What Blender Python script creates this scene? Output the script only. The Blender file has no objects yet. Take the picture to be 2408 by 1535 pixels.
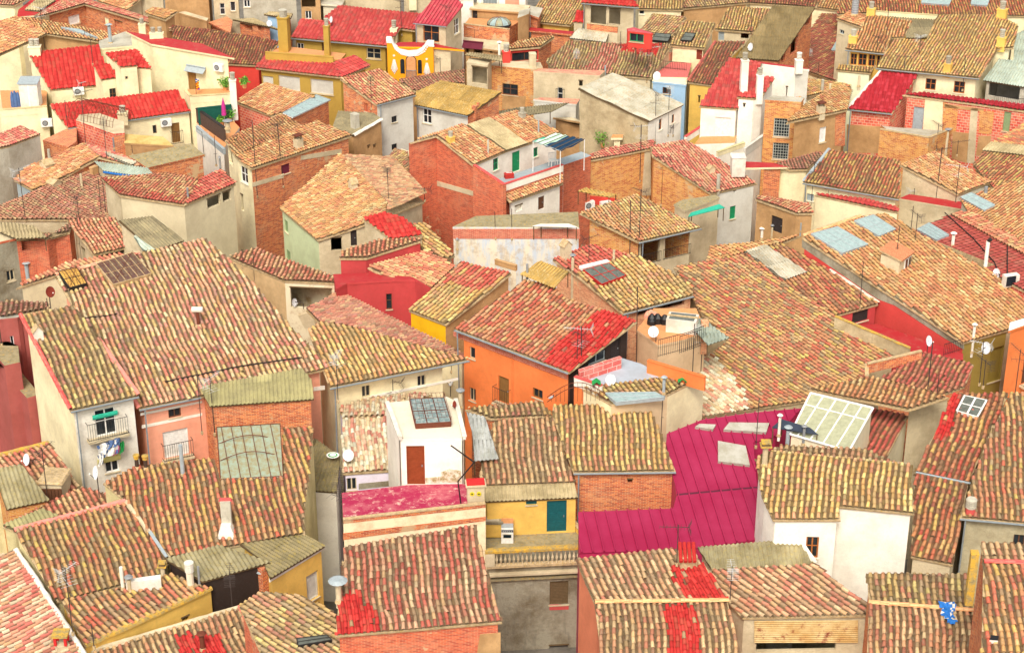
import math, random, os, sys
import numpy as np
try:
    import bpy
    from mathutils import Vector
    from mathutils.geometry import delaunay_2d_cdt
except Exception:
    bpy = None
R = math.radians
F = 4400.0; CX = 1203.5; CY = 767.5; CAMZ = 50.0; TH = R(26)
V = lambda *a: np.array(a, float)
CAM = V(0, 0, CAMZ)
FW = V(0, math.cos(TH), -math.sin(TH)); UP = V(0, math.sin(TH), math.cos(TH)); RT = V(1, 0, 0)
Z = V(0, 0, 1)

ORG = [0.0, 0.0]
CROPS = dict(T0=(0, 0), T1=(803.2, 0), T2=(1603.9, 0), M0=(0, 511.4), M1=(803.2, 511.4), M2=(1603.9, 511.4),
             L0=(0, 1022.9), L1=(803.2, 1022.9), L2=(1603.9, 1022.9))
def org(c): ORG[:] = CROPS[c]
def D(p): return (round(p[0] / 3.0 + ORG[0], 1), round(p[1] / 3.0 + ORG[1], 1))
def ray(q): return FW + RT * ((q[0] - CX) / F) - UP * ((q[1] - CY) / F)
def at_z(q, z):
    d = ray(q); return CAM + d * ((z - CAMZ) / d[2])
def hit(q, n, c):              # plane n.x = c ; returns t
    d = ray(q); k = d @ n
    return None if abs(k) < 1e-9 else (c - CAM @ n) / k
def px_per_m(P): return F / max(1, (P - CAM) @ FW)

SCALE = [1.0143,1.0218,0.9922,0.9966,0.9893,1.0109,1.0067,1.001,1.0195,1.0,1.0158,1.0,1.0,0.994,1.0,1.0514,1.0237,0.9832,1.0027,1.0149,1.0122,1.01,0.9923,0.9968,0.9892,1.0177,0.9689,0.9941,0.995,0.9879,0.995,0.9931,1.0,1.0,1.0376,1.0257,1.0288,1.0056,0.9907,1.0053,0.9924,1.0035,0.9715,1.0224,1.0053,0.9846,0.9693,1.0169,1.012,0.9916,0.9887,0.9964,0.994,0.9664,0.9991,0.9871,0.9949,1.0121,1.0,1.0038,0.9929,0.9914,1.0,1.002,1.0442,0.9802,0.9999,0.9923,0.9949,0.9984,1.0009,0.9991,1.0218,0.9958,1.0103,1.0035,1.0003,0.9789,0.9781,1.0184,0.9887,0.9928,0.988,1.0054,0.9946,1.0,1.0,1.0,1.0,1.0,1.0002,0.9998,1.0022,0.9978,1.0,1.0339,1.001,0.9968,0.9905,0.9787,0.9586,1.0149,0.9853,1.0,1.0013,0.989,0.9928,1.0,1.0,1.0139,0.9972,1.006,0.9832,1.0188,1.0,1.0102,1.0104,0.9897,1.0057,0.9843,1.0001,1.0,1.0053,0.9764,1.0,1.0,1.0,1.0,1.017,0.9833,1.0,1.0084,1.0009,1.0017,1.0119,1.0422,1.002,1.0033,0.9924,0.9964,1.044,1.0108,0.9975,0.9775,0.9922,1.0076,0.9999,1.0337,0.998,1.0148,1.0071,0.9803,1.0372,1.0,0.9841,0.9408,0.9889,0.9713,0.9794,1.0075,1.0216,1.0195,1.0372,1.0349,1.0498,0.9906,1.0224,1.0276,0.9602,0.9747,1.0302,1.015,0.9853,1.0,1.0,0.9734,1.0,1.0,1.001,1.0,1.024,1.0043,0.9955,0.9974,0.9911,0.992,0.9967,0.9879,1.0,1.0262,0.976,0.9805,1.0155,0.9962,0.9759,0.8867]
MASSES = []; HOUSES = []; EXTRAS = []
H = None
class Mass: pass

def house(label, wall='cream', cat='house', name='house', ov=.18, base=-4.0, short=None, group=None):
    global H
    H = dict(label=label, cat=cat, name=name, wall=wall, masses=[], feats=[], short=short, group=group)
    HOUSES.append(H); mass(wall, ov, base); return H
def mass(wall=None, ov=.18, base=-4.0):
    m = Mass(); m.planes = []; m.vd = {}; m.wall = wall or H['wall']; m.ov = ov; m.base = base; m.segm = []; m.house = H
    m.i = len(MASSES); m.s = SCALE[m.i] if m.i < len(SCALE) else 1.0; m.segs = None; m.nowall = []
    MASSES.append(m); H['masses'].append(m); return m

def extend(q, X=150):
    """carry roofs that leave the frame sideways on for another stretch along their own edges"""
    n = len(q); out = list(q); o = lambda x: x < -3 or x > 2410
    for k in range(n):
        x, y = q[k]
        if not o(x): continue
        nb = [q[j % n] for j in (k - 1, k + 1) if not o(q[j % n][0])]
        if len(nb) != 1: continue
        a, b = nb[0]; tx = -X if x < 0 else 2407 + X
        if abs(x - a) < 8: continue
        f = (tx - a) / (x - a); f = max(1, min(f, 3.5)); ny = b + (y - b) * f
        out[k] = (round(a + (x - a) * f, 1), round(ny, 1))
    return out
def roof(poly, e=(0, 1), z=7.0, p=18.0, st='tile', pal='mix', zz=None, **kw):
    m = H['masses'][-1]
    if m.segs is not None: m = mass(m.wall, m.ov, m.base)
    q = extend([D(v) for v in poly]); n = len(q); vd = m.vd
    zs = lambda z: CAMZ - m.s * (CAMZ - z)
    if zz:
        pts = [at_z(q[i], zs(h)) for i, h in zz]
        for (i, h), P in zip(zz, pts): vd.setdefault(q[i], P)
        pts = [vd[q[i]] for i, h in zz]
        N = np.cross(pts[1] - pts[0], pts[2] - pts[0])
    else:
        i, j = e
        for k in (i, j):
            if q[k] not in vd: vd[q[k]] = at_z(q[k], zs(z))
        a, b = vd[q[i]], vd[q[j]]
        if p == 0: N = Z.copy(); pts = [a]
        else:
            u = b - a; u /= np.linalg.norm(u); oth = [q[k] for k in range(n) if k not in (i, j)]
            c = (sum(o[0] for o in oth) / len(oth), sum(o[1] for o in oth) / len(oth))
            best = None
            hz = V(-u[1], u[0], 0); hz /= np.linalg.norm(hz)
            for sg in (1, -1):
                sl = hz * sg * math.cos(R(abs(p))) + Z * math.sin(R(abs(p)))
                Nn = np.cross(u, sl); Nn /= np.linalg.norm(Nn)
                if Nn[2] < 0: Nn = -Nn
                t = hit(c, Nn, Nn @ a)
                if t is None or t < 5: continue
                X = CAM + ray(c) * t
                dist = np.linalg.norm(X - (a + b) / 2)
                if (X[2] - (a[2] + b[2]) / 2) * p > 0 and (best is None or dist < best[1]): best = (Nn, dist)
            if best is None: print('ROOF FAIL', H['label'], poly, file=sys.stderr); best = (Z.copy(), 0)
            N = best[0]
        pts = [a]
    N = N / np.linalg.norm(N)
    if N[2] < 0: N = -N
    c = N @ pts[0]
    P3 = []
    for v in q:
        if v not in vd:
            t = hit(v, N, c)
            if t is None or t < 5 or t > 600: print('BAD T', t, H['label'], v, file=sys.stderr); t = 80
            vd[v] = CAM + ray(v) * t
        P3.append(vd[v])
    A = sum(P3[k][0] * P3[(k + 1) % n][1] - P3[(k + 1) % n][0] * P3[k][1] for k in range(n))
    order = list(range(n))
    if A < 0: q = q[::-1]; P3 = P3[::-1]; order = order[::-1]
    if 'dir' in kw: kw['dirD'] = [D(v) for v in kw['dir']]
    kw['zoneD'] = [([D(v) for v in zp], zn) for zp, zn in kw.get('zone', [])]
    pl = dict(q=q, P=P3, n=N, c=c, st=st, pal=pal, kw=kw, order=order); m.planes.append(pl); return pl

def flat(poly, z=7.0, st='flat', pal='concrete', **kw): return roof(poly, (0, 1), z, 0, st, pal, **kw)

def plane_z(pl, x, y): return (pl['c'] - pl['n'][0] * x - pl['n'][1] * y) / pl['n'][2]

def segs(m):
    if m.segs is not None: return m.segs
    if m.base is None: m.segs = []; return m.segs
    E = {}
    for pl in m.planes:
        n = len(pl['q'])
        for k in range(n): E[(pl['q'][k], pl['q'][(k + 1) % n])] = pl
    bd = {a: (b, pl) for (a, b), pl in E.items() if (b, a) not in E}
    out = []; used = set()
    for st in list(bd):
        if st in used: continue
        loop = []; cur = st
        while cur in bd and cur not in used:
            used.add(cur); loop.append((cur, bd[cur][1])); cur = bd[cur][0]
        L = len(loop)
        if L < 2: continue
        pts = [m.vd[v] for v, _ in loop]
        lines = []
        for k in range(L):
            a = pts[k]; b = m.vd[bd[loop[k][0]][0]]; d = (b - a)[:2]; l = np.linalg.norm(d) or 1e-6; d = d / l
            nn = np.array([-d[1], d[0]]); lines.append((a[:2] + nn * m.ov, d))
        corners = []
        for k in range(L):
            (p1, d1), (p2, d2) = lines[k - 1], lines[k]
            den = d1[0] * d2[1] - d1[1] * d2[0]; base = p2
            if abs(den) > .15:
                w = p2 - p1; t = (w[0] * d2[1] - w[1] * d2[0]) / den; base = p1 + d1 * t
            corners.append(base)
        for k in range(L):
            pl = loop[k][1]; A = corners[k]; B = corners[(k + 1) % L]
            if np.linalg.norm(B - A) < .05: continue
            out.append(dict(A=A, B=B, za=plane_z(pl, *A) - (.14 if pl['st'] in ('tile', 'redtile') else .06), zb=plane_z(pl, *B) - (.14 if pl['st'] in ('tile', 'redtile') else .06), base=m.base, mat=m.wall, holes=[], m=m, e=(loop[k][0], bd[loop[k][0]][0])))
    m.segs = out; return out

def seg_hit(s, q):
    A, B = s['A'], s['B']; d = B - A; L = np.linalg.norm(d); d = d / L; n = V(d[1], -d[0], 0)   # outward for CCW
    r = ray(q)
    if r @ n > -1e-6: return None
    t = hit(q, n, n[:2] @ A)
    if t is None or t < 0: return None
    X = CAM + r * t; u = (X[:2] - A) @ d
    return t, u, X, L, n, d

def find_seg(q, house=None):
    best = None
    for m in (house or H)['masses']:
        for s in segs(m):
            h = seg_hit(s, q)
            if not h: continue
            t, u, X, L, n, d = h
            zt = s['za'] + (s['zb'] - s['za']) * min(1, max(0, u / L))
            if -.25 < u < L + .25 and s['base'] - .5 < X[2] < zt + .25 and (best is None or t < best[0]): best = (t, s, h)
    return best

def find_roof(q, house=None):
    best = None
    for m in (house or H)['masses']:
        for pl in m.planes:
            t = hit(q, pl['n'], pl['c'])
            if t is None or t < 0: continue
            x, y = q; ins = False; Q = pl['q']; n = len(Q)
            for k in range(n):
                (x1, y1), (x2, y2) = Q[k], Q[(k + 1) % n]
                if (y1 > y) != (y2 > y) and x < (x2 - x1) * (y - y1) / (y2 - y1) + x1: ins = not ins
            if ins and (best is None or t < best[0]): best = (t, pl)
    if best is None:
        bd = 1e9
        for m in (house or H)['masses']:
            for pl in m.planes:
                for Q in pl['q']:
                    dd = (Q[0] - q[0]) ** 2 + (Q[1] - q[1]) ** 2
                    if dd < bd:
                        t = hit(q, pl['n'], pl['c'])
                        if t and t > 0: bd = dd; best = (t, pl)
    return best

def face(x, y, mat):
    f = find_seg(D((x, y)))
    if f: f[1]['mat'] = mat
    else: print('NOFACE', H['label'], x, y, file=sys.stderr)
def win(x, y, w, h, kind='w', col='brown', **kw):
    """centre and size in crop pixels"""
    if bpy is None: return
    q = D((x, y)); f = find_seg(q)
    if not f: print('NOWIN', H['label'], x, y, file=sys.stderr); return
    t, s, (t, u, X, L, n, d) = f
    l = seg_hit(s, (q[0] - w / 6, q[1])); r = seg_hit(s, (q[0] + w / 6, q[1])); tp = seg_hit(s, (q[0], q[1] - h / 6)); bt = seg_hit(s, (q[0], q[1] + h / 6))
    u0, u1 = sorted((l[1], r[1])); z1 = tp[2][2]; z0 = bt[2][2]
    zt = min(s['za'], s['zb'], key=lambda k: k)
    u0 = max(u0, .04); u1 = min(u1, L - .04)
    zl = lambda uu: s['za'] + (s['zb'] - s['za']) * uu / L
    z1 = min(z1, zl(u0) - .03, zl(u1) - .03)
    if u1 - u0 < .1 or z1 - z0 < .1: print('TINYWIN', H['label'], x, y, file=sys.stderr); return
    for hh in s['holes']:
        if u0 < hh[1] and u1 > hh[0] and z0 < hh[3] and z1 > hh[2]: print('OVERLAPWIN', H['label'], x, y, file=sys.stderr); return
    s['holes'].append((u0, u1, z0, z1))
    H['feats'].append(('win', s, u0, u1, z0, z1, kind, col, kw))
def door(x, y, w, h, col='door', **kw): win(x, y, w, h, 'd', col, **kw)
def feat(*a): H['feats'].append(a)
def rp(x, y, house=None):
    """crop pixel on the current house's roof -> point, plane"""
    q = D((x, y)); b = find_roof(q, house)
    return CAM + ray(q) * b[0], b[1]
def wp(x, y):
    q = D((x, y)); f = find_seg(q)
    if not f: return None
    return f[2][2], f[2][4], f[2][5], f[1]
# ---------------- spec-time feature collectors ----------------
TOPS = []
def anchor(x, y):
    q = D((x, y)); b = find_roof(q); f = find_seg(q)
    ins = False
    if b:
        Q = b[1]['q']; n = len(Q)
        for k in range(n):
            (x1, y1), (x2, y2) = Q[k], Q[(k + 1) % n]
            if (y1 > q[1]) != (y2 > q[1]) and q[0] < (x2 - x1) * (q[1] - y1) / (y2 - y1) + x1: ins = not ins
    if f and (not ins or f[0] < b[0]): return f[2][2], 'w', f
    if ins: return CAM + ray(q) * b[0], 'r', b[1]
    # nearest roof vertex distance
    m = H['masses'][-1]; bd = None
    for mm in H['masses']:
        for v, P in mm.vd.items():
            dd = (v[0] - q[0]) ** 2 + (v[1] - q[1]) ** 2
            if bd is None or dd < bd[0]: bd = (dd, P)
    dist = (bd[1] - CAM) @ FW
    return CAM + ray(q) * dist, 'a', None
def lift(P, x, y):
    """point straight above/below P that shows at crop pixel row y (keeps P's plan distance)"""
    r = ray(D((x, y))); t = (P[1] - CAM[1]) / r[1]; X = CAM + r * t
    return V(P[0], P[1], X[2])
def sky(poly, kind):
    c = (sum(v[0] for v in poly) / len(poly), sum(v[1] for v in poly) / len(poly))
    b = find_roof(D(c)); pl = b[1]
    pts = [CAM + ray(D(v)) * hit(D(v), pl['n'], pl['c'] + .10) for v in poly]
    feat('sky', pts, pl['n'], kind)
def sky2(pts): feat('mesh_arch', rp(*pts[0])[0], rp(*pts[1])[0])
def parap(a, b, h, mat, t=.14):
    m = H['masses'][-1]; pl = m.planes[0]
    qa, qb = D(a), D(b); ta = hit(qa, pl['n'], pl['c'] + h * pl['n'][2]); tb = hit(qb, pl['n'], pl['c'] + h * pl['n'][2])
    A = CAM + ray(qa) * ta; B = CAM + ray(qb) * tb
    if A[0] > B[0]: A, B = B, A
    cy = sum(v[1] for v in pl['q']) / len(pl['q']); front = (qa[1] + qb[1]) / 2 > cy
    segs(m)
    if front:
        m.segs.append(dict(A=A[:2].copy(), B=B[:2].copy(), za=A[2] - h, zb=B[2] - h, base=-4.0 if m.base is None else m.base, mat=m.wall, holes=[], m=m, e=None, ex=1))
    feat('parap', A, B, h + (0 if front else .05), mat, t)
def chim(x, y, w, d, h, kind='ring'): P, k, o = anchor(x, y); feat('chim', P, w * .85, d * .85, h, kind)
def chimw(x, y, w, d, h, col): P, k, o = anchor(x, y); feat('chim', P, w, d, h, 'plain:' + col)
def chimg(x, y): P, k, o = anchor(x, y); feat('chim', P, .32, .32, .55, 'green')
def chimred(x, y): P, k, o = anchor(x, y); feat('chim', P, .75, .6, .9, 'redtiles')
def chimeyes(x, y): P, k, o = anchor(x, y); feat('chim', P, .8, .5, .9, 'eyes')
def pot(x, y): P, k, o = anchor(x, y); feat('chim', P, .55, .5, .9, 'pot')
def chim2(kind, x, y): P, k, o = anchor(x, y); feat('special', kind, P)
def pipe(x, y, h, r, col='metal', cap=None): P, k, o = anchor(x, y); feat('pipe', P, h, r * .8, col, cap)
def duct(x, y, yt): P, k, o = anchor(x, y); feat('pipe', P, 2.2, .26, 'ribbed', None)
def discvent(x, y): P, k, o = anchor(x, y); feat('pipe', P, .9, .12, 'stone', 'bigdisc')
def ant(x, y, yt, label, kind='yagi', sz=1.0):
    P, k, o = anchor(x, y); T = lift(P, x, yt); h = max(.5, T[2] - P[2])
    TOPS.append(('ant', H, P, h, label, kind, sz))
def dish(x, y, r, h, label): P, k, o = anchor(x, y); TOPS.append(('dish', H, P, P + V(0, -.15, h), r * .55, label))
def dish2(cx, cy, r, b, label): P, k, o = anchor(*b); TOPS.append(('dish', H, P, lift(P, cx, cy) + V((D((cx, cy))[0] - D(b)[0]) / px_per_m(P), 0, 0), r * .55, label))
def acu(x, y):
    f = wp(x, y)
    if f: feat('acu', f[0], f[1])
def acu2(x, y): P, k, o = anchor(x, y); TOPS.append(('acbox', H, P))
def awn(x, y, w, h, mat, drop=.25):
    f = wp(x, y)
    if f: s = px_per_m(f[0]) * 3; feat('awn', f[0], f[1], w / s, h / s, mat)
def awn3(x, y, w, h, mat):
    f = wp(x, y)
    if f: s = px_per_m(f[0]) * 3; feat('blind', f[0], f[1], w / s, h / s, mat)
def awn2(poly, mat): sheet('awning', 'green fabric awning over the open shed beside the orange brick gable', 'awning', poly, mat)
def sheet(name, label, cat, poly, mat):
    c = (sum(v[0] for v in poly) / len(poly), sum(v[1] for v in poly) / len(poly))
    # sheet lies a little above the nearest surface of this house, fitted through it
    b = find_roof(D(c)); pl = b[1]; z = .3
    n = pl['n']; 
    pts = [CAM + ray(D(v)) * hit(D(v), n, pl['c'] + z) for v in poly]
    TOPS.append(('sheet', H, pts, n, label, name, cat, mat))
def plant(x, y, s, label): P, k, o = anchor(x, y); TOPS.append(('plant', H, P, s, label))
def box(name, label, cat, x, y, w, d, h, mat): P, k, o = anchor(x, y); TOPS.append(('box', H, P, w, d, h, mat, name, label, cat))
def boxw(x, y, w, d, h, mat): P, k, o = anchor(x, y); feat('chim', P, w, d, h, 'plain:' + mat)
def boxw2(x, y, mat): P, k, o = anchor(x, y); feat('lowbox', P)
def rail(pts, h):
    m = H['masses'][-1]; pl = m.planes[0]
    P = [CAM + ray(D(p)) * hit(D(p), pl['n'], pl['c']) for p in pts]; feat('rail', P, h)
def flagp(x, y, yt, label): P, k, o = anchor(x, y); TOPS.append(('flag', H, P, max(1.2, lift(P, x, yt)[2] - P[2]), label))
def dome(x, y, r): P, k, o = anchor(x, y); feat('dome', P, r)
def patchw(poly, mat):
    c = (sum(v[0] for v in poly) / len(poly), sum(v[1] for v in poly) / len(poly)); f = find_seg(D(c))
    if not f: print('NOPATCH', H['label'], c, file=sys.stderr); return
    t, s, (t, u, X, L, n, d) = f; uv = []
    for v in poly:
        r = seg_hit(s, D(v))
        if r is None: return
        uv.append((r[1], r[2][2]))
    feat('patch', s, uv, mat)
def chapel(): feat('chapel', [D(p) for p in ((318, 510), (318, 275), (350, 278), (372, 325), (410, 357), (470, 372), (530, 365), (575, 340), (600, 300), (645, 303), (640, 515))], D((400, 545)))
def tawn():
    q = [(1350, 1000), (1510, 942), (1712, 990), (1542, 1072)]
    fl = H['masses'][0].planes[0]
    b = H['masses'][-1]
    z = H['masses'][1].planes[0]['c'] / H['masses'][1].planes[0]['n'][2] + 2.1
    TOPS.append(('tawn', H, [at_z(D(v), z) for v in q], z - 2.1))
def chair(x, y): P, k, o = anchor(x, y); TOPS.append(('chair', H, P))
def para_closed(x, y): P, k, o = anchor(x, y); TOPS.append(('parasol', H, P))
def stepedge(a, b): feat('edge', rp(*a)[0] + V(0, 0, .1), rp(*b)[0] + V(0, 0, .1), 'seamd')
def blueedge(a, b): feat('edge', rp(*a)[0], rp(*b)[0], 'bluep')
def laundry(): 
    f = wp(770, 1590)
    if f: TOPS.append(('laundry', H, f[0], f[1], f[2]))
def cable(pts): feat('cable', [rp(*p)[0] + V(0, 0, .12) for p in pts])
def arch(a, b): A = anchor(*a)[0]; B = anchor(*b)[0]; feat('arch', A, B, .9)
def archbars(a, b):
    A, B = rp(*a)[0], rp(*b)[0]; feat('arch', A, B, .45)
def bird(x, y): P, k, o = anchor(x, y); TOPS.append(('bird', H, P))
def balus(a, b):
    m = H['masses'][-1]; pl = m.planes[0]; h = .95
    A = CAM + ray(D(a)) * hit(D(a), pl['n'], pl['c'] + h); B = CAM + ray(D(b)) * hit(D(b), pl['n'], pl['c'] + h)
    segs(m); m.segs.append(dict(A=A[:2].copy(), B=B[:2].copy(), za=A[2] - h, zb=B[2] - h, base=-4.0 if m.base is None else m.base, mat=m.wall, holes=[], m=m, e=None, ex=1))
    feat('balus', A, B, h)
def stove(x, y): P, k, o = anchor(x, y); TOPS.append(('stove', H, P))
def sink(x, y): P, k, o = anchor(x, y + 60); TOPS.append(('sink', H, P))
def dark_pipe(pts): 
    P0 = anchor(*pts[-1])[0]; out = []
    for p in pts: r = ray(D(p)); out.append(CAM + r * ((P0[1] - CAM[1]) / r[1]))
    feat('cable', out[::-1])
def signoval(x, y): P, k, o = anchor(x, y); TOPS.append(('oval', H, P))
def rustsheet():
    f = [wp(x, y) for x, y in ((505, 1300), (1235, 1295), (1235, 1450), (505, 1450))]
    if all(f): feat('rust', [a[0] for a in f], f[0][1])
def tarp(x, y): P, k, o = anchor(x, y); TOPS.append(('tarp', H, P))

# ---------------- top row, far to near ----------------
org('T2')
house('long far tiled house at the top right with two glass roof lights in its slope', 'cream')
roof([(1340,100),(2460,112),(2460,-80),(1330,-80)], (0,1), 7.5, 17, pal='darkmix')
sky([(1690,-14),(1900,-2),(1880,42),(1684,28)],'glass'); sky([(2040,-4),(2165,2),(2150,46),(2034,38)],'glass')
house('far house at the top edge with dark red mottled tiles behind the brown barn', 'cream')
roof([(470,20),(945,52),(985,-80),(400,-80)], (0,1), 7.5, 17, pal='dark')
roof([(945,52),(1120,75),(1150,-80),(985,-80)], (0,1), 7.5, 17, pal='tan')
house('far house at the top edge with dull tiles behind the short tiled shed', 'adobe')
roof([(0,62),(470,20),(400,-80),(-60,-80)], (0,1), 6.6, 17, pal='old')
house('far tiled house with dark maroon tiles beside the ribbed metal duct', 'cream')
roof([(1090,100),(1350,92),(1350,-60),(1110,-60)], (0,1), 7.3, 17, pal='darkmix')
house('dark corrugated shed roof behind the yellow gabled house, top right', 'yellow')
roof([(1590,270),(1725,268),(1795,116),(1350,88),(1420,240)], (0,1), 5.5, 17, 'corr','fibredark')
parap((1340,82),(1800,112),.35,'cream')
org('T1')
house('beige wall behind three red cased air conditioners at the top edge','stone')
flat([(-200,-60),(430,-60),(430,-110),(-200,-110)],9.5)
house('plain white far wall left of the blue shuttered house','white')
flat([(815,-20),(945,-20),(945,-60),(815,-60)],8.8)
org('T0')
house('grey rendered far wall beside the beige brick block at the top edge','stone')
flat([(870,-60),(1160,-60),(1160,-110),(870,-110)],8.5)
org('T1')
house('white far house cut by the top edge, blue shutters on its balcony window', 'white')
flat([(935,-60),(1310,-60),(1330,-130),(960,-130)], 9.5)
win(1047,20,95,64,'s','blue',rail=1); win(1202,30,100,80,'s','pinkp')
house('small far beige wing with a ringed chimney at the top edge', 'stone')
flat([(420,-30),(640,-50),(700,-120),(440,-110)], 9)
chim(500,30,.7,.7,1.2,'ring')
house('far tiled house with a yellow wall right of the blue shuttered white house', 'yellow', ov=.3)
roof([(1400,158),(1620,182),(1760,-70),(1440,-70),(1340,90)], (0,1), 7.0, 18, pal='ochre')
face(1500,190,'yellow')
ant(1475,120,-40,'thin tv antenna on the tiled roof with the yellow wall at the top')
house('far tan tiled house right behind the bright red roofed open shelter','cream')
roof([(2080,62),(2410,70),(2410,-60),(2060,-60)], (0,1), 7.2, 16, pal='ochre')
win(2115,90,40,30,'w','white')
house('bright red roofed open shelter on grey walls near the top centre', 'stone', ov=.25)
roof([(1690,20),(2095,52),(2010,-70),(1740,-70)], (0,1), 8.5, 14, 'redtile','red', gut=1)
win(1810,115,110,130,'o'); win(1925,120,80,110,'o')
parap((1730,168),(1945,195),.45,'brick')
mass('stone', .05)
roof([(1632,158),(1702,162),(1712,82),(1662,75)], (0,1), 6.6, 24, 'redtile','red')
house('small tiled house with ragged mossy tiles behind the green framed dormer','stone')
roof([(2100,212),(2330,262),(2430,120),(2200,100)], (0,1), 6.5, 18, pal='old')
sky([(2185,290),(2300,300),(2325,250),(2215,240)],'glassdark')
org('T0')
house('pale wall house at the left edge above the cream house terrace','whiteold')
flat([(-300,430),(150,430),(150,400),(-300,400)],5.2,'flat','stone')
house('dark maroon flat roofed building in the top left corner', 'maroon')
flat([(-30,40),(150,66),(60,145),(-30,165)], 7, pal='maroon')
house('low pinkish tiled house at the top left edge above the maroon roof','cream')
roof([(-30,35),(100,40),(190,-10),(-30,-20)], (0,1), 7, 15, pal='pink')
house('tan tiled house at the top edge with a grey side wall', 'stone')
roof([(700,15),(895,70),(1010,-25),(900,-60),(640,-60)], (0,1), 7.6, 16, pal='tan')
face(950,40,'stone')
house('old beige brick block at the top edge with two white framed windows', 'adobe')
flat([(1140,-60),(1480,-70),(1500,-140),(1150,-130)], 9.5)
mass('stone')
flat([(1480,-90),(1690,-90),(1690,-140),(1500,-140)], 9.5)
win(1568,66,36,80,'w','white'); win(1642,48,36,66,'w','white')
mass('concrete')
flat([(1690,-90),(2100,-90),(2090,-150),(1690,-150)], 9.5)
win(1735,28,60,54,'w','white')
mass('adobe')
flat([(2100,-90),(2270,-90),(2270,-150),(2100,-150)], 9.5)
win(2175,108,44,56,'w','white'); win(2175,20,100,70,'o')
house('grey walled house with pale side at the top edge left of the red metal roof','greyl')
flat([(2262,30),(2412,40),(2440,-20),(2262,-20)],8.2)
house('red metal roofed shed with a corrugated sheet laid on it, top left', 'cream')
roof([(120,122),(240,112),(500,-30),(280,-50),(130,72)], (0,1), 6.6, 12, 'flat','redmetal')
sky([(175,72),(275,82),(392,6),(268,-12)],'corr')
house('long pink tiled house with an open roof truss and ruined brick gable, top left','brick', ov=.3)
roof([(255,122),(595,28),(620,0),(480,-30)], (0,1), 8, 8, pal='pink')
roof([(595,28),(1200,208),(1232,186),(900,80),(620,0)], (0,1), 8.0, 8, pal='pink')
win(523,142,80,66,'s','white'); win(836,178,56,50,'o'); win(752,152,30,50,'s','cream')
house('small adobe hut with patchy tiles below the beige block, top left','adobe')
roof([(1020,92),(1165,140),(1250,78),(1080,52)], (0,1), 6.8, 14, pal='tan')
mass('adobe',.05)
flat([(1258,90),(1460,150),(1470,130),(1300,80)],6.9,'flat','stone')
house('brick lean-to with two white framed doors and a blue wall, below the far grey block','brick')
roof([(1860,104),(2050,130),(2065,98),(1900,84)],(0,1),6.9,8,'corr','fibre')
face(1950,150,'blue'); win(1970,160,40,60,'d','white')
mass('brick')
flat([(1470,160),(1625,235),(1640,150),(1600,118)],6.0,'flat','brickf')
mass('brick')
roof([(1640,140),(1890,190),(1980,215),(1790,130)],(0,1),6.2,6,'corr','fibre')
win(1645,190,40,80,'o'); win(1740,196,80,34,'o'); win(1840,206,40,30,'o')
dish(1900,190,.42,.3,'white satellite dish on the blue wall of the far brick lean-to')
house('wide low house with dark mottled tiles behind the cream house with red roofs', 'redp')
roof([(1420,440),(1830,462),(1975,292),(1460,205),(1215,180),(1220,300)], (0,1), 5.8, 16, pal='dark')
face(1720,520,'redp')
house('old adobe house with sagging tan roof and broken lath wall at the left edge', 'adobe', ov=.35)
roof([(-40,402),(328,238),(250,165),(105,118),(-40,160)], (0,1), 7.0, 14, pal='tan')
roof([(328,238),(690,292),(880,245),(250,130),(105,118)], (0,4), 7.8, -6, pal='tan')
win(160,370,40,50,'o')
face(60,500,'stone')
sky([(430,200),(640,262),(690,275),(560,215)],'glass')
ant(318,355,50,'tall thin tv antenna in front of the sagging adobe house at the left edge')
# cream house with red roofs
house('large cream house with several bright red tiled roofs, upper left', 'cream', ov=.12)
mass('cream',.05)
flat([(690,345),(965,322),(958,270),(880,225),(700,290)],9.2)
pipe(780,305,1.3,.16,'greyb',cap='disc')
mass('cream',.12)
roof([(1065,312),(1652,412),(1425,310),(885,222)], (0,1), 9.6, 5, 'flat','redmetal')
win(1357,590,58,165,'d','wood')
acu(1553,472); awn(1387,485,165,30,'greyb')
chim(1003,205,.6,.5,.7,'ring'); chim(1082,270,.6,.5,.7,'ring'); chim(1130,268,.6,.5,.7,'ring')
mass('cream',.08)
roof([(355,634),(790,594),(692,317),(197,371)], (0,1), 7.4, 24, 'redtile','red')
acu(553,637); ant(578,640,575,'stubby tv antenna over the air conditioner of the cream house',sz=.5)
chim(248,378,1.0,.8,1.0,'ring2')
mass('cream',.05)
roof([(845,472),(1068,484),(965,348),(740,374)], (0,1), 8.4, 24, 'redtile','red')
mass('cream',.1)
flat([(1335,672),(1640,660),(1600,625),(1320,632)],5.6,'flat','terracotta')
parap((1300,640),(1340,684),.5,'cream'); parap((1340,684),(1640,664),.5,'cream')
plant(1590,640,.5,'leafy potted shrub on the cream balcony wall'); plant(1725,622,.35,'small green shrub behind the cream chimney stack')
mass('cream',.05)
roof([(718,564),(845,545),(765,450),(655,455)], (0,1), 7.6, 24, 'redtile','red')
mass('cream',.05)
roof([(848,474),(970,464),(935,400),(795,408)], (0,1), 8.2, 20, 'redtile','red')
win(893,552,22,24,'w','stone'); win(797,670,46,90,'w','brown')
mass('cream',.06)
roof([(478,902),(1340,784),(1250,632),(985,665),(350,737)], (0,1), 5.6, 24, 'redtile','red', gut=1)
acu(1165,858); win(1091,914,28,60,'w','brown'); win(1240,938,60,140,'d','wood2',rail=1)
chim(868,835,.8,.7,.8,'ring')
mass('cream',.05)
flat([(20,785),(328,755),(330,640),(0,640)],4.4,'flat','terracotta')
parap((0,780),(330,754),.5,'cream')
box('garden_shed','white metal garden shed on the cream house side terrace','shed',225,745,1.3,1.0,2.0,'white')
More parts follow.
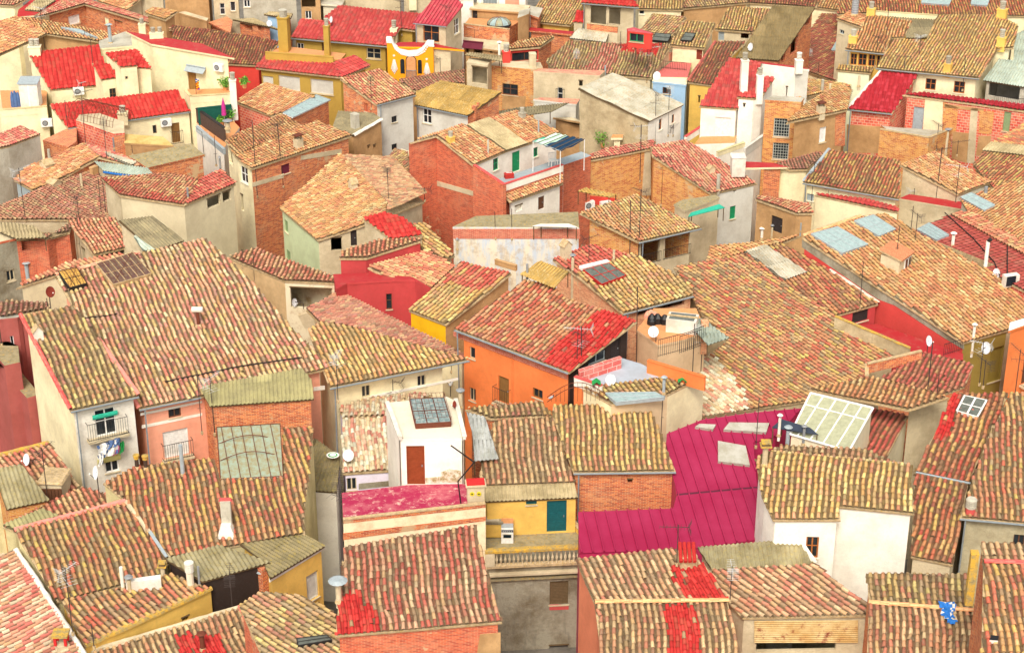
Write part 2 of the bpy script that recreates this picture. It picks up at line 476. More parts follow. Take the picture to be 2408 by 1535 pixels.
box('covered_lounger','blue covered stack on the cream house side terrace','cover',120,752,.7,.4,1.2,'bluecloth')
acu(240,582); acu(328,860)
flagp(1384,665,575,'catalan coloured flag hanging on a pole at the corner of the cream balcony')
ant(478,905,710,'thin black pole aerial against the lower red slope of the cream house',kind='pole')
ant(655,460,215,'tall tv antenna with wide rods on the cream house stair tower')
# mustard building
org('T1')
house('mustard coloured house with red tiled roofs and beige window frames, top centre left', 'mustard', ov=.3)
roof([(0,170),(300,185),(515,215),(570,98),(250,68),(-15,38),(-130,128)], (0,1), 8.6, 14, 'redtile','redp')
mass('mustard',.3)
roof([(-358,266),(320,326),(420,190),(0,160),(-285,133)], (0,1), 7.2, 18, 'redtile','redp', gut=1)
win(225,380,100,76,'w','stone'); win(-302,328,70,44,'w','white'); win(-122,348,34,80,'d','brown')
mass('mustard',.05)
flat([(-540,385),(-10,425),(30,380),(-420,325)],5.9,'flat','terracotta')
parap((-540,372),(-60,408),.6,'mustard')
chimw(-400,360,.75,.75,2.6,'mustard'); chimw(-98,395,.4,.5,2.3,'mustard')
mass('mustard',.3)
roof([(-608,478),(0,545),(-60,442),(-540,388)], (0,1), 4.9, 17, 'redtile','redp')
roof([(0,545),(205,462),(90,390),(-60,442)], (0,1), 4.9, 17, 'redtile','redp')
win(-520,580,75,80,'s','greyw',fr='stone'); win(-370,590,150,100,'s','greyw',fr='stone'); win(-140,615,160,100,'s','greyw',fr='stone')
win(100,560,50,60,'w','brown')
chim(370,260,.6,.6,1.2,'ring'); dish(-68,190,.42,.6,'white satellite dish on the mustard house chimney')
ant(425,250,0,'slender tv antenna beside the mustard house chimney stack')
# red metal roof house
house('grey rendered house with a pinkish red metal roof and orange wooden windows, top centre', 'stone', ov=.12)
roof([(505,160),(738,184),(856,38),(800,-20),(650,-10)], (0,1), 9.4, 16, 'seamf','redpm', gut=1)
win(631,238,112,120,'w','woodo'); win(812,188,36,110,'w','white'); 
ant(735,200,40,'tv antenna with a short bar standing beside the pinkish red metal roof')
house('low beige roof terrace house with a brick parapet and domed glass skylight, top centre','adobe')
flat([(900,62),(1300,92),(1330,40),(930,20)],8.2,'flat','stone')
win(940,108,34,76,'d','darkd')
mass('brick',.02)
flat([(862,176),(1178,200),(1260,150),(900,128)],6.6,'flat','terracotta')
parap((860,172),(1182,212),.3,'brick'); dome(1110,178,.95)
ant(935,330,190,'tv antenna crowded with short rods in front of the brick terrace parapet')
mass('adobe',.02)
flat([(1240,130),(1320,100),(1330,60),(1250,80)],7.3)
house('brick sided house with a flat mortar top right of the domed skylight','brick')
flat([(1315,102),(1390,128),(1420,60),(1320,40)],7.2)
house('narrow brick parapet house below the yellow wall, top centre right','brick')
flat([(1318,215),(1620,245),(1640,225),(1330,195)],6.1,'flat','redmetal')
house('mustard orange chapel like facade with white curved coping and white comet reliefs, top centre','yellowo')
flat([(318,330),(645,335),(865,355),(650,310),(520,298),(410,300)],5.7,'flat','redmetal')
face(750,400,'stone')
chapel()
ant(698,560,405,'short tv antenna in front of the grey wall beside the comet facade')
house('low rambling roof of worn pink tiles in front of the comet facade','adobe')
roof([(405,562),(520,645),(700,580),(870,590),(868,488),(640,520)], (1,3), 5.0, 9, pal='pinkold')
# centre clutter
house('worn adobe house with dark window holes and a maroon awning below the brick terrace','adobe')
roof([(855,330),(1010,345),(1190,370),(1180,300),(860,262)],(0,2),5.6,4,'flat','stone')
win(878,352,36,44,'o'); win(962,356,60,44,'o'); win(1054,350,20,50,'o')
awn(930,315,150,36,'maroon')
house('tan tiled lean-to above a red painted beam and dark glazing, centre top','adobe', ov=.2)
roof([(1135,352),(1400,330),(1500,262),(1480,245),(1240,290)], (0,1), 6.2, 8, pal='tan')
win(1290,400,180,60,'w','brown'); face(1450,330,'brick'); face(1250,420,'redp')
house('large weathered speckled tiled house with a bright red patch, upper centre right','stone', ov=.15)
roof([(1500,495),(2185,552),(2330,310),(1835,302),(1600,288),(1440,430)], (0,1), 6.3, 17, pal='old', zone=[([(1955,355),(1985,300),(2275,300),(2225,390)],'red'),([(1700,520),(1850,300),(1990,330),(1860,540)],'pink')])
ant(1965,355,225,'rusty tv antenna post beside the green framed dormer',kind='pole'); ant(2065,560,220,'tall tv antenna rising left of the red terrace, upper centre right')
ant(1655,540,360,'tv antenna with fan of rods in the speckled tiled slope'); ant(2150,580,330,'tv antenna with short cross bar against the red roof patch')
sky([(1608,272),(1862,302),(1886,236),(1672,204)],'corrw')
mass('redp',.02,base=8.2)
roof([(2020,222),(2180,240),(2195,235),(2060,195),(2010,205)],(0,1),9.4,6,'flat','redpm')
win(2080,268,100,62,'w','green')
house('small tan tiled cream house with a red door above a red terrace','cream')
org('T2')
roof([(-90,318),(158,342),(235,165),(60,150),(0,170)], (0,1), 7.2, 18, pal='ochre')
sky([(-10,290),(60,296),(95,245),(20,238)],'glassdark')
win(122,385,46,80,'d','door')
org('T1')
mass('cream',.02)
flat([(2185,545),(2440,548),(2470,440),(2320,440)],5.4,'flat','terracottar')
parap((2178,470),(2330,375),.5,'pinkp'); rail([(2195,480),(2430,500)],.6)
mass('blue',.05)
flat([(2190,575),(2430,600),(2440,556),(2200,545)],5.3,'flat','cream')
win(2292,642,60,46,'w','brown')
house('short tiled shed with dark openings and a blue grey door beside the long corrugated roof','brick')
org('T2')
roof([(232,208),(500,228),(640,62),(330,48)], (0,1), 7.3, 18, pal='ochre')
win(270,256,50,60,'d','greyb'); win(440,252,56,50,'o'); face(270,300,'stone')
ant(482,255,80,'rusty roof pole on the short tiled shed beside the corrugated roof',kind='pole')
house('low maroon and brown tiled house with a yellow wall left of the white house','yellow', ov=.15)
roof([(35,578),(205,600),(335,405),(450,290),(232,300)], (0,1), 5.8, 18, pal='dark', cap=[(0,4)])
win(118,705,12,50,'o')
house('house with a dark maroon tiled slope right of the long corrugated roof','cream')
roof([(735,450),(1085,575),(1140,360),(1178,255),(1093,103),(980,98)], (0,1), 5.8, 18, pal='dark')
sky([(1052,360),(1140,368),(1160,308),(1085,302)],'glass')
ant(885,470,350,'whip tv antenna on the dark maroon tiled slope'); ant(955,570,440,'thin pole aerial at the bottom of the dark maroon slope',kind='pole')
house('small stone gabled house with a tan roof and a blue grilled window, top right','stone',ov=.1)
roof([(1085,130),(1262,190),(1302,118),(1190,72)], (0,1), 7.9, 8, pal='tan')
win(1124,228,34,30,'w','blue')
duct(1215,105,10)
house('long brown corrugated roofed barn with open brick pillars, top right','brick', ov=.15)
roof([(378,408),(682,428),(938,55),(640,40)], (0,1), 6.6, 19, 'corr','fibrebrown')
win(790,300,46,150,'o'); win(712,395,26,80,'o'); win(885,130,36,90,'o')
dish(480,365,.5,.4,'grey dish aerial on the lower edge of the brown corrugated barn roof')
house('yellow gabled house with ochre tiles and a row of wooden framed windows, upper right','yellow',ov=.3)
roof([(1150,348),(1425,378),(1472,268),(1560,265),(1622,150),(1310,103)], (0,1), 7.4, 17, pal='tan', gut=1)
win(1205,420,50,80,'w','woodo'); win(1270,424,60,84,'w','woodo'); win(1335,430,50,84,'w','woodo'); win(1385,434,30,80,'w','woodo')
chim(1330,105,.7,.6,.9,'ringy'); chim(1203,300,.7,.6,.9,'ringy')
ant(1430,350,0,'tall red tv mast on the yellow gabled house',kind='pole'); ant(1360,470,255,'tv antenna with many rods before the wooden window row')
mass('cream',.12)
roof([(1085,492),(1328,515),(1350,472),(1105,455)], (0,1), 6.1, 17, pal='ochre')
face(1200,560,'pale')
house('big cream house with wide ochre tiled roof and two brown framed windows, right','cream',ov=.3)
roof([(1365,478),(2095,552),(2225,345),(2335,335),(2372,180),(2240,108),(1800,108),(1720,285),(1490,272)], (0,1), 7.0, 18, pal='ochre', dir=((1365,478),(1490,272)), gut=1)
win(1751,597,74,80,'w','woodo'); win(1953,618,78,84,'w','woodo')
chim(1870,500,.6,.6,1.0,'ringy'); chim(2252,120,.8,.7,1.1,'ringy'); chim(2248,320,.7,.6,1.1,'ringy')
ant(1668,400,250,'tv antenna with long yagi above the cream wall windows, right'); ant(1975,640,400,'slim black tv aerial beside the right brown framed window',kind='pole'); ant(1562,500,390,'small tv aerial left on the wide ochre tiled roof')
house('grey green corrugated roof over an open balcony at the right edge','concrete',ov=.2)
roof([(2335,435),(2470,450),(2470,180),(2345,250)], (0,1), 7.4, 17, 'corr','fibregreen')
mass('concrete',.2)
roof([(2122,568),(2470,625),(2470,440),(2230,418)], (0,1), 6.6, 15, 'corr','fibregreen')
win(2270,640,220,110,'o'); 
rail([(2200,725),(2470,755)],.5)
house('old low tiled house behind the tan roofed adobe house, right of the white house','cream')
roof([(795,705),(1000,650),(1195,605),(1150,590),(985,565),(885,560)], (0,1), 6.2, 12, pal='ochre')
pipe(985,645,.9,.13,'concrete'); pipe(845,735,.7,.1,'greyb')
# white house
house('white house with pinkish red roofs and tall white chimneys, upper right','white',ov=.1)
flat([(790,705),(880,575),(895,488),(640,470)],4.6)
mass('white',.02)
flat([(440,437),(800,482),(895,492),(850,474),(470,428)],7.9,'flat','redmetal')
face(845,560,'greyw'); win(735,655,10,80,'o')
chim(820,475,.6,.6,1.0,'ringw'); chim(665,440,.6,.6,.6,'ringw')
mass('white',.1)
roof([(118,748),(385,768),(562,440),(330,408)], (0,1), 5.9, 20, 'redtile','redp')
win(285,905,112,150,'s','white'); 
mass('white',.1)
roof([(385,685),(505,694),(572,665),(652,545),(460,525)], (0,1), 6.6, 20, 'redtile','redp')
win(436,748,14,26,'o'); win(482,752,14,26,'o')
chimw(430,640,.5,.45,2.2,'white'); chimw(540,690,.45,.4,1.6,'white')
mass('white',.02)
flat([(85,1020),(370,1010),(385,960),(130,965)],2.6,'flat','terracotta')
parap((25,968),(142,892),.4,'white'); parap((250,1078),(442,1008),.3,'cream'); parap((445,1050),(585,950),.6,'greyw')
dish(-180,560,.5,.3,'white satellite dish on the blue grey wall left of the yellow wall') 

org('T2')
house('brick building with two tall glass block windows right of the white house','bricko',ov=.03)
flat([(580,706),(838,722),(860,690),(640,675)],6.0,'flat','concrete')
win(700,903,112,132,'w','gridg'); win(693,1068,112,118,'w','gridg')
house('red tiled house with a white rake edge, red block wall and adobe lower wall, right','brickb',ov=.2)
roof([(1163,768),(1480,800),(1662,525),(1398,503)], (0,1), 6.0, 21, 'redtile','redd', gut=1, cap=[(0,3,'white')])
win(1210,1040,24,40,'o'); win(1290,1045,60,50,'o')
patchw([(1160,880),(1400,895),(1400,1080),(1160,1080)],'adobe')
pipe(1243,610,.8,.12,'stone'); pipe(1040,640,.5,.1,'stone')
house('adobe gabled house with a tan tiled roof and a small white shuttered window, right','adobe',ov=.25)
roof([(733,864),(1165,772),(1195,640),(1150,592),(990,655),(870,735)], (0,1), 5.7, 8, pal='tan')
chim(975,800,.55,.5,.8,'hat'); win(990,952,46,106,'s','white')
patchw([(1080,820),(1150,790),(1145,1030),(1075,1030)],'brick')
house('long ruined brick row with a grey door, cream plaster patch and maroon tile edge, right','brickb',ov=.1)
roof([(1552,664),(2100,735),(2480,790),(2480,745),(1700,650)],(0,2),5.8,5,'redtile','redd')
win(1662,848,74,184,'d','greyb')
patchw([(1712,700),(1838,708),(1832,950),(1695,940)],'cream'); patchw([(2035,765),(2085,765),(2060,1150),(2005,1150)],'stone'); patchw([(1905,930),(2020,940),(2010,1150),(1900,1120)],'adobe')
patchw([(2090,960),(2180,960),(2150,1100),(2070,1100)],'adobe'); patchw([(1840,720),(1945,760),(1930,930),(1835,930)],'bricko'); patchw([(2095,780),(2200,790),(2180,950),(2090,940)],'bricko'); 
win(2288,860,50,140,'s','greenold')
patchw([(1850,735),(2130,770),(2120,790),(1850,760)],'adobe')
house('low yellow brick walled terrace with a pale floor in front of the grey door, right','bricko',ov=.02)
flat([(1400,885),(1505,960),(1810,985),(1870,925),(1500,900)],3.6,'flat','concrete')
parap((1395,915),(1740,975),.55,'bricko'); parap((1740,975),(1905,910),.5,'bricko')
pipe(1855,1085,1.7,.14,'stone',cap='disc'); ant(1790,1060,870,'tv antenna with a long diagonal boom over the yellow brick terrace'); ant(1935,1100,990,'tv antenna with tilted boom in front of the ruined brick row')
# T1 mid
org('T1')
house('brick house with a dark four pane window and an open grey loft, centre','bricko',ov=.02)
flat([(1032,462),(1355,492),(1420,480),(1400,440),(1100,430)],6.3,'flat','stone')
win(1188,634,110,78,'w','brown')
mass('stone',.02)
flat([(880,440),(1030,462),(1060,420),(900,410)],6.3,'flat','stone')
win(972,535,108,116,'o')
patchw([(1135,680),(1300,680),(1290,770),(1130,770)],'adobe')
sheet('corrugated_sheet','patched corrugated sheets lying on the grey loft of the brick house','roof sheet',[(865,390),(1135,440),(1120,395),(900,372)],'fibre')
chimw(1160,440,.55,.5,.8,'redp'); pipe(1112,400,1.0,.12,'white',cap='disc'); chimw(1345,470,.5,.5,1.0,'stone')
house('long grey stuccoed wall house with a white framed window, centre right','stone',ov=.02)
flat([(1350,505),(1520,515),(1820,535),(1860,500),(1400,485)],6.2,'flat','pink')
win(1537,667,44,96,'w','white',rail=1); win(1686,592,26,40,'o')
pipe(1857,545,.9,.07,'greyb')
house('house with a brick gable, salmon tiled roof and pale side wall, upper centre left','brick',ov=.12)
roof([(248,737),(520,667),(276,483),(-10,552)], (0,1), 7.0, 17, pal='pinkt', gut=1)
face(400,900,'greyw'); win(371,843,38,44,'w','darkd'); win(372,1040,38,48,'w','darkd'); win(175,760,30,60,'s','brick')
ant(210,770,550,'tv antenna with two short arms on the salmon tiled roof, upper centre left')
house('pale rendered house with an ochre lichen covered corrugated roof, upper centre','greyw',ov=.12)
roof([(515,738),(890,815),(1128,650),(700,570),(530,645)], (0,1), 5.9, 17, 'corr','fibreochre', gut=1)
win(602,822,62,102,'w','white'); face(1000,740,'brick')
chimw(962,790,.16,.16,.6,'brick'); chimw(938,800,.3,.3,.5,'brick')
house('adobe lean-to with a white edged corrugated roof left of the pale house, upper centre','adobe',ov=.05)
roof([(-60,900),(82,958),(285,842),(225,800),(-20,785)], (0,1), 5.9, 8, 'corr','fibredark', cap=[(1,2,'white')])
chimw(95,905,.5,.4,1.0,'concrete')
win(190,1040,16,24,'o'); win(232,1036,16,24,'o')
house('low brick stub wall house between the pale house and the big brick gable','brick')
roof([(385,1080),(480,1110),(490,1070),(420,1050)],(0,1),5.0,8,'flat','stone')
roof([(250,1230),(480,1310),(480,1110),(385,1080)],(0,1),4.6,15,pal='old')
house('dark sagging sheet roofed porch on a brown post, centre','greyw',ov=.05)
flat([(1350,702),(1655,738),(1680,700),(1400,690)],4.7,'flat','pink')
mass('adobe',.05)
flat([(1490,830),(1790,880),(1920,960),(1940,930),(1620,830)],3.6,'flat','stone')
sheet('porch_roof','dark sagging corrugated porch roof propped on a brown post','porch roof',[(1035,800),(1250,825),(1480,792),(1605,727),(1240,762)],'fibredark')
house('rough stone walled house with a pale grey corrugated roof and white front wall, centre right','stone2',ov=.1)
roof([(2165,858),(2412,738),(1912,515),(1668,625)], (0,1), 5.9, 13, 'corr','fibrepale')
face(2300,880,'white'); win(2248,880,22,76,'w','woodo'); win(2338,840,20,60,'w','woodo')
ant(2210,1010,650,'tall tv antenna near the white wall of the pale corrugated house'); ant(2300,960,610,'second tall tv antenna against the pale corrugated roof'); ant(2105,1080,880,'tv antenna with a square grid head before the rough stone wall'); ant(2335,960,880,'low crowded tv antenna beside the white wall windows')
plant(1840,1040,.7,'bushy green plant behind the blue awning terrace')
# M/T mid right
house('low house with thin tan roof strip and orange block chimney behind the brick gable, centre','cream')
flat([(1900,975),(1980,975),(1985,950),(1910,950)],4.3,'flat','terracotta')
org('T2')
house('small red roofed wing and white chimney between the gabled pink roof and the adobe house','cream')
roof([(430,1185),(755,1180),(640,1150),(440,1140)],(0,1),4.6,4,'flat','redmetal')
roof([(755,1195),(885,1190),(1010,1080),(950,1070),(640,1150)],(0,1),4.5,8,pal='pinkold')
face(600,1250,'brick'); face(800,1300,'cream')
chimw(390,1190,.9,.8,.9,'whiteold')
org('T1')
house('pink tiled house over long orange brick gables with a grey pillar, centre right','bricko',ov=.12)
roof([(1562,1165),(2195,1045),(2215,985),(1870,1045)], (0,1), 6.6, 7, pal='pink')
org('T2')
roof([(-212,1095),(205,1365),(527,1290),(20,985),(-222,1030)], (1,2), 5.2, 19, pal='pink')
face(460,1400,'brick'); face(300,1340,'greyw')
win(355,1500,40,90,'s','green'); win(296,1352,14,14,'o'); win(368,1352,16,16,'o')
patchw([(-265,1040),(-225,1045),(-222,1380),(-285,1380)],'stone')
chim(200,1215,.5,.5,.5,'gable'); ant(-150,1450,1100,'tv antenna in front of the orange brick gable'); ant(-300,1280,880,'tall thin tv antenna left of the grey pillar')
pipe(252,1340,1.1,.16,'concrete')
org('T1')
sheet('canopy','ochre corrugated canopy over air conditioners on the orange brick gable','canopy',[(1660,1350),(1890,1395),(1942,1375),(1720,1325)],'fibreochre')
acu(1735,1440); acu(1850,1440); patchw([(1690,1375),(1940,1400),(1920,1450),(1690,1440)],'redp')
# centre brick / white terrace house
house('large red brick house with a white upper terrace, green door and tan tiled roof, centre','brickr',ov=.12)
roof([(930,1163),(1160,1062),(1312,1012),(1535,935),(1240,775),(1040,830),(880,885),(665,952)], (0,3), 6.6, 17, pal='tan')
roof([(665,952),(880,885),(860,880),(480,1000)], (0,1), 8, -8, pal='tan')
sky([(1160,1062),(1312,1010),(1040,830),(880,885)],'corr')
face(1000,1200,'white'); face(1230,1110,'white'); face(1400,1040,'white')
win(1087,1160,38,84,'w','green'); win(1230,1140,56,140,'d','green'); win(1368,1075,34,66,'w','green')
chim(768,1000,.5,.5,.6,'ringy'); pipe(1033,1090,1.0,.08,'concrete'); pipe(1388,940,.9,.07,'greyb'); chim(1272,830,.45,.45,.6,'ringd')
mass('brickr',.02)
flat([(1080,1272),(1138,1308),(1565,1165),(1760,1100),(1690,1070),(1560,1112)],5.3,'flat','greyb')
face(1350,1300,'white')
parap((1138,1308),(1562,1165),.45,'white'); 
mass('brickr',.0)
roof([(925,1163),(1138,1306),(1160,1298),(945,1158)],zz=[(0,6.5),(1,5.75),(2,5.75)],st='flat',pal='pinkd')
patchw([(480,1222),(1160,1415),(1158,1450),(480,1255)],'stone')
mass('white',.25)
roof([(1190,1422),(1565,1290),(1562,1228),(1150,1370)], (0,1), 4.1, 20, pal='tan')
win(1248,1470,50,40,'o'); win(1408,1432,44,90,'d','brown')
tawn()
box('cool_box','red box lying on the grey terrace floor','box',1180,1255,.6,.35,.35,'redp')
chair(1492,1175)
# brick wall house upper-left area near T0
org('T0')
house('white walled house with a brown reed screened terrace and green netting, left centre','white',ov=.02)
flat([(1385,870),(1575,1050),(1690,900),(1640,850),(1400,760)],3.4,'flat','terracotta')
parap((1382,895),(1577,1058),.35,'greyb'); parap((1382,768),(1577,905),1.0,'reed'); parap((1395,770),(1632,745),1.2,'netgreen')
face(1480,1000,'white')
plant(1620,860,.5,'potted green plant on the screened terrace'); plant(1560,890,.3,'small flowering pot plant on the screened terrace')
para_closed(1585,890)
chimw(1655,800,.45,.45,2.4,'white')
house('brick house with a ridged orange tiled roof and a glass lean-to, left of centre','brickb',ov=.15)
roof([(1665,722),(1915,818),(2090,760)]+[(2225,685),(1868,578)], (0,1), 6.2, 17, pal='tan')
mass('brick',.1)
roof([(2065,832),(2330,708),(2230,672),(1995,798)], (0,1), 5.6, 10, 'glassr','glass')
house('tan tiled house with a brick side wall and concrete bands, left of centre','cream',ov=.15)
roof([(1770,1188),(2480,955),(2240,845),(1660,1100)], (0,1), 6.4, 10, pal='tan')
roof([(1660,1100),(2240,845),(2140,880),(2130,880),(1990,800),(1585,985)], (0,1), 6.8, 3, pal='tan')
face(2000,1150,'brick'); face(2300,1050,'brick')
win(1722,1235,50,110,'w','white'); win(2014,1193,60,66,'s','maroon'); win(1625,1110,26,100,'o'); win(1707,1430,20,110,'o')
patchw([(1780,1290),(2000,1225),(2000,1255),(1780,1320)],'stone'); patchw([(2120,1100),(2408,1050),(2408,1085),(2120,1130)],'stone')
chim(2105,1040,.6,.5,.9,'hat'); pipe(1607,905,.4,.2,'stone',cap='disc')
ant(1998,1320,870,'black tv antenna with a grid head on the tan tiled house, left of centre'); ant(1815,1390,850,'very tall leaning pale tv mast, left of centre',kind='pole')
org('T0')
house('brick party wall with a rusty arched mesh skylight in front of the cream house','brickb',ov=.02)
flat([(535,850),(800,945),(878,940),(875,860),(700,800),(560,810)],6.0,'flat','stone')
sky2([(560,800),(870,870)])
face(850,1000,'brick')
mass('brick',.02)
roof([(300,990),(490,900),(540,900),(540,1000),(480,1040)],(0,1),4.8,6,'flat','brickf')
pipe(805,1050,.8,.07,'metal')
house('small ochre sheet roofed shed with an orange gutter behind the moss roof, left','adobe',ov=.05)
roof([(875,1010),(1225,1030),(1150,965),(880,945)],(0,1),5.0,5,'flat','ochresheet')
ant(935,1090,1015,'short rusty pole on the ochre sheet roofed shed',kind='pole')
house('grey mossy sloped roof house with an orange brick wall, left','brick',ov=.08)
roof([(1040,1185),(1440,1092),(1345,1012),(905,1100)], (0,1), 5.6, 14, 'flat','mossgrey')
face(1460,1150,'adobe')
ant(1440,1100,930,'tv antenna with many crossed rods before the white alley wall'); ant(1525,1170,960,'thin pole with small grid antenna in the alley',kind='pole'); pipe(1555,1200,.8,.08,'metal',cap='cone')
house('grey rendered house with a pink gabled tile edge at the left edge','concrete',ov=.03)
roof([(-30,1050),(60,1032),(285,945),(150,885),(-30,950)], (1,2), 6.4, 14, pal='pink')
house('house with a salmon tiled roof and ridge, brick gable wall above, left','brick',ov=.15)
roof([(95,1265),(235,1345),(440,1250),(700,1105),(590,1012),(520,1040),(180,1180)], (0,1), 5.6, 12, pal='tan')
roof([(700,1105),(995,1180),(880,1100),(590,1012)], (0,3), 7, -8, pal='pink')
face(150,1330,'greyb')
chim(330,1175,1.0,.7,.5,'gable'); pipe(350,1135,.8,.12,'concrete'); 
sky([(735,1078),(960,1150),(930,1168),(760,1100)],'corrw')
ant(765,1240,850,'tall thin tv antenna beside the pale blue sheet roof, left'); ant(605,1020,640,'very tall thin tv antenna before the arched mesh skylight, left')
house('pale blue sheet roofed lean-to with a blue edge, left','stone',ov=.05)
roof([(730,1205),(1110,1262),(1040,1185),(668,1140)], (0,1), 5.5, 12, 'corr','fibregreen')
blueedge((730,1207),(1110,1264))
house('broad pink tiled house with a low dormer, left edge','stone',ov=.1)
roof([(0,1545),(815,1545),(740,1260),(640,1195),(440,1260),(230,1355),(-60,1470)], (5,6), 5.5, -9, pal='pinkold')
chim(385,1305,.8,.7,.4,'gable'); pipe(578,1320,.9,.1,'stone'); chimw(665,1230,.5,.3,.5,'adobe')
ant(180,1560,1185,'thin tv antenna with a small grid, far left'); ant(560,1560,1385,'tv grid antenna with a white rack head, left'); ant(715,1510,1250,'rusty twin pole aerial beside the sloping grey wall',kind='pole'); ant(748,1510,1260,'second rusty pole beside the sloping grey wall',kind='pole')
house('pale grey walled house with a butterfly pink tile roof, left centre','greyp',ov=.12)
roof([(840,1375),(1300,1442),(1400,1260),(1180,1215),(715,1255)], (0,1), 5.9, 9, pal='pinkt', zone=[([(700,1260),(860,1380),(1310,1450),(1330,1410),(900,1340),(760,1250)],'pinkr')])
roof([(1300,1442),(1665,1292),(1555,1195),(1400,1260)], (0,1), 5.9, 14, pal='pinkr')
face(780,1380,'stone')
win(1508,1425,95,70,'o'); win(1600,1385,60,70,'o')
pipe(1327,1400,.7,.08,'metal')

# ---------------- middle rows ----------------
org('T0')
org('T0')
org('T0')
house('long tan tiled house with a stubby mortar chimney and adobe dormer, centre left','stone',ov=.15)
roof([(1970,1465),(2235,1690),(2715,1530),(2735,1430),(2400,1080)], (0,1), 5.9, 16, pal='tan')
roof([(2735,1430),(2715,1530),(2995,1420),(2745,1160),(2400,1080)], (2,3), 5.9, 14, pal='tanold')
face(2500,1650,'stone')
org('M0')
face(2100,150,'greenp')
win(2018,62,26,80,'s','greenold'); win(2033,268,30,70,'s','greenold'); win(2372,190,76,90,'o')
org('M1')
win(85,145,44,110,'d','darkd')
org('T1')
chim(80,1330,.6,.5,.7,'gable'); chim(262,1225,.45,.4,.5,'gablew')
ant(332,1470,1190,'tall tv antenna over the tan tiled house, centre left'); ant(585,1420,1320,'tv antenna with long flat yagi at the tan roof corner, centre left')
org('T2')
org('T2')
org('T2')
house('low ridge tiled house with dark maroon and ochre tiles at the right edge middle','adobe')
roof([(2190,1010),(2230,1035),(2470,1060),(2470,840)], (0,3), 5.6, 6, pal='darkmix')
org('T2')
org('T2')
house('tiled house with a corrugated ridge strip at the right edge','adobe')
roof([(2050,1160),(2190,1330),(2480,1420),(2480,1100),(2125,1070)], (1,2), 5.2, 16, pal='darkmix')
sky([(2118,1062),(2480,1104),(2480,1040),(2182,1005)],'corr')
org('T2')
org('T2')
house('tiled house with mixed maroon and ochre tiles above a cream wall with a blue window','cream',ov=.2)
roof([(850,1285),(1528,1402),(1542,1132),(1035,1052)], (0,1), 5.4, 17, pal='darkmix', gut=1, cap=[(0,3,'greyb')])
win(892,1392,70,50,'s','blue'); ant(905,1470,1140,'tv antenna in front of the maroon and ochre tiled house'); ant(1010,1560,1250,'tv antenna with small yagi before the cream wall with a blue window')
mass('cream',.05)
roof([(930,1370),(1525,1495),(1520,1460),(1300,1400),(960,1362)],(0,1),3.9,10,'redtile','redp')
org('T2')
org('T2')
house('pale rendered gabled house with orange tan tiles between two maroon tiled houses, right','greyl',ov=.12)
roof([(1945,1368),(2182,1282),(1790,1062),(1540,1160)], (0,1), 5.2, 16, pal='tan')
face(1700,1350,'stone'); ant(1778,1490,1040,'tall lattice tv mast before the pale rendered gabled house'); ant(1920,1480,1160,'rusty lattice tv mast over the pale rendered gabled house'); ant(1620,1520,1330,'small tv antenna with a diagonal boom before the pale gable')
mass('stone',.03)
flat([(1530,1400),(2000,1480),(2080,1440),(1600,1370)],3.6,'flat','redmetal')
org('M2')
org('M2')
org('M2')
house('orange tan tiled house at the right edge with a glass panel roof light','greyl',ov=.1)
roof([(2080,60),(2480,215),(2480,-250),(2310,-255),(2150,-200),(1960,-130)], (0,1), 5.0, 16, pal='tan')
org('T2')
sky([(1962,1398),(2128,1490),(2205,1452),(2040,1366)],'glass'); pipe(2138,1370,.5,.14,'metal')
org('M1')
org('M1')
org('M1')
house('derelict flat roofed house with peeling white and blue plaster under a brick band, centre','peel',ov=.02)
flat([(782,66),(1675,72),(1668,-40),(945,-10)],5.2,'flat','mossgrey')
patchw([(785,80),(1680,80),(1680,150),(785,150)],'brickd')
sheet('metal_scrap','white metal scraps scattered on the derelict flat roof','scrap',[(1345,60),(1665,68),(1600,44),(1400,46)],'white')
pipe(815,225,.6,.09,'stone',cap='cone'); ant(1085,150,-40,'thin tv pole before the derelict peeling house, left one',kind='pole'); ant(1200,155,-60,'thin tv pole before the derelict peeling house, right one',kind='pole')
parap((1080,300),(1230,345),.3,'adobe')
org('M1')
org('M1')
org('M1')
house('small tiled roof sliver behind the red house with a white sheet end, centre','stone')
roof([(740,290),(800,265),(590,40),(460,50),(575,220)],(0,1),4.8,14,pal='ochre')
org('M1')
org('M1')
org('M1')
house('small house with a bright red tiled lean-to roof between grey gables, centre left','stone',ov=.05)
roof([(350,150),(575,120),(440,0),(300,-40),(150,0)], (0,1), 4.6, 16, 'redtile','red')
org('T0')
# T2/M2 small
org('T2')
org('T2')
org('T2')
house('ruined adobe hut with a dark doorway and curved tile coping, centre right','adobe',ov=.1)
roof([(515,1400),(800,1500),(930,1500),(900,1440),(530,1375)], (0,1), 4.8, 5, pal='pinkt')
org('M2')
win(665,50,80,110,'d','darkd')
pipe(560,150,.6,.12,'white',cap='disc'); pipe(630,140,.7,.08,'stone',cap='disc'); pipe(833,100,.6,.06,'greyb')
org('T2')
org('T2')
org('T2')
house('open shed with a green awning and mossy roof in front of the orange brick gable','stone',ov=.05)
roof([(20,1490),(265,1395),(240,1375),(0,1410),(-60,1440)],(0,1),4.6,7,'flat','mossgrey')
awn2([(40,1530),(300,1465),(260,1440),(60,1500)],'greenb')
org('M1')
org('M1')
org('M1')
house('house with an ochre tiled roof above a deep open veranda with railings, centre','bricko',ov=.35)
roof([(2095,170),(2535,70),(2075,-168),(1680,-36)], (0,1), 5.0, 15, pal='ochre', gut=1, zone=[([(1680,-36),(1900,-100),(2300,60),(2100,170)],'tan')])
win(2175,250,130,150,'o',rail=1); win(2400,195,240,150,'o',rail=1)
face(2300,320,'stone')
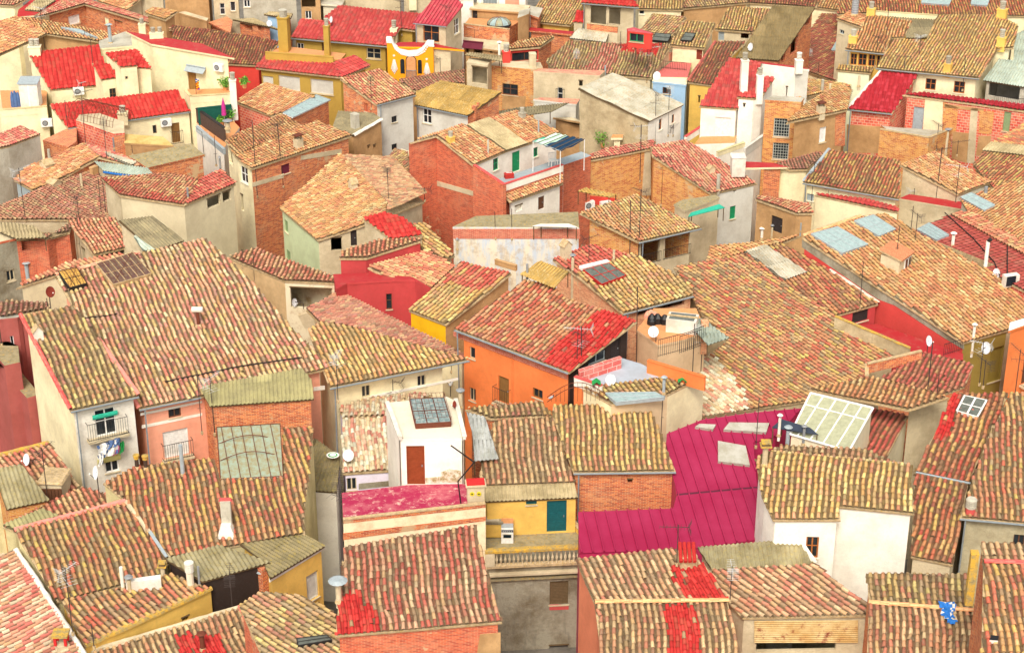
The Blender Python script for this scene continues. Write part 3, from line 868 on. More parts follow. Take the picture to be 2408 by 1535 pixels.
ant(2030,330,-120,'rusty tall tv mast before the ochre veranda roof, left one',kind='pole'); ant(2083,480,-200,'rusty tall tv mast before the ochre veranda roof, right one')
org('M0')
org('M0')
org('M0')
house('red brick house with white corrugated attic roof and dark window holes, left','brickr',ov=.03)
roof([(115,148),(490,100),(520,20),(330,145),(0,90)], (0,1), 5.6, 3, pal='pinkold')
roof([(0,90),(115,148),(-80,190),(-80,100)],(1,0),5.4,3,'flat','stone')
win(182,190,60,90,'o'); win(275,182,58,74,'o')
sheet('corrugated_sheet','pale corrugated sheet roof over the brick attic openings, left edge','roof sheet',[(-40,85),(112,150),(330,142),(240,60),(60,35),(-30,40)],'fibre')
face(40,300,'greyold'); win(75,410,60,80,'w','stone')
pipe(198,440,1.0,.15,'greyb',cap='disc')
org('M0')
org('M0')
house('short tiled shed with lichen tiles over a dark opening beside a grey pier, left','stone',ov=.25)
roof([(660,262),(935,198),(815,0),(475,20)], (0,1), 5.6, 17, pal='pinkt')
win(790,250,180,60,'o'); win(592,262,20,76,'o')
ant(577,320,-20,'slender tv pole beside the lichen tiled shed, left',kind='pole')
org('M0')
org('M0')
house('corrugated fibre cement roof with a lichen edge below the grey rendered wall, left','stone',ov=.1)
roof([(1085,232),(1298,162),(1080,-10),(835,20)], (0,1), 4.9, 15, 'corr','fibredark')
sky([(945,135),(1010,235),(1090,232),(960,130)],'corrg')
# pink coped wall behind W2
org('M0')
org('M0')
house('low pale wall house with a pink tiled coping behind the biggest tiled roof, left','cream',ov=.05)
roof([(112,490),(395,400),(880,268),(860,255),(480,320)], (0,2), 7.3, -3, pal='pinkt')
org('M0')
org('M0')
org('M0')
house('maroon rendered building with stepped parapets at the left edge','maroonp',ov=.02)
flat([(-200,1180),(110,1170),(110,1100),(-200,1100)],4.2,'flat','mossgrey')
mass('maroonp',.02)
flat([(-40,720),(122,705),(150,690),(60,640),(-40,650)],7.6,'flat','corrlight')
roof([(-40,690),(20,700),(345,640),(340,600),(60,580),(-40,620)],(0,2),7.7,3,pal='pinkold')
win(86,880,26,90,'w','white')
mass('maroonp',.02)
flat([(-40,960),(32,1044),(140,1020),(128,905),(-40,900)],6.3,'flat','mossgrey')
mass('maroonp',.02)
flat([(45,1117),(190,1272),(280,1247),(150,1088),(100,1080)],5.2,'flat','mossgrey')
dish2(365,525,.5,(358,640),'rusty maroon satellite dish on a pole at the left gable')
ant(338,640,570,'short bare pole beside the rusty maroon dish',kind='pole'); ant(12,900,-200,'thin tv antenna at the far left edge before the maroon building')
org('M0')
org('M0')
org('M0')
house('tan tiled house with a pale gable wall and a framed roof terrace, left centre','creambr',ov=.05)
roof([(1605,275),(2005,442),(2380,460),(2420,440),(1800,212)], (1,2), 6.3, 6, pal='pinkt')
face(1800,450,'adobe2'); 
win(2195,570,290,140,'o')
patchw([(2100,690),(2360,630),(2360,740),(2150,780)],'stone')
dish2(2075,600,.42,(2140,640),'white satellite dish hanging in the framed roof terrace opening, left centre')
ant(1795,460,210,'tall rusty tv mast on the tan tiled house, left centre',kind='pole')
ant(1712,350,225,'thin pale pole on the tan tiled house, left centre',kind='pole')
org('M1')
org('M1')
house('deep red rendered house with stepped parapets and pink tiled roofs, centre left','redpl',ov=.08)
roof([(-20,283),(172,283),(560,160),(565,140),(270,153),(0,235)], (0,1), 5.6, 6, pal='pinkt')
mass('redpl',.03)
roof([(348,432),(632,492),(800,345),(590,225),(185,345)], (1,2), 4.6, 12, pal='pinkt')
mass('redpl',.03)
roof([(-40,505),(40,462),(200,450),(355,440),(515,440),(630,495),(500,420),(190,390),(-60,400)],(3,4),4.65,2,'flat','redmetal')
win(345,592,62,110,'w','brown')
org('M1')
org('M1')
house('small house with pink and ochre tiles over a bright yellow wall, centre','yellowb',ov=.1)
roof([(470,650),(732,752),(1060,500),(1195,388),(850,310),(700,452)], (0,1), 4.6, 17, pal='ochre', zone=[([(850,312),(1195,385),(1060,490),(900,520),(800,480),(700,450)],'pinkr')])
face(960,640,'adobe'); face(1120,460,'adobe')
org('M0')
org('M0')
house('cream house with a hipped ochre roof and a white eave gutter, centre','cream',ov=.4)
org('M1')
roof([(-30,520),(905,990),(890,1000),(0,755),(-150,740),(-250,640)], (0,1), 6.2, 12, pal='pinkold')
mass('cream',.45)
roof([(-85,1195),(900,998),(0,752),(-145,735),(-235,790)], (0,1), 6.1, 17, pal='ochre', gut=1, zone=[([(800,930),(500,840),(460,870),(850,980)],'lich')])
win(563,1152,58,76,'w','stone'); win(172,1225,60,80,'w','stone')
patchw([(200,1255),(820,1130),(820,1145),(200,1275)],'white')
dish2(773,1150,.5,(768,1255),'white satellite dish on a black bracket at the cream hipped house')
ant(372,1520,1140,'tv antenna with a wide head on a black mast before the hipped roof'); ant(775,1090,930,'small white tv antenna at the corner of the hipped roof')
# big W2
org('M0')
org('M0')
org('M0')
house('biggest tiled house with pale mixed tiles and two mesh skylights, pink front wall, left','pinkp',ov=.35)
roof([(982,1345),(1415,1258),(2325,1058),(1620,290),(1450,142),(980,255),(390,410),(500,600),(700,860)], (0,2), 6.0, 18.5, pal='mix', gut=1, cap=[(0,8,'pinkc'),(5,6,'pinkt')])
sky([(800,490),(1068,412),(935,262),(680,342)],'mesh'); sky([(492,512),(612,480),(540,368),(412,396)],'ochreglass')
face(300,520,'cream')
win(1232,1375,90,66,'w','brown'); win(1242,1590,180,190,'s','white',rail=1)
patchw([(1000,1465),(1425,1378),(1425,1395),(1000,1485)],'white'); patchw([(990,1378),(1425,1290),(1425,1305),(990,1395)],'white'); patchw([(2210,1195),(2290,1185),(2290,1212),(2210,1222)],'white')
chim2('hpipe',1400,760); cable([(1165,1172),(1410,1122),(1700,1062),(2130,1000)]); cable([(600,722),(720,712),(830,692)])
org('M0')
org('M0')
house('tiled house with a cream side wall and whitewashed front with balcony, left','cream',ov=.2)
roof([(497,1358),(978,1252),(700,860),(522,622),(145,690)], (0,1), 6.0, 18.5, pal='old', gut=1, cap=[(0,4,'pinkr'),(1,2,'pinkc')])
face(700,1400,'whiteold')
win(745,1440,150,190,'w','white',bal=1); awn3(738,1392,180,36,'greenb')
org('L0')
win(790,215,100,90,'w','white'); awn3(765,165,165,50,'straw')
org('M0')
chim(270,850,.55,.45,.7,'gablew')
laundry()
org('M0')
org('M0')
org('M0')
house('brick topped house with an olive corrugated roof and red tile eave, left centre','brick',ov=.15)
roof([(1480,1328),(2212,1278),(2200,1145),(2128,1062),(1405,1192)], (0,1), 5.6, 17, 'corr','fibreolive', eave='pinkr')
ant(1425,1520,1080,'tall rusty tv pole before the brick topped house with olive roof',kind='pole'); ant(1515,1530,1120,'tv antenna with crowded rods before the olive corrugated roof'); 
org('M1')
ant(-25,1300,960,'tv antenna with a dense grid head left of the hipped roof')
# red house
org('M1')
org('M2')
org('M2')
org('M2')
org('M2')
house('strip of pink tiled roof and mortar wall beyond the dull red ribbed roof','stone')
roof([(1890,-20),(2480,300),(2480,220),(2080,-20),(2000,-40)], (0,1), 5.6, 3, pal='pinkt')
org('M2')
org('M2')
org('M2')
house('far right house with dull red ribbed roof, crossed by black cables','brickb',ov=.1)
roof([(2480,550),(2480,300),(1890,-20),(1640,95)], (3,0), 5.0, 3, 'redtile','reddull')
sky([(1790,165),(1880,130),(1740,45),(1655,90)],'glass'); pipe(1905,200,.7,.12,'white',cap='disc'); pipe(2135,355,1.7,.14,'white',cap='hood'); acu2(2310,480); dish(2210,420,.5,.3,'white satellite dish on the dull red ribbed roof')
cable([(1850,-20),(2050,160),(2200,330),(2235,420)]); cable([(2290,220),(2290,410)])
org('M2')
org('M2')
org('M2')
house('wide orange tan tiled house with two glass roof lights and a small dormer, right','stone',ov=.12)
roof([(1985,880),(2300,790),(2490,722),(2480,545),(1650,100),(1430,-30),(1255,-5),(845,135)], (0,2), 5.4, 15, pal='tan', cap=[(7,6,'tan')])
sky([(1125,258),(1308,195),(1092,72),(905,122)],'glass'); sky([(1385,138),(1502,88),(1345,-12),(1210,30)],'glass')
face(1600,720,'redb'); patchw([(845,150),(1400,480),(1985,880),(1985,930),(1850,850),(1500,620),(1380,575),(845,210)],'greyold')
face(2200,900,'olive')
chim2('dormer',1500,330)
win(2225,1030,120,230,'s','olive2'); 
ant(1505,320,60,'rusty tv pole by the small dormer, right',kind='pole'); ant(1640,180,-30,'short tv antenna with a small dish behind the dormer, right'); ant(1610,100,-80,'thin tv mast near the far glass roof light, right',kind='pole'); pipe(2040,950,1.6,.1,'white',cap='disc')
mass('orange',.1)
roof([(2300,800),(2480,735),(2480,690),(2310,740)],(0,1),5.3,4,'flat','white')
win(2460,1000,100,300,'d','brown',rail=1)
org('M2')
org('M2')
org('M2')
house('tiled house with a corrugated patch and white flashing, red recessed wall, right','redpl',ov=.1)
roof([(1080,690),(1385,605),(1040,370),(690,180),(350,275)], (0,1), 5.1, 14, pal='darkmix', cap=[(2,1,'white')])
sky([(718,440),(878,385),(582,195),(440,240)],'corrw')
win(1255,690,110,90,'s','darkd')
ant(1250,640,310,'rusty tall tv mast at the red recessed wall, right',kind='pole')
mass('stone2',.1,base=None)
roof([(690,180),(840,120),(480,180),(200,205),(160,330),(350,275)], (5,0), 6.2, 2, pal='tan')
org('M2')
org('M2')
org('M2')
house('sunken red painted yard beside the recessed red wall, right','redpl',ov=.0)
flat([(1100,780),(1600,1000),(1980,1000),(1980,960),(1370,750)],2.6,'flat','redmetal')
rail([(1840,975),(1970,935)],.7)
org('M2')
org('M2')
org('M2')
house('very large brown and ochre tiled roof house with a pale patched corner, right centre','stone2',ov=.1)
roof([(140,1398),(870,1292),(1315,1120),(1310,1050),(1505,980),(1075,695),(420,265),(-60,345),(80,570),(170,730),(335,860),(200,960),(0,1010)], (0,1), 4.6, 15, pal='mixd', sp=.24, dir=((1000,640),(420,265)), zone=[([(-20,1000),(200,950),(340,1090),(500,1330),(140,1420),(-20,1300)],'white')])
parap((1075,700),(1605,925),.75,'stone2')
org('M2')
org('M2')
org('M2')
house('red tiled house with a brick parapet right of the very large roof','brick',ov=.05)
roof([(1390,1135),(1830,1245),(1990,1185),(2055,1030),(1700,945)], (0,1), 4.3, 14, pal='pinkd')
parap((1308,1035),(1690,945),.5,'brick'); parap((1308,1120),(1308,1035),.3,'brick')
dish2(1725,870,.5,(1725,950),'white satellite dish at the peak of the red tiled house, right'); dish2(2130,920,.55,(2105,1060),'white satellite dish before the olive wall, right')
ant(1700,1490,880,'tall rusty tv antenna before the red tiled house, right',kind='pole'); ant(1780,1390,1110,'short rusty tv pole before the tan porch roof, right',kind='pole'); ant(2095,1180,870,'tv antenna with crowded rods before the olive wall'); ant(2345,1250,930,'black tv antenna with a helical boom before the orange wall')
org('M1')
org('M1')
org('M1')
org('M1')
house('tiled house with a skylight edged in red and a long concrete flue, centre','brickl',ov=.15)
roof([(1650,400),(2040,275),(2010,255),(1760,190),(1490,290)], (1,0), 5.9, 12, pal='pinkr')
roof([(1985,672),(2480,545),(2480,480),(2300,380),(2040,275),(1650,400)], (0,1), 5.0, 14, pal='ochre', gut=1)
sky([(1832,478),(2005,415),(1885,328),(1702,375)],'skyred')
pipe(1625,575,2.6,.11,'stone',cap='disc'); pipe(1918,310,.7,.09,'stone'); ant(1742,330,130,'tv antenna with a long horizontal boom above the red edged skylight'); chim(1580,240,.6,.5,.7,'gable')
win(2250,600,330,110,'o')
org('M2')
org('M2')
org('M2')
org('M2')
house('open cluttered roof terrace with white tank box and iron railing, centre right','adobe3',ov=.05)
org('M1')
flat([(2080,790),(2230,900),(2420,860),(2570,800),(2500,640),(2200,640)],3.4,'flat','terracotta')
rail([(2230,985),(2440,930),(2560,880)],1.0)
box('water_tank','white peeling masonry tank on the cluttered terrace','tank',2400,790,1.6,1.0,.75,'whiteold')
dish2(2195,805,.5,(2215,870),'white satellite dish at the cluttered terrace corner')
box('plastic_chair_stack','dark bags piled under the open terrace roof','bags',2230,740,1.2,.6,.6,'darkd'); box('cloth_pile','pinkish cloth pile under the open terrace roof','cloth',2180,700,.8,.5,.4,'pinkp')
ant(2078,1050,490,'tall rusty tv pole beside the cluttered terrace',kind='pole')
org('M2')
sheet('glass_awning','pale blue glass roof beside the white tank box','glass roof',[(180,900),(330,850),(150,720),(20,680),(0,700)],'fibregreen')
rail([(-20,960),(130,910)],1.0); boxw(150,900,.35,.35,1.4,'brickl')
ant(60,1330,750,'tall thin tv antenna right of the orange parapet',); ant(115,1400,810,'second tall tv antenna right of the orange parapet')

org('M1')
org('M1')
house('orange rendered house with a salmon tiled roof and a bright red tiled corner, centre','orange',ov=.3)
roof([(798,782),(1600,1087),(2080,728),(1660,590),(1580,570),(1500,480),(1290,440)], (0,1), 5.6, 17, pal='pinkr2', gut=1, zone=[([(1420,1010),(1540,880),(1815,645),(2100,720),(1600,1110)],'red')])
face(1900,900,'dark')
win(921,955,40,80,'w','stone'); win(1142,1215,74,180,'d','wood2',rail=1); win(923,1248,44,90,'w','stone'); win(1382,1242,70,66,'w','wood2'); win(1930,930,70,130,'d','darkd'); win(1800,990,120,70,'w','greyb')
patchw([(790,805),(1595,1105),(1595,1145),(790,835)],'brickd'); patchw([(1195,980),(1210,985),(1210,1300),(1195,1300)],'orange2')
ant(1655,1120,800,'tv antenna with a white yagi before the bright red tiled corner, left one'); ant(1690,1290,770,'tv antenna with a white yagi before the bright red tiled corner, right one')
mass('orange',.02)
flat([(1700,1120),(1860,1195),(2370,1165),(2110,1030),(1960,985)],4.2,'flat','paleblue')
parap((1680,1085),(1972,990),.6,'brickblock'); parap((2155,1010),(2560,1130),.7,'orange'); parap((1640,1125),(1830,1190),.5,'white')
chimg(1795,1210); chimg(2400,1190)
dish2(1898,1145,.5,(1890,1185),'white satellite dish on the pale blue terrace')
sheet('corrugated_canopy','ochre ribbed canopy over a dark vent between the red house and the skylight','canopy',[(1500,497),(1605,385),(1400,305),(1262,400)],'fibreochre')
pipe(1308,400,.6,.09,'metal')
# bottom centre
org('L1')
org('L1')
org('L1')
org('L1')
house('house with a large curved ochre coping and blue glass strip behind the twin tiled roofs','cream',ov=.02)
org('M1')
roof([(1900,1310),(2300,1240),(2560,1110),(2500,1090),(1700,1200),(1870,1290)],(0,1),4.6,3,pal='ochre')
sky([(1935,1312),(2275,1275),(2210,1240),(1860,1245)],'glass')
face(2200,1350,'adobe3')
pipe(2270,1240,.8,.1,'greyb',cap='disc'); ant(2250,1540,1210,'rusty tv pole before the curved beige wall',kind='pole')
arch((1450,1300),(1880,1290))
bird(1475,1290)
org('M1')
org('M1')
org('M1')
house('magenta standing seam metal roofed building, lower right centre','seamw',ov=.02)
org('L2')
roof([(-40,425),(528,372),(500,50),(660,10),(840,-190),(500,-160),(140,-110),(-110,-10),(-115,60)], (0,1), 3.4, 16, 'seam','magenta')
sky([(252,188),(475,215),(445,80),(250,45)],'panel'); sky([(290,-35),(590,-15),(612,-80),(330,-85)],'panel'); sky([(90,-55),(215,-35),(235,-70),(120,-75)],'panel'); stepedge((-38,422),(526,370))
org('L2')
org('L2')
org('L2')
house('twin pitched tiled house with ochre tiles over a red brick wall and yellow patio','brick',ov=.12)
org('M1')
roof([(1050,1412),(1490,1392),(1400,1288),(870,1345)], (0,1), 5.6, 6, pal='old')
mass('brick',.12)
org('L1')
roof([(1635,258),(2357,248),(2185,-165),(1915,-160),(1885,-215),(1490,-215),(1488,-140)], (0,1), 4.6, 17, pal='ochre', gut=1)
win(2033,325,34,26,'o')
mass('yellow',.1)
roof([(965,355),(1645,330),(1488,-140),(1080,-110),(1000,100)], (0,1), 4.9, 17, pal='tanold')
mass('yellow',.1)
roof([(1012,466),(1668,436),(1640,335),(1003,362)], (0,1), 4.5, 13, 'corr','fibre', ov=.4)
win(1516,570,140,220,'d','teal'); win(1338,475,76,30,'s','teal')
sheet('corrugated_lean_to','grey corrugated sheet standing steeply beside the twin tiled roof','roof sheet',[(935,180),(1105,165),(1010,-130),(880,-160),(925,0)],'fibregrey')
mass('greyold',.0)
flat([(1010,812),(1690,778),(1690,660),(1595,668),(1020,720)],3.2,'flat','mossgrey')
balus((1010,810),(1750,775))
win(1532,1110,132,165,'s','brownold'); win(1530,1510,132,60,'o')
parap((1590,560),(1745,760),.3,'yellow')
patchw([(1465,1195),(1600,1190),(1600,1225),(1465,1230)],'pinkd')
stove(1168,720); sink(1060,640)
org('M1')
org('M1')
org('M1')
org('M1')
house('lower magenta standing seam roof below the red brick wall, lower right centre','seamw',ov=.02)
org('L2')
roof([(-725,830),(60,800),(640,720),(540,480),(528,372),(-40,425),(-65,515),(-735,540)], (0,2), 2.6, 14, 'seam','magenta')
org('M1')
org('M1')
org('M1')
house('low white house with a cage covered skylight, whitewashed tiles and a brown door','lilac',ov=.05)
roof([(5,1405),(325,1400),(640,1240),(520,1235),(200,1265),(-20,1330)], (0,1), 5.2, 5, pal='white')
org('L1')
mass('lilac',.12)
roof([(8,266),(402,240),(330,-150),(5,-120)], (0,1), 4.3, 17, pal='white')
win(55,345,100,86,'w','stone')
patchw([(120,340),(440,310),(440,345),(120,380)],'greyold')
dish2(50,140,.5,(60,215),'white satellite dish leaning on the whitewashed tiles')
org('M1')
mass('white',.02)
flat([(410,1558),(850,1555),(790,1285),(740,1262),(320,1305)],4.9,'flat','whitec')
sky([(520,1478),(772,1462),(722,1290),(480,1300)],'cage')
parap((312,1300),(404,1550),.14,'whiteold'); parap((795,1280),(858,1548),.14,'whiteold')
org('L1')
win(522,212,128,275,'d','wood3')
patchw([(700,260),(760,235),(840,250),(845,330),(690,330)],'lichw'); patchw([(590,300),(690,290),(690,335),(590,335)],'lichw')
pipe(838,-200,.8,.13,'stone',cap='disc'); dish(800,-190,.3,.3,'weathered brown dish on the stub flue beside the caged skylight')
org('L1')
org('L1')
house('raised terrace with a worn crimson floor and brick and cream banded parapet, bottom centre','creambr2',ov=.0)
flat([(10,590),(1012,478),(885,340),(460,350),(0,405)],3.0,'flat','crimson')
parap((10,598),(1014,484),.18,'brick')
patchw([(10,690),(1016,572),(1016,600),(10,735)],'brick'); 
chimeyes(945,460)
dark_pipe([(770,72),(935,190),(820,325),(840,480)])
org('L0')
org('L0')
org('L0')
org('L0')
house('low corrugated mossy roofed hut with a white wall beside the crimson terrace','white',ov=.05)
roof([(2170,385),(2375,400),(2400,150),(2220,20),(2200,60)], (0,1), 3.9, 10, 'corr','fibremoss')
signoval(2350,195)
org('L2')
org('M2')
org('M2')
org('M2')
house('porch with a white framed glass roof and a wide tan tiled canopy, right','creamw',ov=.05)
roof([(1175,1650),(1420,1720),(1595,1388),(1345,1345)], (0,1), 4.3, 16, pal='pinkd')
face(1580,1600,'brick')
roof([(760,1530),(1175,1650),(1345,1345),(905,1240)], (0,1), 4.3, 17, 'glassr','glassy')
mass('stone',.0)
flat([(1600,1345),(1870,1275),(1800,1255),(1620,1300)],5.2,'flat','stone')
mass('creamw',.12,base=None)
roof([(885,1205),(1600,1350),(1880,1260),(1340,1120)], (0,1), 5.9, 8, pal='tan')
sheet('tarp_panels','dark blue panels propped beside the glass porch','panel',[(630,1480),(960,1530),(900,1480),(700,1420)],'darkblue')
pipe(680,1535,1.0,.09,'white',cap='disc'); pipe(738,1630,1.1,.13,'greyb',cap='disc'); pipe(852,1600,.9,.09,'metal',cap='disc'); ant(518,1620,1270,'slim rusty tv pole rising from the magenta roof',kind='pole')
org('L2')
dish2(8,660,.5,(60,700),'white satellite dish tilted over the magenta roof')
org('L2')
org('L2')
org('L2')
house('white walled house with an ochre tiled roof and dark brown window, lower right','white',ov=.15)
roof([(590,128),(1605,218),(1440,165),(1300,95),(700,70)], (0,1), 6, 6, pal='tanold')
roof([(640,590),(1118,590),(1105,495),(1637,548),(1605,218),(590,128),(520,170),(560,420)], (2,3), 5.3, 17, pal='ochre', gut=0, cap=[(5,4,'white')])
win(915,790,90,150,'w','woodo'); 
pipe(580,210,1.0,.16,'stone',cap='hat')
mass('stone',.1)
org('M2')
org('L2')
org('L2')
org('L2')
house('right edge house with two steep dark tiled roofs meeting in a valley, lower right','stone',ov=.1)
roof([(1640,255),(2015,335),(2300,-300),(1900,-290),(1800,-60)], (0,1), 4.9, 15, pal='darkmix', zone=[([(1820,-320),(1960,-320),(1880,20),(1760,20)],'red')])
org('M2')
sky([(1935,1370),(2080,1412),(2145,1295),(1990,1262)],'skyw')
ant(2120,1200,1000,'tv antenna with a white feed before the dark valley roofs')
org('L2')
mass('stone',.1)
roof([(1612,850),(1905,908),(2015,345),(1640,270)], (0,1), 3.9, 15, pal='darkmix')
sheet('long_flashing','long grey metal strip across the dark tiled roof, lower right','metal strip',[(1645,262),(2030,342),(2035,332),(1650,254)],'greyb')
org('L2')
org('L2')
org('L2')
house('grey rendered house with a broad tiled roof at the lower right edge','greyold2',ov=.2)
roof([(1958,575),(2490,622),(2490,-300),(2320,-300),(2150,20)], (0,1), 4.9, 16, pal='mixd', gut=1)
win(2372,745,80,90,'w','brown')
chim2('barrel',2030,540)
org('L0')
org('L0')
org('L0')
org('L0')
house('tiled house with moss and a low attic hatch behind the corrugated roof, lower left','creamg',ov=.1)
roof([(345,480),(580,400),(345,52),(-40,150),(-40,420)], (0,1), 4.9, 14, pal='pinkt', cap=[(3,2,'lich')])
chim2('hatch',395,400)
dish2(200,170,.5,(215,230),'white satellite dish on the mossy ridge, lower left')
ant(345,530,90,'tv antenna with a striped rod head, lower left'); 
mass('bricko',.1)
roof([(45,520),(348,455),(150,205),(-50,240)], (0,1), 5.0, 14, 'corr','fibreochre2')
org('L0')
org('L0')
org('L0')
house('low tangle of pinkish tiles with a corrugated strip behind the mossy tiled roof','creamg',ov=.05)
roof([(100,668),(430,590),(890,458),(720,400),(590,360),(350,470),(20,635)], (0,2), 4.2, 6, pal='pinkt')
sky([(105,660),(420,570),(300,520),(20,632)],'corrm')
org('L0')
org('L0')
org('L0')
house('house with a large arched glass skylight set in a wide mossy tiled roof, lower left','creamg',ov=.05)
roof([(1175,857),(2150,692),(2145,560),(2210,-60),(2000,-60),(1998,290),(1555,312),(1510,160),(960,215),(725,330),(890,460)], (0,1), 4.2, 15, pal='mixd')
roof([(1555,312),(1998,290),(1975,-80),(1528,-55)], (0,1), 7, 22, 'glassr','glassold')
archbars((1540,60),(1985,40)); archbars((1550,180),(1990,150))
dish2(700,262,.55,(700,430),'white satellite dish on the edge of the wide mossy tiled roof')
pipe(1290,280,1.6,.12,'greyb'); pipe(968,230,.5,.12,'potb',cap='pot'); pipe(1030,235,.5,.12,'potb',cap='pot')
chim2('whitestack',1600,720)
sheet('lead_pipe','long grey pipe lying on the mossy tiles, lower left','pipe',[(1045,680),(1165,858),(1185,850),(1065,670)],'greyb')
org('L0')
org('L0')
org('L0')
org('L0')
house('yellow walled house with corrugated roofs over a dark open shed, lower left','yellow',ov=.12)
roof([(1905,1005),(2290,778),(2140,692),(1690,762),(1850,880)], (0,1), 3.7, 5, 'corr','fibremoss')
win(2205,1065,84,190,'s','greyw')
patchw([(1900,1010),(2290,780),(2290,800),(1900,1035)],'white')
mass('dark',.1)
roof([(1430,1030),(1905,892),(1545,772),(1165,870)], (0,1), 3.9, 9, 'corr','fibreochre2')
chimw(1860,1090,.4,.4,1.2,'brick'); pipe(1850,1110,1.0,.13,'greyb',cap='disc')
org('L0')
org('L0')
org('L0')
house('tiled house with mossy red tiles and a mortar verge, lower left','creamg',ov=.1)
roof([(405,1168),(1130,985),(1200,880),(885,462),(100,668)], (0,1), 3.9, 15, pal='mixd', cap=[(4,3,'pinkc'),(3,2,'stone')])
org('L0')
org('L0')
org('L0')
house('tiled lean-to with a yellow parapet wall, lower left','yellow',ov=.02)
roof([(600,1485),(1492,1078),(1210,975),(900,1060),(440,1160)], (0,1), 3.3, 13, pal='mixd', cap=[(0,1,'lich')])
win(1308,1295,50,30,'o')
boxw2(1020,1050,'whitelow')
pipe(868,1080,1.1,.1,'white'); pipe(915,1090,.55,.12,'stone',cap='disc'); pipe(1345,1060,.7,.2,'whiter',cap='spin'); pipe(1408,1060,1.0,.07,'metal'); pipe(1150,990,.5,.12,'stone',cap='hat')
ant(1640,1230,960,'tv antenna with a white ladder boom before the dark open shed')
org('L0')
org('L0')
org('L0')
house('house with pale pink tiles running across and a whitewashed verge, lower left corner','stone',ov=.1)
roof([(110,805),(230,980),(620,1580),(-120,1620),(-80,880)], (0,2), 4.4, -15, pal='pinkw', cap=[(0,1,'white'),(1,2,'white')])
pot(440,1500)
ant(515,1400,930,'tall rusty tv antenna with a dense rod head, lower left')
ant(665,1500,1330,'dark green short pole at the corner of the lean-to, lower left',kind='pole')
org('L0')
org('L0')
org('L0')
house('tiled house along the bottom edge with one bright red tile column, lower left','stone',ov=.1)
roof([(540,1550),(1690,1212),(1900,1620),(500,1760)], (0,1), 4.6, -16, pal='tanold', cap=[(1,2,'pinkr'),(0,1,'stone')], zone=[([(1250,1400),(1560,1400),(1600,1560),(1250,1560)],'red')])
pipe(1430,1510,.7,.13,'rust',cap='disc')
org('L0')
org('L0')
org('L0')
house('tiled house at the bottom edge with lichen tiles and a small roof hatch','brickr',ov=.1)
roof([(1690,1192),(1835,1095),(2115,1120),(2350,1235),(2500,1480),(2700,1650),(1900,1650)], (0,1), 4.0, -12, pal='old')
sky([(2100,1490),(2340,1450),(2300,1415),(2090,1440)],'glassdark'); 
org('L0')
org('L0')
org('L0')
house('tiled house with long straight tile columns over a red brick wall, bottom centre','brickr',ov=.15)
org('L1')
roof([(-45,1408),(1132,1310),(935,628),(15,785)], (0,1), 4.3, 17, pal='pinkw3', zone=[([(-60,1120),(120,1100),(260,1250),(250,1420),(-60,1430)],'red')], eave='pinkr')
patchw([(975,1400),(1120,1390),(1120,1560),(950,1560)],'adobe')
ant(12,900,300,'tall black pole with a green grid antenna at its side, bottom centre'); discvent(-20,1170)
org('L2')
org('L2')
org('L1')
org('L1')
org('L2')
org('L2')
house('house with tiles running diagonally, a corrugated upper roof and a rusty sheet front, lower right','stone',ov=.15)
roof([(425,1280),(1385,1262),(940,905),(210,945),(130,950)], (0,1), 4.5, 14, pal='pinkw2', dir=((900,1240),(500,930)))
roof([(210,945),(940,905),(822,728),(108,788)], (0,1), 4.9, 10, 'corr','fibreochre2', cap=[(1,2,'white')])
rustsheet(); win(800,1490,560,60,'o')
org('L2')
org('L1')
org('L1')
house('long tiled roof house stepping down to the bottom edge, salmon side wall, lower right','salmon',ov=.12)
roof([(1785,1180),(2725,1168),(2560,900),(2350,792),(1652,868)], (0,1), 4.4, 15, pal='tanold', dir=((1785,1180),(1652,868)), zone=[([(2330,900),(2600,900),(2740,1180),(2420,1180)],'red')])
roof([(1785,1180),(1840,1640),(2820,1640),(2725,1168)], (0,3), 4.4, -14, pal='tanold', zone=[([(2260,1200),(2500,1200),(2560,1640),(2320,1640)],'red')], cap=[(0,3,'tan')])
org('L2')
chimred(30,900)
ant(-40,915,630,'white tilted dish antenna on a green pole above the tiled ridge, lower right'); ant(335,1170,920,'black tv antenna with a rusty mast by the corrugated roof, lower right')
org('L2')
org('L2')
org('L2')
house('tiled house with broken tiles and a blue tarpaulin scrap, bottom right','brick',ov=.1)
roof([(1318,1182),(2085,1242),(2060,1150),(2000,975),(1305,970)], (0,1), 4.3, 14, pal='old', cap=[(0,1,'tan')])
roof([(1318,1182),(1300,1640),(2110,1640),(2085,1242)], (0,3), 4.3, -14, pal='pinkw2')
tarp(1870,1270)
org('L2')
org('L2')
org('L2')
house('tiled house with mossy pink columns at the bottom right corner, tall lichen pillar beside','brick',ov=.05)
roof([(2125,895),(2480,905),(2480,770),(2105,752)], (0,1), 4.6, 12, pal='tanold', cap=[(0,1,'pinkr')])
roof([(2125,895),(2110,1640),(2480,1640),(2480,905)], (0,3), 4.6, -15, pal='mixd')
chimw(2025,1120,.3,.3,1.9,'lich')
sky([(2165,1450),(2225,1455),(2230,1420),(2175,1415)],'hatchw')


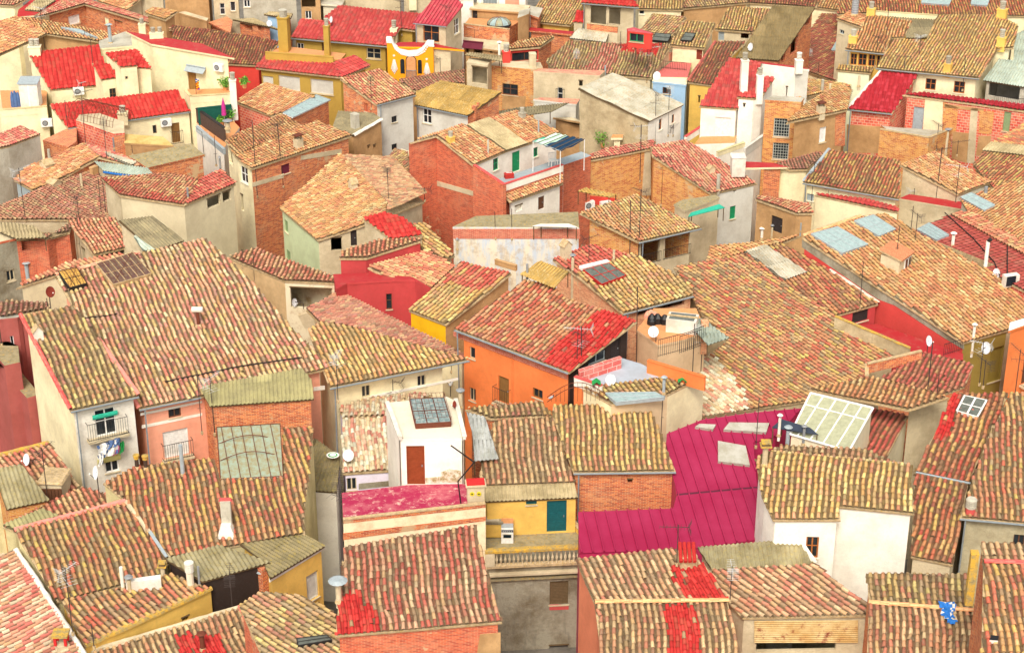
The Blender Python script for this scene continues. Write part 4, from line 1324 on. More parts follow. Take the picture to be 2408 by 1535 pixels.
# ---------------- materials ----------------
C = bpy.context.scene.collection
def lin(h):
    h = h.lstrip('#'); return [((int(h[i:i + 2], 16) / 255 + .055) / 1.055) ** 2.4 if int(h[i:i + 2], 16) > 10 else int(h[i:i + 2], 16) / 255 / 12.92 for i in (0, 2, 4)]
_M = {}
class NT:
    def __init__(s, name):
        s.m = bpy.data.materials.new(name); s.m.use_nodes = True; s.t = s.m.node_tree; s.b = s.t.nodes['Principled BSDF']
        s.b.inputs['Roughness'].default_value = .9; s.b.inputs['Specular IOR Level'].default_value = .2
    def n(s, ty, **k):
        x = s.t.nodes.new(ty)
        for a, v in k.items():
            if a[0] == '_': setattr(x, a[1:], v)
            else: x.inputs[a.replace('_', ' ')].default_value = v
        return x
    def l(s, a, b): s.t.links.new(a, b)
    def noise(s, scale, detail=4, rough=.6, co=None):
        x = s.n('ShaderNodeTexNoise', Scale=scale, Detail=detail, Roughness=rough)
        if co is None: co = s.obj()
        s.l(co, x.inputs['Vector']); return x.outputs['Fac']
    def obj(s):
        if not hasattr(s, '_o'): s._o = s.n('ShaderNodeNewGeometry').outputs['Position']
        return s._o
    def ramp(s, fac, stops):
        x = s.n('ShaderNodeValToRGB'); e = x.color_ramp.elements
        while len(e) < len(stops): e.new(.5)
        for k, (p, c) in enumerate(stops): e[k].position = p; e[k].color = (*c, 1)
        s.l(fac, x.inputs[0]); return x.outputs[0]
    def mix(s, fac, a, b, mode='MIX'):
        x = s.n('ShaderNodeMix', _data_type='RGBA', _blend_type=mode)
        for k, v in ((0, fac), (6, a), (7, b)):
            if hasattr(v, 'type'): s.l(v, x.inputs[k])
            elif k == 0: x.inputs[0].default_value = v
            else: x.inputs[k].default_value = (*v, 1)
        return x.outputs[2]
    def bump(s, h, st=.3, d=.02):
        x = s.n('ShaderNodeBump', Strength=st, Distance=d); s.l(h, x.inputs['Height']); s.l(x.outputs[0], s.b.inputs['Normal'])
def sc(c, k): return [min(1, v * k) for v in c]
PL = dict(cream='f7eac0', white='f6f0e2', whiteold='ece6d8', whitelow='efeae0', whitec='e6dcc4', whiter='e8ddc6', greyw='d9d6ca', greyl='d9d0b6', stone='d6c6a4', stone2='c8b691', concrete='c2bcaa', greyp='d8caa8',
          mustard='bc9a48', yellow='ecc164', yellowo='f0a21e', yellowb='f2bb1c', orange='f0854a', orange2='e87f46', redp='dc4a40', redpl='c64a4a', pinkp='f3a98c', maroonp='b05f58', maroon='6b2a3a', salmon='e08a68', pale='e8edcb',
          greenp='ccd6ac', olive='a08a44', olive2='97843c', blue='9fc0dc', lilac='e6ddee', greyold='a8a18c', greyold2='bdb292', adobe='c59c6c', adobe2='d9b98a', adobe3='dcc09a', creamg='ddcf9c', creamw='efe3c2', dark='3a2e28', greenw='dfeadd', paleblue='b2bac4', pinkd='cf5a56', bluep='2d6db4', straw='d9cf86')
STAIN = dict(redpl=.3, orange=.28, pinkp=.3, maroonp=.35, yellowb=.25, yellowo=.2, adobe=.55, stone=.5, stone2=.7, greyold=.9, greyold2=.6, concrete=.6, peel=.6, whiteold=.5, creamg=.5, adobe2=.5, mustard=.3, cream=.38, white=.32, yellow=.35, greyw=.35)
def plaster(name):
    base = lin(PL[name]); m = NT(name); st = min(.95, STAIN.get(name, .28) * .95)
    n1 = m.noise(.55, 6, .7); n2 = m.noise(7, 5, .7)
    # vertical streaks
    mp = m.n('ShaderNodeMapping', Scale=(2.2, 2.2, .25)); m.l(m.obj(), mp.inputs[0]); n3 = m.noise(1.6, 5, .65, mp.outputs[0])
    col = m.mix(m.ramp(n1, [(.42, (0, 0, 0)), (.62, (1, 1, 1))]), base, [base[0] * (1 - .55 * st), base[1] * (1 - .62 * st), base[2] * (1 - .7 * st)])
    col = m.mix(m.ramp(n3, [(.55, (0, 0, 0)), (.75, (st, st, st))]), col, [v * (1 - .6 * st) for v in base])
    col = m.mix(m.ramp(n2, [(.5, (0, 0, 0)), (.78, (st * .9,) * 3)]), col, [.45 * v + .05 for v in base])
    m.l(col, m.b.inputs['Base Color']); m.bump(m.noise(14 if st < .5 else 7, 6, .75), .25 + st * .7, .03 + .05 * st); return m.m
BR = dict(brick=('c65634', 'dc8248', 'a43e2c', 'd0b088', .26, .075), brickr=('c44c36', 'd4643e', 'a83a2e', 'cc9a78', .26, .07), brickl=('d98a60', 'e3a578', 'c67450', 'dcc4a0', .26, .075), bricko=('c87c40', 'd89a4c', 'b4562e', 'd8b888', .27, .085), brickb=('d8604c', 'e07a5c', 'c84e44', 'd9b79c', .33, .2), brickblock=('d96a62', 'e07c70', 'd0605a', 'f0cfc0', .6, .3),
          brickd=('c85a48', 'd0705a', 'b44a40', 'cfa98a', .26, .07), brickf=('c9724e', 'dd8a56', 'b65d4a', 'cdb08a', .26, .1))
def brick(name):
    a, b, c, mo, w, h = BR[name]; m = NT(name); uv = m.n('ShaderNodeUVMap').outputs[0]
    t = m.n('ShaderNodeTexBrick', Scale=1.0, Mortar_Size=.009 if h < .15 else .016, Brick_Width=w, Row_Height=h, Mortar_Smooth=.1, Bias=0.0)
    t.inputs['Color1'].default_value = (*lin(a), 1); t.inputs['Color2'].default_value = (*lin(b), 1); t.inputs['Mortar'].default_value = (*lin(mo), 1)
    m.l(uv, t.inputs[0])
    # third brick tone, second brick grid offset
    t2 = m.n('ShaderNodeTexBrick', Scale=1.0, Mortar_Size=0.0, Brick_Width=w, Row_Height=h); t2.inputs['Color1'].default_value = (0, 0, 0, 1); t2.inputs['Color2'].default_value = (1, 1, 1, 1)
    mp = m.n('ShaderNodeMapping', Location=(w * 6, h * 10, 0)); m.l(uv, mp.inputs[0]); m.l(mp.outputs[0], t2.inputs[0])
    dark = m.mix(m.ramp(t2.outputs[0], [(.62, (0, 0, 0)), (.7, (.85,) * 3)]), t.outputs[0], lin(c))
    dark = m.mix(t.outputs['Fac'], dark, lin(mo))
    n1 = m.noise(.8, 6, .7); n2 = m.noise(5, 5, .7)
    col = m.mix(m.ramp(n1, [(.5, (0, 0, 0)), (.72, (.4,) * 3)]), dark, lin(mo), 'MIX')
    col = m.mix(m.ramp(n2, [(.5, (0, 0, 0)), (.75, (.5,) * 3)]), col, sc(lin(a), .45))
    col = m.mix(m.ramp(m.noise(.35, 7, .72), [(.60, (0, 0, 0)), (.63, (.9,) * 3)]), col, lin('c4a882'))
    m.l(col, m.b.inputs['Base Color']); m.bump(t.outputs['Fac'], -.5, .015); return m.m
def simple(name, hexc, rough=.8, metal=0, var=.25, scale=6, spec=.2):
    m = NT(name); base = lin(hexc); n = m.noise(scale, 5, .7)
    m.l(m.mix(m.ramp(n, [(.4, (0, 0, 0)), (.7, (1, 1, 1))]), base, sc(base, 1 - var)), m.b.inputs['Base Color'])
    m.b.inputs['Roughness'].default_value = rough; m.b.inputs['Metallic'].default_value = metal; m.b.inputs['Specular IOR Level'].default_value = spec; return m.m
def blotch(name, c0, c1, scale=2.0, rough=.9, c2=None, lo=.42, hi=.62, bump=.4):
    m = NT(name); a, b = lin(c0), lin(c1)
    col = m.mix(m.ramp(m.noise(scale, 7, .75), [(lo, (0, 0, 0)), (hi, (1, 1, 1))]), a, b)
    if c2: col = m.mix(m.ramp(m.noise(scale * 2.7, 6, .7), [(.55, (0, 0, 0)), (.68, (1, 1, 1))]), col, lin(c2))
    m.l(col, m.b.inputs['Base Color']); m.b.inputs['Roughness'].default_value = rough; m.bump(m.noise(16, 4, .7), bump, .03); return m.m
def tilemat(name, rough=.85, lich=.5):
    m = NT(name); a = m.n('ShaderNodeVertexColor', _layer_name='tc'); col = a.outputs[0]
    n = m.noise(9, 5, .75); n2 = m.noise(23, 4, .75); n3 = m.noise(.5, 5, .7)
    col = m.mix(m.ramp(n2, [(.45, (0, 0, 0)), (.75, (.42 * (lich > .1) + .1,) * 3)]), col, lin('8a7656'))
    if lich > .05:
        col = m.mix(m.ramp(n, [(.53, (0, 0, 0)), (.62, (lich * 1.0,) * 3)]), col, lin('8f8570'))
        col = m.mix(m.ramp(m.noise(13, 5, .8), [(.62, (0, 0, 0)), (.7, (lich * .9,) * 3)]), col, lin('d8b455'))
        col = m.mix(m.ramp(m.noise(17, 3, .8), [(.58, (0, 0, 0)), (.66, (min(1, lich * 1.3),) * 3)]), col, lin('54483a'))
    m.l(col, m.b.inputs['Base Color']); m.b.inputs['Roughness'].default_value = rough; m.bump(n2, .25, .01); return m.m
def glassm(name, hexc, rough=.15, var=.4, c2=None):
    m = NT(name); b = lin(hexc); mp = m.n('ShaderNodeMapping', Scale=(3, 3, .5)); m.l(m.obj(), mp.inputs[0])
    col = m.mix(m.ramp(m.noise(1.5, 5, .7, mp.outputs[0]), [(.4, (0, 0, 0)), (.65, (1, 1, 1))]), b, lin(c2) if c2 else sc(b, 1 - var))
    m.l(col, m.b.inputs['Base Color']); m.b.inputs['Roughness'].default_value = rough; m.b.inputs['Specular IOR Level'].default_value = .5; return m.m
def corrm(name, c0, c1, c2):
    m = NT(name); a = m.n('ShaderNodeVertexColor', _layer_name='tc')
    col = m.mix(m.ramp(m.noise(1.1, 7, .75), [(.42, (0, 0, 0)), (.6, (1, 1, 1))]), lin(c0), lin(c1))
    col = m.mix(m.ramp(m.noise(6, 6, .8), [(.52, (0, 0, 0)), (.68, (.8,) * 3)]), col, lin(c2))
    col = m.mix(1.0, col, a.outputs[0], 'MULTIPLY')
    m.l(col, m.b.inputs['Base Color']); m.bump(m.noise(20, 4, .7), .3, .02); return m.m
SIMPLE = dict(wood=('a8763c', .7), wood2=('8a6438', .7), wood3=('8f4426', .65), woodo=('b06a34', .65), brown=('6a4632', .7), brownold=('6e5a40', .8), door=('8a4030', .6), darkd=('3b3230', .8), green=('1f9460', .5), greenb=('35b394', .7), greenold=('8fa276', .8),
              teal=('155a60', .5), greyb=('a3adb0', .5), redtilec=('b8302c', .7), metal=('8d8f90', .45), ribbed=('a9adb2', .35), rust=('6e3c2c', .8), reed=('5e4a40', .9), netgreen=('1d5a4c', .9), bluecloth=('56709c', .9), darkblue=('38404e', .4), iron=('33302e', .6), antm=('4a403c', .6), antw=('c9cac6', .5), wire=('2a2624', .7),
              terracotta=('dd9a66', .85), terracottar=('d2706a', .85), whitep=('f4f1ea', .5), dishm=('eceef0', .4), dishr=('8a3b2e', .7), potb=('4a3a30', .8), gut=('8a9296', .5), foliage=('5f9a3c', .9), foliage2=('8cba4e', .9), soil=('6a4a34', .9), bluetarp=('2f78c8', .6), flagy=('f2c21c', .9), flagr=('d22a26', .9), flagb=('2a4fa8', .9),
              pinkc=('f08f80', .9), blackp=('1c1b1c', .5), screen=('1a2830', .15), magentac=('c23a8a', .9), clothg=('2f9a50', .9), seamw=('b8305a', .5), redm=('cf2f2f', .7), box=('b5342e', .6), lilacwall=('e6ddee', .9), yellowb2=('d9c92a', .6))
def M(name):
    if name in _M: return _M[name]
    if name in PL: m = plaster(name)
    elif name in BR: m = brick(name)
    elif name in SIMPLE: m = simple(name, *SIMPLE[name], spec=.4 if SIMPLE[name][1] < .6 else .2)
    elif name == 'tile': m = tilemat('tile')
    elif name == 'tilenew': m = tilemat('tilenew', .7, 0.0)
    elif name == 'tilemid': m = tilemat('tilemid', .8, .3)
    elif name == 'glass': m = glassm('glass', 'a2b6b4', .25, .25)
    elif name == 'glassdark': m = glassm('glassdark', '6b6f66', .2, .4)
    elif name == 'pane': m = glassm('pane', '2c3338', .08, .5)
    elif name == 'glassy': m = glassm('glassy', 'b0b090', .3, .25)
    elif name == 'glassold': m = glassm('glassold', '93a08c', .35, .4, '8f8058')
    elif name == 'meshdark': m = glassm('meshdark', '5d3a38', .5, .3, '7a6a52')
    elif name == 'ochreglass': m = glassm('ochreglass', 'd9a852', .4, .2)
    elif name == 'cageglass': m = glassm('cageglass', '6f8584', .15, .3, 'a8b2aa')
    elif name == 'grid': m = glassm('grid', '8d9690', .3, .3)
    elif name == 'peel':
        m0 = NT('peel'); n1 = m0.noise(.9, 7, .8); mp = m0.n('ShaderNodeMapping', Scale=(1.5, 1.5, .3)); m0.l(m0.obj(), mp.inputs[0])
        c = m0.mix(m0.ramp(m0.noise(1.2, 6, .7, mp.outputs[0]), [(.45, (0, 0, 0)), (.6, (1, 1, 1))]), lin('e6dcc4'), lin('c6cfd8'))
        c = m0.mix(m0.ramp(n1, [(.5, (0, 0, 0)), (.6, (.6, .6, .6))]), c, lin('bca480')); m0.l(c, m0.b.inputs['Base Color']); m0.bump(n1, .6, .06); m = m0.m
    elif name == 'creambr': m = plaster2('creambr', 'e8dcbc', 'b99a6c')
    elif name == 'creambr2': m = plaster2('creambr2', 'f3e6c0', 'e0c8a0')
    elif name == 'lichw': m = blotch('lichw', 'e8e0cc', '9a8a5c', 3.5, .95, 'c0a878', .4, .6)
    elif name == 'crimson': m = blotch('crimson', 'a42a4c', 'b8606a', 1.3, .8, 'd9b0a0', .45, .6, .2)
    elif name == 'magenta': m = blotch('magenta', '962044', 'a83458', .35, .35, None, .4, .8, .05)
    elif name == 'redmetal': m = blotch('redmetal', 'ac2c30', 'b04440', 1.0, .6, 'a8584c', .45, .7, .1)
    elif name == 'redpm': m = blotch('redpm', 'b84450', 'b85c5c', .8, .5, 'c07a70', .45, .7, .1)
    elif name == 'mossgrey': m = blotch('mossgrey', 'a09474', '857a5c', 3, .95, 'c9a040')
    elif name == 'ochresheet': m = blotch('ochresheet', 'd2b878', 'b89a58', 1.2, .9)
    elif name == 'corrlight': m = blotch('corrlight', 'b6b2a6', 'a09a88', 1.2, .9)
    elif name == 'mortar': m = blotch('mortar', 'c9b08a', 'a08a68', 5, .95, 'd9b050')
    elif name == 'lich': m = blotch('lich', 'cfa23e', '9a8a60', 4, .95, '6a6048')
    elif name == 'pink': m = blotch('pink', 'd8a080', 'c07868', 3, .9)
    elif name == 'rustsheet': m = blotch('rustsheet', 'cdb482', 'b8935a', 1.0, .7, '7e2f22', .4, .6, .2)
    elif name == 'gridg': m = simple('gridg', 'b8bdb4', .6)
    elif name == 'asphalt': m = blotch('asphalt', '7a746a', '5c5850', .6, .95)
    elif name.startswith('fibre'):
        K = dict(fibre=('b8a680', '9c8c68', '8a7a54'), fibredark=('8f8466', '7a7058', 'a8946a'), fibrebrown=('857553', '716243', '9a7c44'), fibregreen=('aab6a8', '959f90', 'b0a070'), fibreochre=('b89450', '9c8048', 'c4b48c'), fibreochre2=('a09675', '857a5a', 'a8934c'), fibrepale=('bab4a2', 'a39c86', 'b08a54'), fibreolive=('a39a6c', '8e8660', '7a725a'), fibregrey=('c0c2be', 'a3a49c', '8a8878'), fibremoss=('8f8260', '786e50', 'a6903e'))
        m = corrm(name, *K[name])
    else: print('MAT?', name); m = simple(name, 'aaaaaa')
    _M[name] = m; return m
def plaster2(name, a, b): return blotch(name, a, b, 1.2, .9, None, .48, .66, .4)
# ---------------- mesh builder ----------------
class MB:
    def __init__(s): s.v = []; s.f = []; s.mi = []; s.ms = []; s.uv = {}
    def mat(s, name):
        if name not in s.ms: s.ms.append(name)
        return s.ms.index(name)
    def face(s, pts, mat, uv=None):
        k = len(s.v); s.v += [tuple(map(float, p)) for p in pts]; s.f.append(list(range(k, k + len(pts)))); s.mi.append(s.mat(mat))
        if uv: s.uv[len(s.f) - 1] = uv
    def box(s, o, ax, ay, az, mat, skip=()):
        """o corner; ax, ay, az edge vectors"""
        o, ax, ay, az = map(lambda a: np.array(a, float), (o, ax, ay, az)); lx, ly, lz = map(np.linalg.norm, (ax, ay, az))
        p = [o, o + ax, o + ax + ay, o + ay]; q = [a + az for a in p]
        s.face([p[3], p[2], p[1], p[0]], mat, [(0, ly), (lx, ly), (lx, 0), (0, 0)]); s.face(q, mat, [(0, 0), (lx, 0), (lx, ly), (0, ly)])
        for i in range(4):
            j = (i + 1) % 4; L = lx if i % 2 == 0 else ly
            s.face([p[i], p[j], q[j], q[i]], mat, [(0, 0), (L, 0), (L, lz), (0, lz)])
    def cbox(s, c, w, d, h, mat, ang=0, taper=1.0):
        """box standing on c"""
        ca, sa = math.cos(ang), math.sin(ang); ux = V(ca, sa, 0); uy = V(-sa, ca, 0); c = np.array(c, float)
        P = [c + ux * x * w / 2 + uy * y * d / 2 for x, y in ((-1, -1), (1, -1), (1, 1), (-1, 1))]; Q = [c + ux * x * w / 2 * taper + uy * y * d / 2 * taper + Z * h for x, y in ((-1, -1), (1, -1), (1, 1), (-1, 1))]
        s.face(P[::-1], mat); s.face(Q, mat)
        for i in range(4):
            j = (i + 1) % 4; L = w if i % 2 == 0 else d
            s.face([P[i], P[j], Q[j], Q[i]], mat, [(0, 0), (L, 0), (L, h), (0, h)])
    def tube(s, a, b, r, mat, n=6, r2=None):
        a, b = np.array(a, float), np.array(b, float); d = b - a; L = np.linalg.norm(d)
        if L < 1e-5: return
        d /= L; u = np.cross(d, Z if abs(d[2]) < .9 else V(1, 0, 0)); u /= np.linalg.norm(u); w = np.cross(d, u); r2 = r if r2 is None else r2
        A = [a + (u * math.cos(t) + w * math.sin(t)) * r for t in [2 * math.pi * k / n for k in range(n)]]
        B = [b + (u * math.cos(t) + w * math.sin(t)) * r2 for t in [2 * math.pi * k / n for k in range(n)]]
        for k in range(n): s.face([A[k], B[k], B[(k + 1) % n], A[(k + 1) % n]], mat)
        s.face(A, mat); s.face(B[::-1], mat)
    def prism(s, pts, n, t, mat, side=None):
        """flat slab: pts top polygon, thickness t below along n"""
        low = [p - n * t for p in pts]; s.face(pts, mat, [(p[0], p[1]) for p in pts]); s.face(low[::-1], side or mat)
        for i in range(len(pts)):
            j = (i + 1) % len(pts); s.face([low[i], low[j], pts[j], pts[i]], side or mat, [(0, 0), (1, 0), (1, t), (0, t)])
    def build(s, name, parent=None, smooth=False, loc=None):
        me = bpy.data.meshes.new(name); o0 = np.array(loc if loc is not None else (parent['_o'] if parent is not None and '_o' in parent else (0, 0, 0)), float)
        vs = np.array(s.v) - o0; me.from_pydata(vs.tolist(), [], s.f); me.polygons.foreach_set('material_index', s.mi)
        for m in s.ms: me.materials.append(M(m))
        if s.uv:
            uvl = me.uv_layers.new(name='UVMap')
            for fi, uv in s.uv.items():
                p = me.polygons[fi]
                for k, li in enumerate(p.loop_indices): uvl.data[li].uv = uv[k]
        if smooth: me.polygons.foreach_set('use_smooth', [True] * len(me.polygons))
        o = bpy.data.objects.new(name, me); C.objects.link(o)
        if parent is not None: o.parent = parent
        elif loc is not None: o.location = loc
        return o
def empty(name, loc, label=None, cat=None, group=None):
    o = bpy.data.objects.new(name, None); o.empty_display_size = .3; C.objects.link(o); o.location = tuple(map(float, loc)); o['_o'] = [float(v) for v in loc]
    if label: o['label'] = label; o['category'] = cat
    if group: o['group'] = group
    return o
# ---------------- tile roofs ----------------
PAL = dict(
 mix=('ecca86 f4b896 da8078 f0c898 e89c7c d8b478 d97368 f3dcb0 d49a68 c08880 b5605e b0947a', [12, 15, 11, 12, 14, 8, 7, 9, 7, 6, 5, 5]),
 mixd=('e0a870 dc8e6c d2695c d0a070 e8b884 b09478 d8574c e0bc6c c87f5e 9c8468 b8605a', [14, 15, 11, 9, 11, 8, 6, 8, 8, 7, 5]),
 old=('dab47a c8a07c cc8a6c b8936c e4c48c ac9078 cc7264 e4c884 9c8268 c89c60 b87068 e0a880', [13, 11, 10, 9, 11, 9, 7, 9, 7, 9, 5, 9]),
 ochre=('e4ba74 dfa868 ecca84 d49c64 e2b480 c49e70 e6a880 d4806a f2d898 b0926c d89078', [14, 13, 12, 10, 12, 8, 10, 7, 7, 6, 6]),
 tan=('eeb078 e69a68 f0c18c e08e6a d9a068 e8aa80 dc8464 f2cf9c c98a60 d07058', [15, 14, 13, 12, 9, 12, 9, 8, 7, 6]),
 tanold=('dcae80 d09c74 e4bc92 c8886c bc9a74 dc9274 ac8e70 eac298 cc7462 a8705e', [14, 13, 13, 10, 10, 10, 8, 9, 8, 5]),
 pinkt=('ea9c7e e4806c f2b490 dc6c5c ecbc88 e88e74 d6956c f2cc9c d2625a b8685c', [14, 13, 13, 9, 11, 12, 9, 8, 7, 5]),
 pink=('ea8a7c e2706a f0a48e f2b89a d86060 ecae88 c8605c', [15, 14, 14, 11, 9, 10, 6]),
 pinkr=('e0605a d9504e e87468 e88a70 cf4a4a e8a078', [16, 14, 14, 10, 9, 6]),
 pinkr2=('e07058 d8604c eca07c f0b88c d9504e e8946c b8605a d8a870', [14, 13, 12, 10, 12, 12, 8, 9]),
 pinkc=('f08f7c e87c6c f0a890', [4, 4, 3]),
 pinkd=('d8605a c85050 d97868 c98068 d8a070 b86a58', [16, 14, 12, 9, 8, 8]),
 pinkold=('d0907a c47c6c dca080 d68470 b49076 cc7468 dcb48a c4807a b06058', [13, 12, 12, 11, 10, 9, 9, 8, 6]),
 pinkw=('f0b09a e0706a f4cdb0 d85a5c f0dcc0 d9a078 e89a80 c98e6c', [13, 13, 12, 13, 9, 9, 11, 8]),
 pinkw3=('e49c80 dc7868 ecb494 cc5c54 dcae80 b89474 d8544c f0cca4 a4886c c04c48', [13, 14, 11, 10, 8, 8, 9, 7, 7, 7]),
 pinkw2=('e4a884 dc8e70 eebc96 cc7864 dcae80 b89474 e07c6c f0cca4 a4886c b86458', [15, 13, 12, 9, 10, 9, 8, 9, 7, 5]),
 darkmix=('cc6450 dc9064 b84e4a dcb66c ac7058 c87e60 e0b478 9c7258 cc4c48 e0a070', [12, 12, 10, 10, 9, 10, 9, 8, 6, 8]),
 dark=('ac504a bc6c58 964a46 c88e60 9c7058 b8544c d4a86c 885a48 c4685c', [14, 12, 10, 10, 10, 11, 8, 8, 8]),
 white=('f4e2c4 eed0b0 f0b8a0 f6efdc e08878 e6c49a d87068', [18, 12, 11, 14, 7, 10, 5]),
 red=('c23834 b8302e cc463e b44a3c', [5, 4, 3, 2]), redd=('ac2832 a0242c b63640', [5, 4, 3]), redp=('bc4a44 b44040 c45650 a85048', [5, 4, 4, 3]), reddull=('b25248 a84a44 b85e54', [5, 4, 3]), lich=('d8b040 c9a038 e0c060 b89040', [4, 4, 3, 2]))
PALN = {k: (np.array([lin(c) for c in a.split()]), np.array(w, float) / sum(w)) for k, (a, w) in PAL.items()}
def mkquads(name, verts, nq_per, cols, mats, mi=None, parent=None):
    pass
def inpoly(x, y, Q):
    ins = np.zeros(len(x), bool); n = len(Q)
    for k in range(n):
        (x1, y1), (x2, y2) = Q[k], Q[(k + 1) % n]
        if y1 == y2: continue
        ins ^= ((y1 > y) != (y2 > y)) & (x < (x2 - x1) * (y - y1) / (y2 - y1) + x1)
    return ins
def spans(Q2, u):
    xs = []; n = len(Q2)
    for k in range(n):
        (u1, v1), (u2, v2) = Q2[k], Q2[(k + 1) % n]
        if (u1 > u) != (u2 > u): xs.append(v1 + (v2 - v1) * (u - u1) / (u2 - u1))
    xs.sort(); return list(zip(xs[::2], xs[1::2]))
def frame(pl):
    n = pl['n']; up = Z - n * n[2]
    if np.linalg.norm(up) < .02: up = V(0, 1, 0) - n * n[1]
    if 'dirD' in pl.get('kw', {}):
        a_, b_ = [CAM + ray(q) * hit(q, n, pl['c']) for q in pl['kw']['dirD']]; up = b_ - a_
    up /= np.linalg.norm(up); u = np.cross(up, n); u /= np.linalg.norm(u); O = pl['P'][0]
    return O, u, up, n
def grow_poly(Q, g):
    n = len(Q); out = []
    for k in range(n):
        p0, p1, p2 = np.array(Q[k - 1]), np.array(Q[k]), np.array(Q[(k + 1) % n])
        d1 = p1 - p0; d2 = p2 - p1; d1 /= np.linalg.norm(d1) + 1e-9; d2 /= np.linalg.norm(d2) + 1e-9
        nn = np.array([d1[1], -d1[0]]) + np.array([d2[1], -d2[0]]); l = np.linalg.norm(nn)
        out.append(tuple(p1 + (nn / l * g * min(1.6, 2 / max(l, .5)) if l > 1e-3 else 0)))
    return out
def project(P):
    r = P - CAM; d = r @ FW; return CX + F * (r @ RT) / d, CY - F * (r @ UP) / d
def tile_mesh(pl, rng):
    """rows of cover tiles and channels over plane polygon: returns verts, quads, colours, matidx"""
    O, u, v, n = frame(pl); kw = pl['kw']; new = pl['st'] == 'redtile'
    Q2 = [((P - O) @ u, (P - O) @ v) for P in pl['P']]
    A = sum(Q2[k][0] * Q2[(k + 1) % len(Q2)][1] - Q2[(k + 1) % len(Q2)][0] * Q2[k][1] for k in range(len(Q2)))
    if A < 0: Q2 = Q2[::-1]
    Qc = grow_poly(Q2, -.02)
    py = sum(project(p)[1] for p in pl['P']) / len(pl['P']); sp = kw.get('sp', (.262 if py > 560 else .215) if not new else .30); ex = sp * (1.32 if not new else 1.25); ln = ex * 1.22
    us = [q[0] for q in Qc]; u0, u1 = min(us), max(us); ncol = max(1, int((u1 - u0) / sp)); sp = (u1 - u0) / ncol
    ph = rng.uniform(0, 6, 6); wav = 0 if new else .035
    U = []; V0 = []; V1 = []; COL = []; ROW = []; CH = []
    for c in range(ncol + 1):
        for chn in (0, 1):
            uc = u0 + (c + (0 if chn else .5)) * sp
            if chn == 0 and c == ncol: continue
            uu = min(max(uc, u0 + .02), u1 - .02)
            for (a, b) in spans(Qc, uu):
                if b - a < .1: continue
                a -= (.05 if not chn else .02)
                off = rng.uniform(-.12, .12) * ex if not new else 0
                k = 0; pos = a
                while pos < b - .03:
                    step = ex * (1 + (0 if new else rng.uniform(-.12, .12)))
                    end = min(pos + ln, b + .02)
                    U.append(uu); V0.append(pos); V1.append(end); COL.append(c); ROW.append(k); CH.append(chn)
                    pos += step + (off if k == 0 else 0); k += 1
    N = len(U)
    if N == 0: return None
    U, V0, V1, CH, COL, ROW = map(np.array, (U, V0, V1, CH, COL, ROW)); cov = CH == 0
    wv = lambda uu, vv: wav * (np.sin(vv * .9 + ph[0] + uu * .15) + .7 * np.sin(vv * 2.3 + ph[1] + uu * .4)) + (0 if new else .012 * np.sin(vv * 5 + uu * 9))
    sag = lambda uu, vv: 0 if new else .03 * (np.sin(uu * .8 + ph[2]) * np.sin(vv * .7 + ph[3]) + .6 * np.sin(uu * 1.9 + ph[4]) * np.sin(vv * 1.7 + ph[5]))
    jit = 0 if new else rng.normal(0, .011, (N, 2))
    if not new:
        sl = rng.random(N) < .015; dv = np.where(sl, rng.uniform(-.10, .04, N), 0); V0 = V0 + dv; V1 = V1 + dv; jit[sl] += rng.normal(0, .035, (sl.sum(), 2))
    jz = np.zeros(N) if new else np.abs(rng.normal(0, .008, N))
    hw0 = sp * (.355 if not new else .40); hw1 = sp * (.30 if not new else .40); hh = sp * (.40 if not new else .26)
    # profiles: cover 5 points, channel 5 points (flat-ish concave)
    th = np.linspace(0, math.pi, 6)
    px = -np.cos(th); pz = np.sin(th) ** .9
    cx_ = np.linspace(-1, 1, 6); cz_ = (cx_ ** 2) * .9 - .9
    K = 6
    verts = np.zeros((N, 2, K, 3)); 
    for e in (0, 1):
        vv = V0 if e == 0 else V1
        cxs = U + wv(U, vv) + (jit[:, e] if not new else 0)
        hw = hw0 if e == 0 else hw1
        lift_ = (.04 if e == 0 else .0) * (1 if not new else .9) + jz * (e == 0)
        xs = cxs[:, None] + np.where(cov[:, None], px[None] * hw, cx_[None] * sp * .30)
        zs = np.where(cov[:, None], pz[None] * hh * (1 if e == 0 else .86) + lift_[:, None] + .0, cz_[None] * .035 + .02 + lift_[:, None] * .5) + (sag(U, vv)[:, None] if not new else 0) - .02
        for k in range(K):
            verts[:, e, k] = O + xs[:, k, None] * u + vv[:, None] * v + zs[:, k, None] * n
    idx = np.arange(N)[:, None] * (2 * K)
    quads = []
    for k in range(K - 1):
        quads.append(np.concatenate([idx + k, idx + k + 1, idx + K + k + 1, idx + K + k], 1))
    quads = np.stack(quads, 1).reshape(-1, 4)
    # colours
    C3 = O[None] + U[:, None] * u[None] + ((V0 + V1) / 2)[:, None] * v[None]; r = C3 - CAM; dd = r @ FW; sx = CX + F * (r @ RT) / dd; sy = CY - F * (r @ UP) / dd
    pals = np.array([pl['pal']] * N, dtype=object)
    for Qz, pn in kw.get('zoneD', []): pals[inpoly(sx + rng.normal(0, 3, N), sy + rng.normal(0, 3, N), Qz) & (rng.random(N) < (.96 if pn == 'red' else .96))] = pn
    col = np.zeros((N, 3)); newm = np.zeros(N, bool)
    # patchy drift of the palette
    drift = np.sin(U * .9 + ph[1]) * np.sin((V0) * .6 + ph[2]) + rng.normal(0, .5, N)
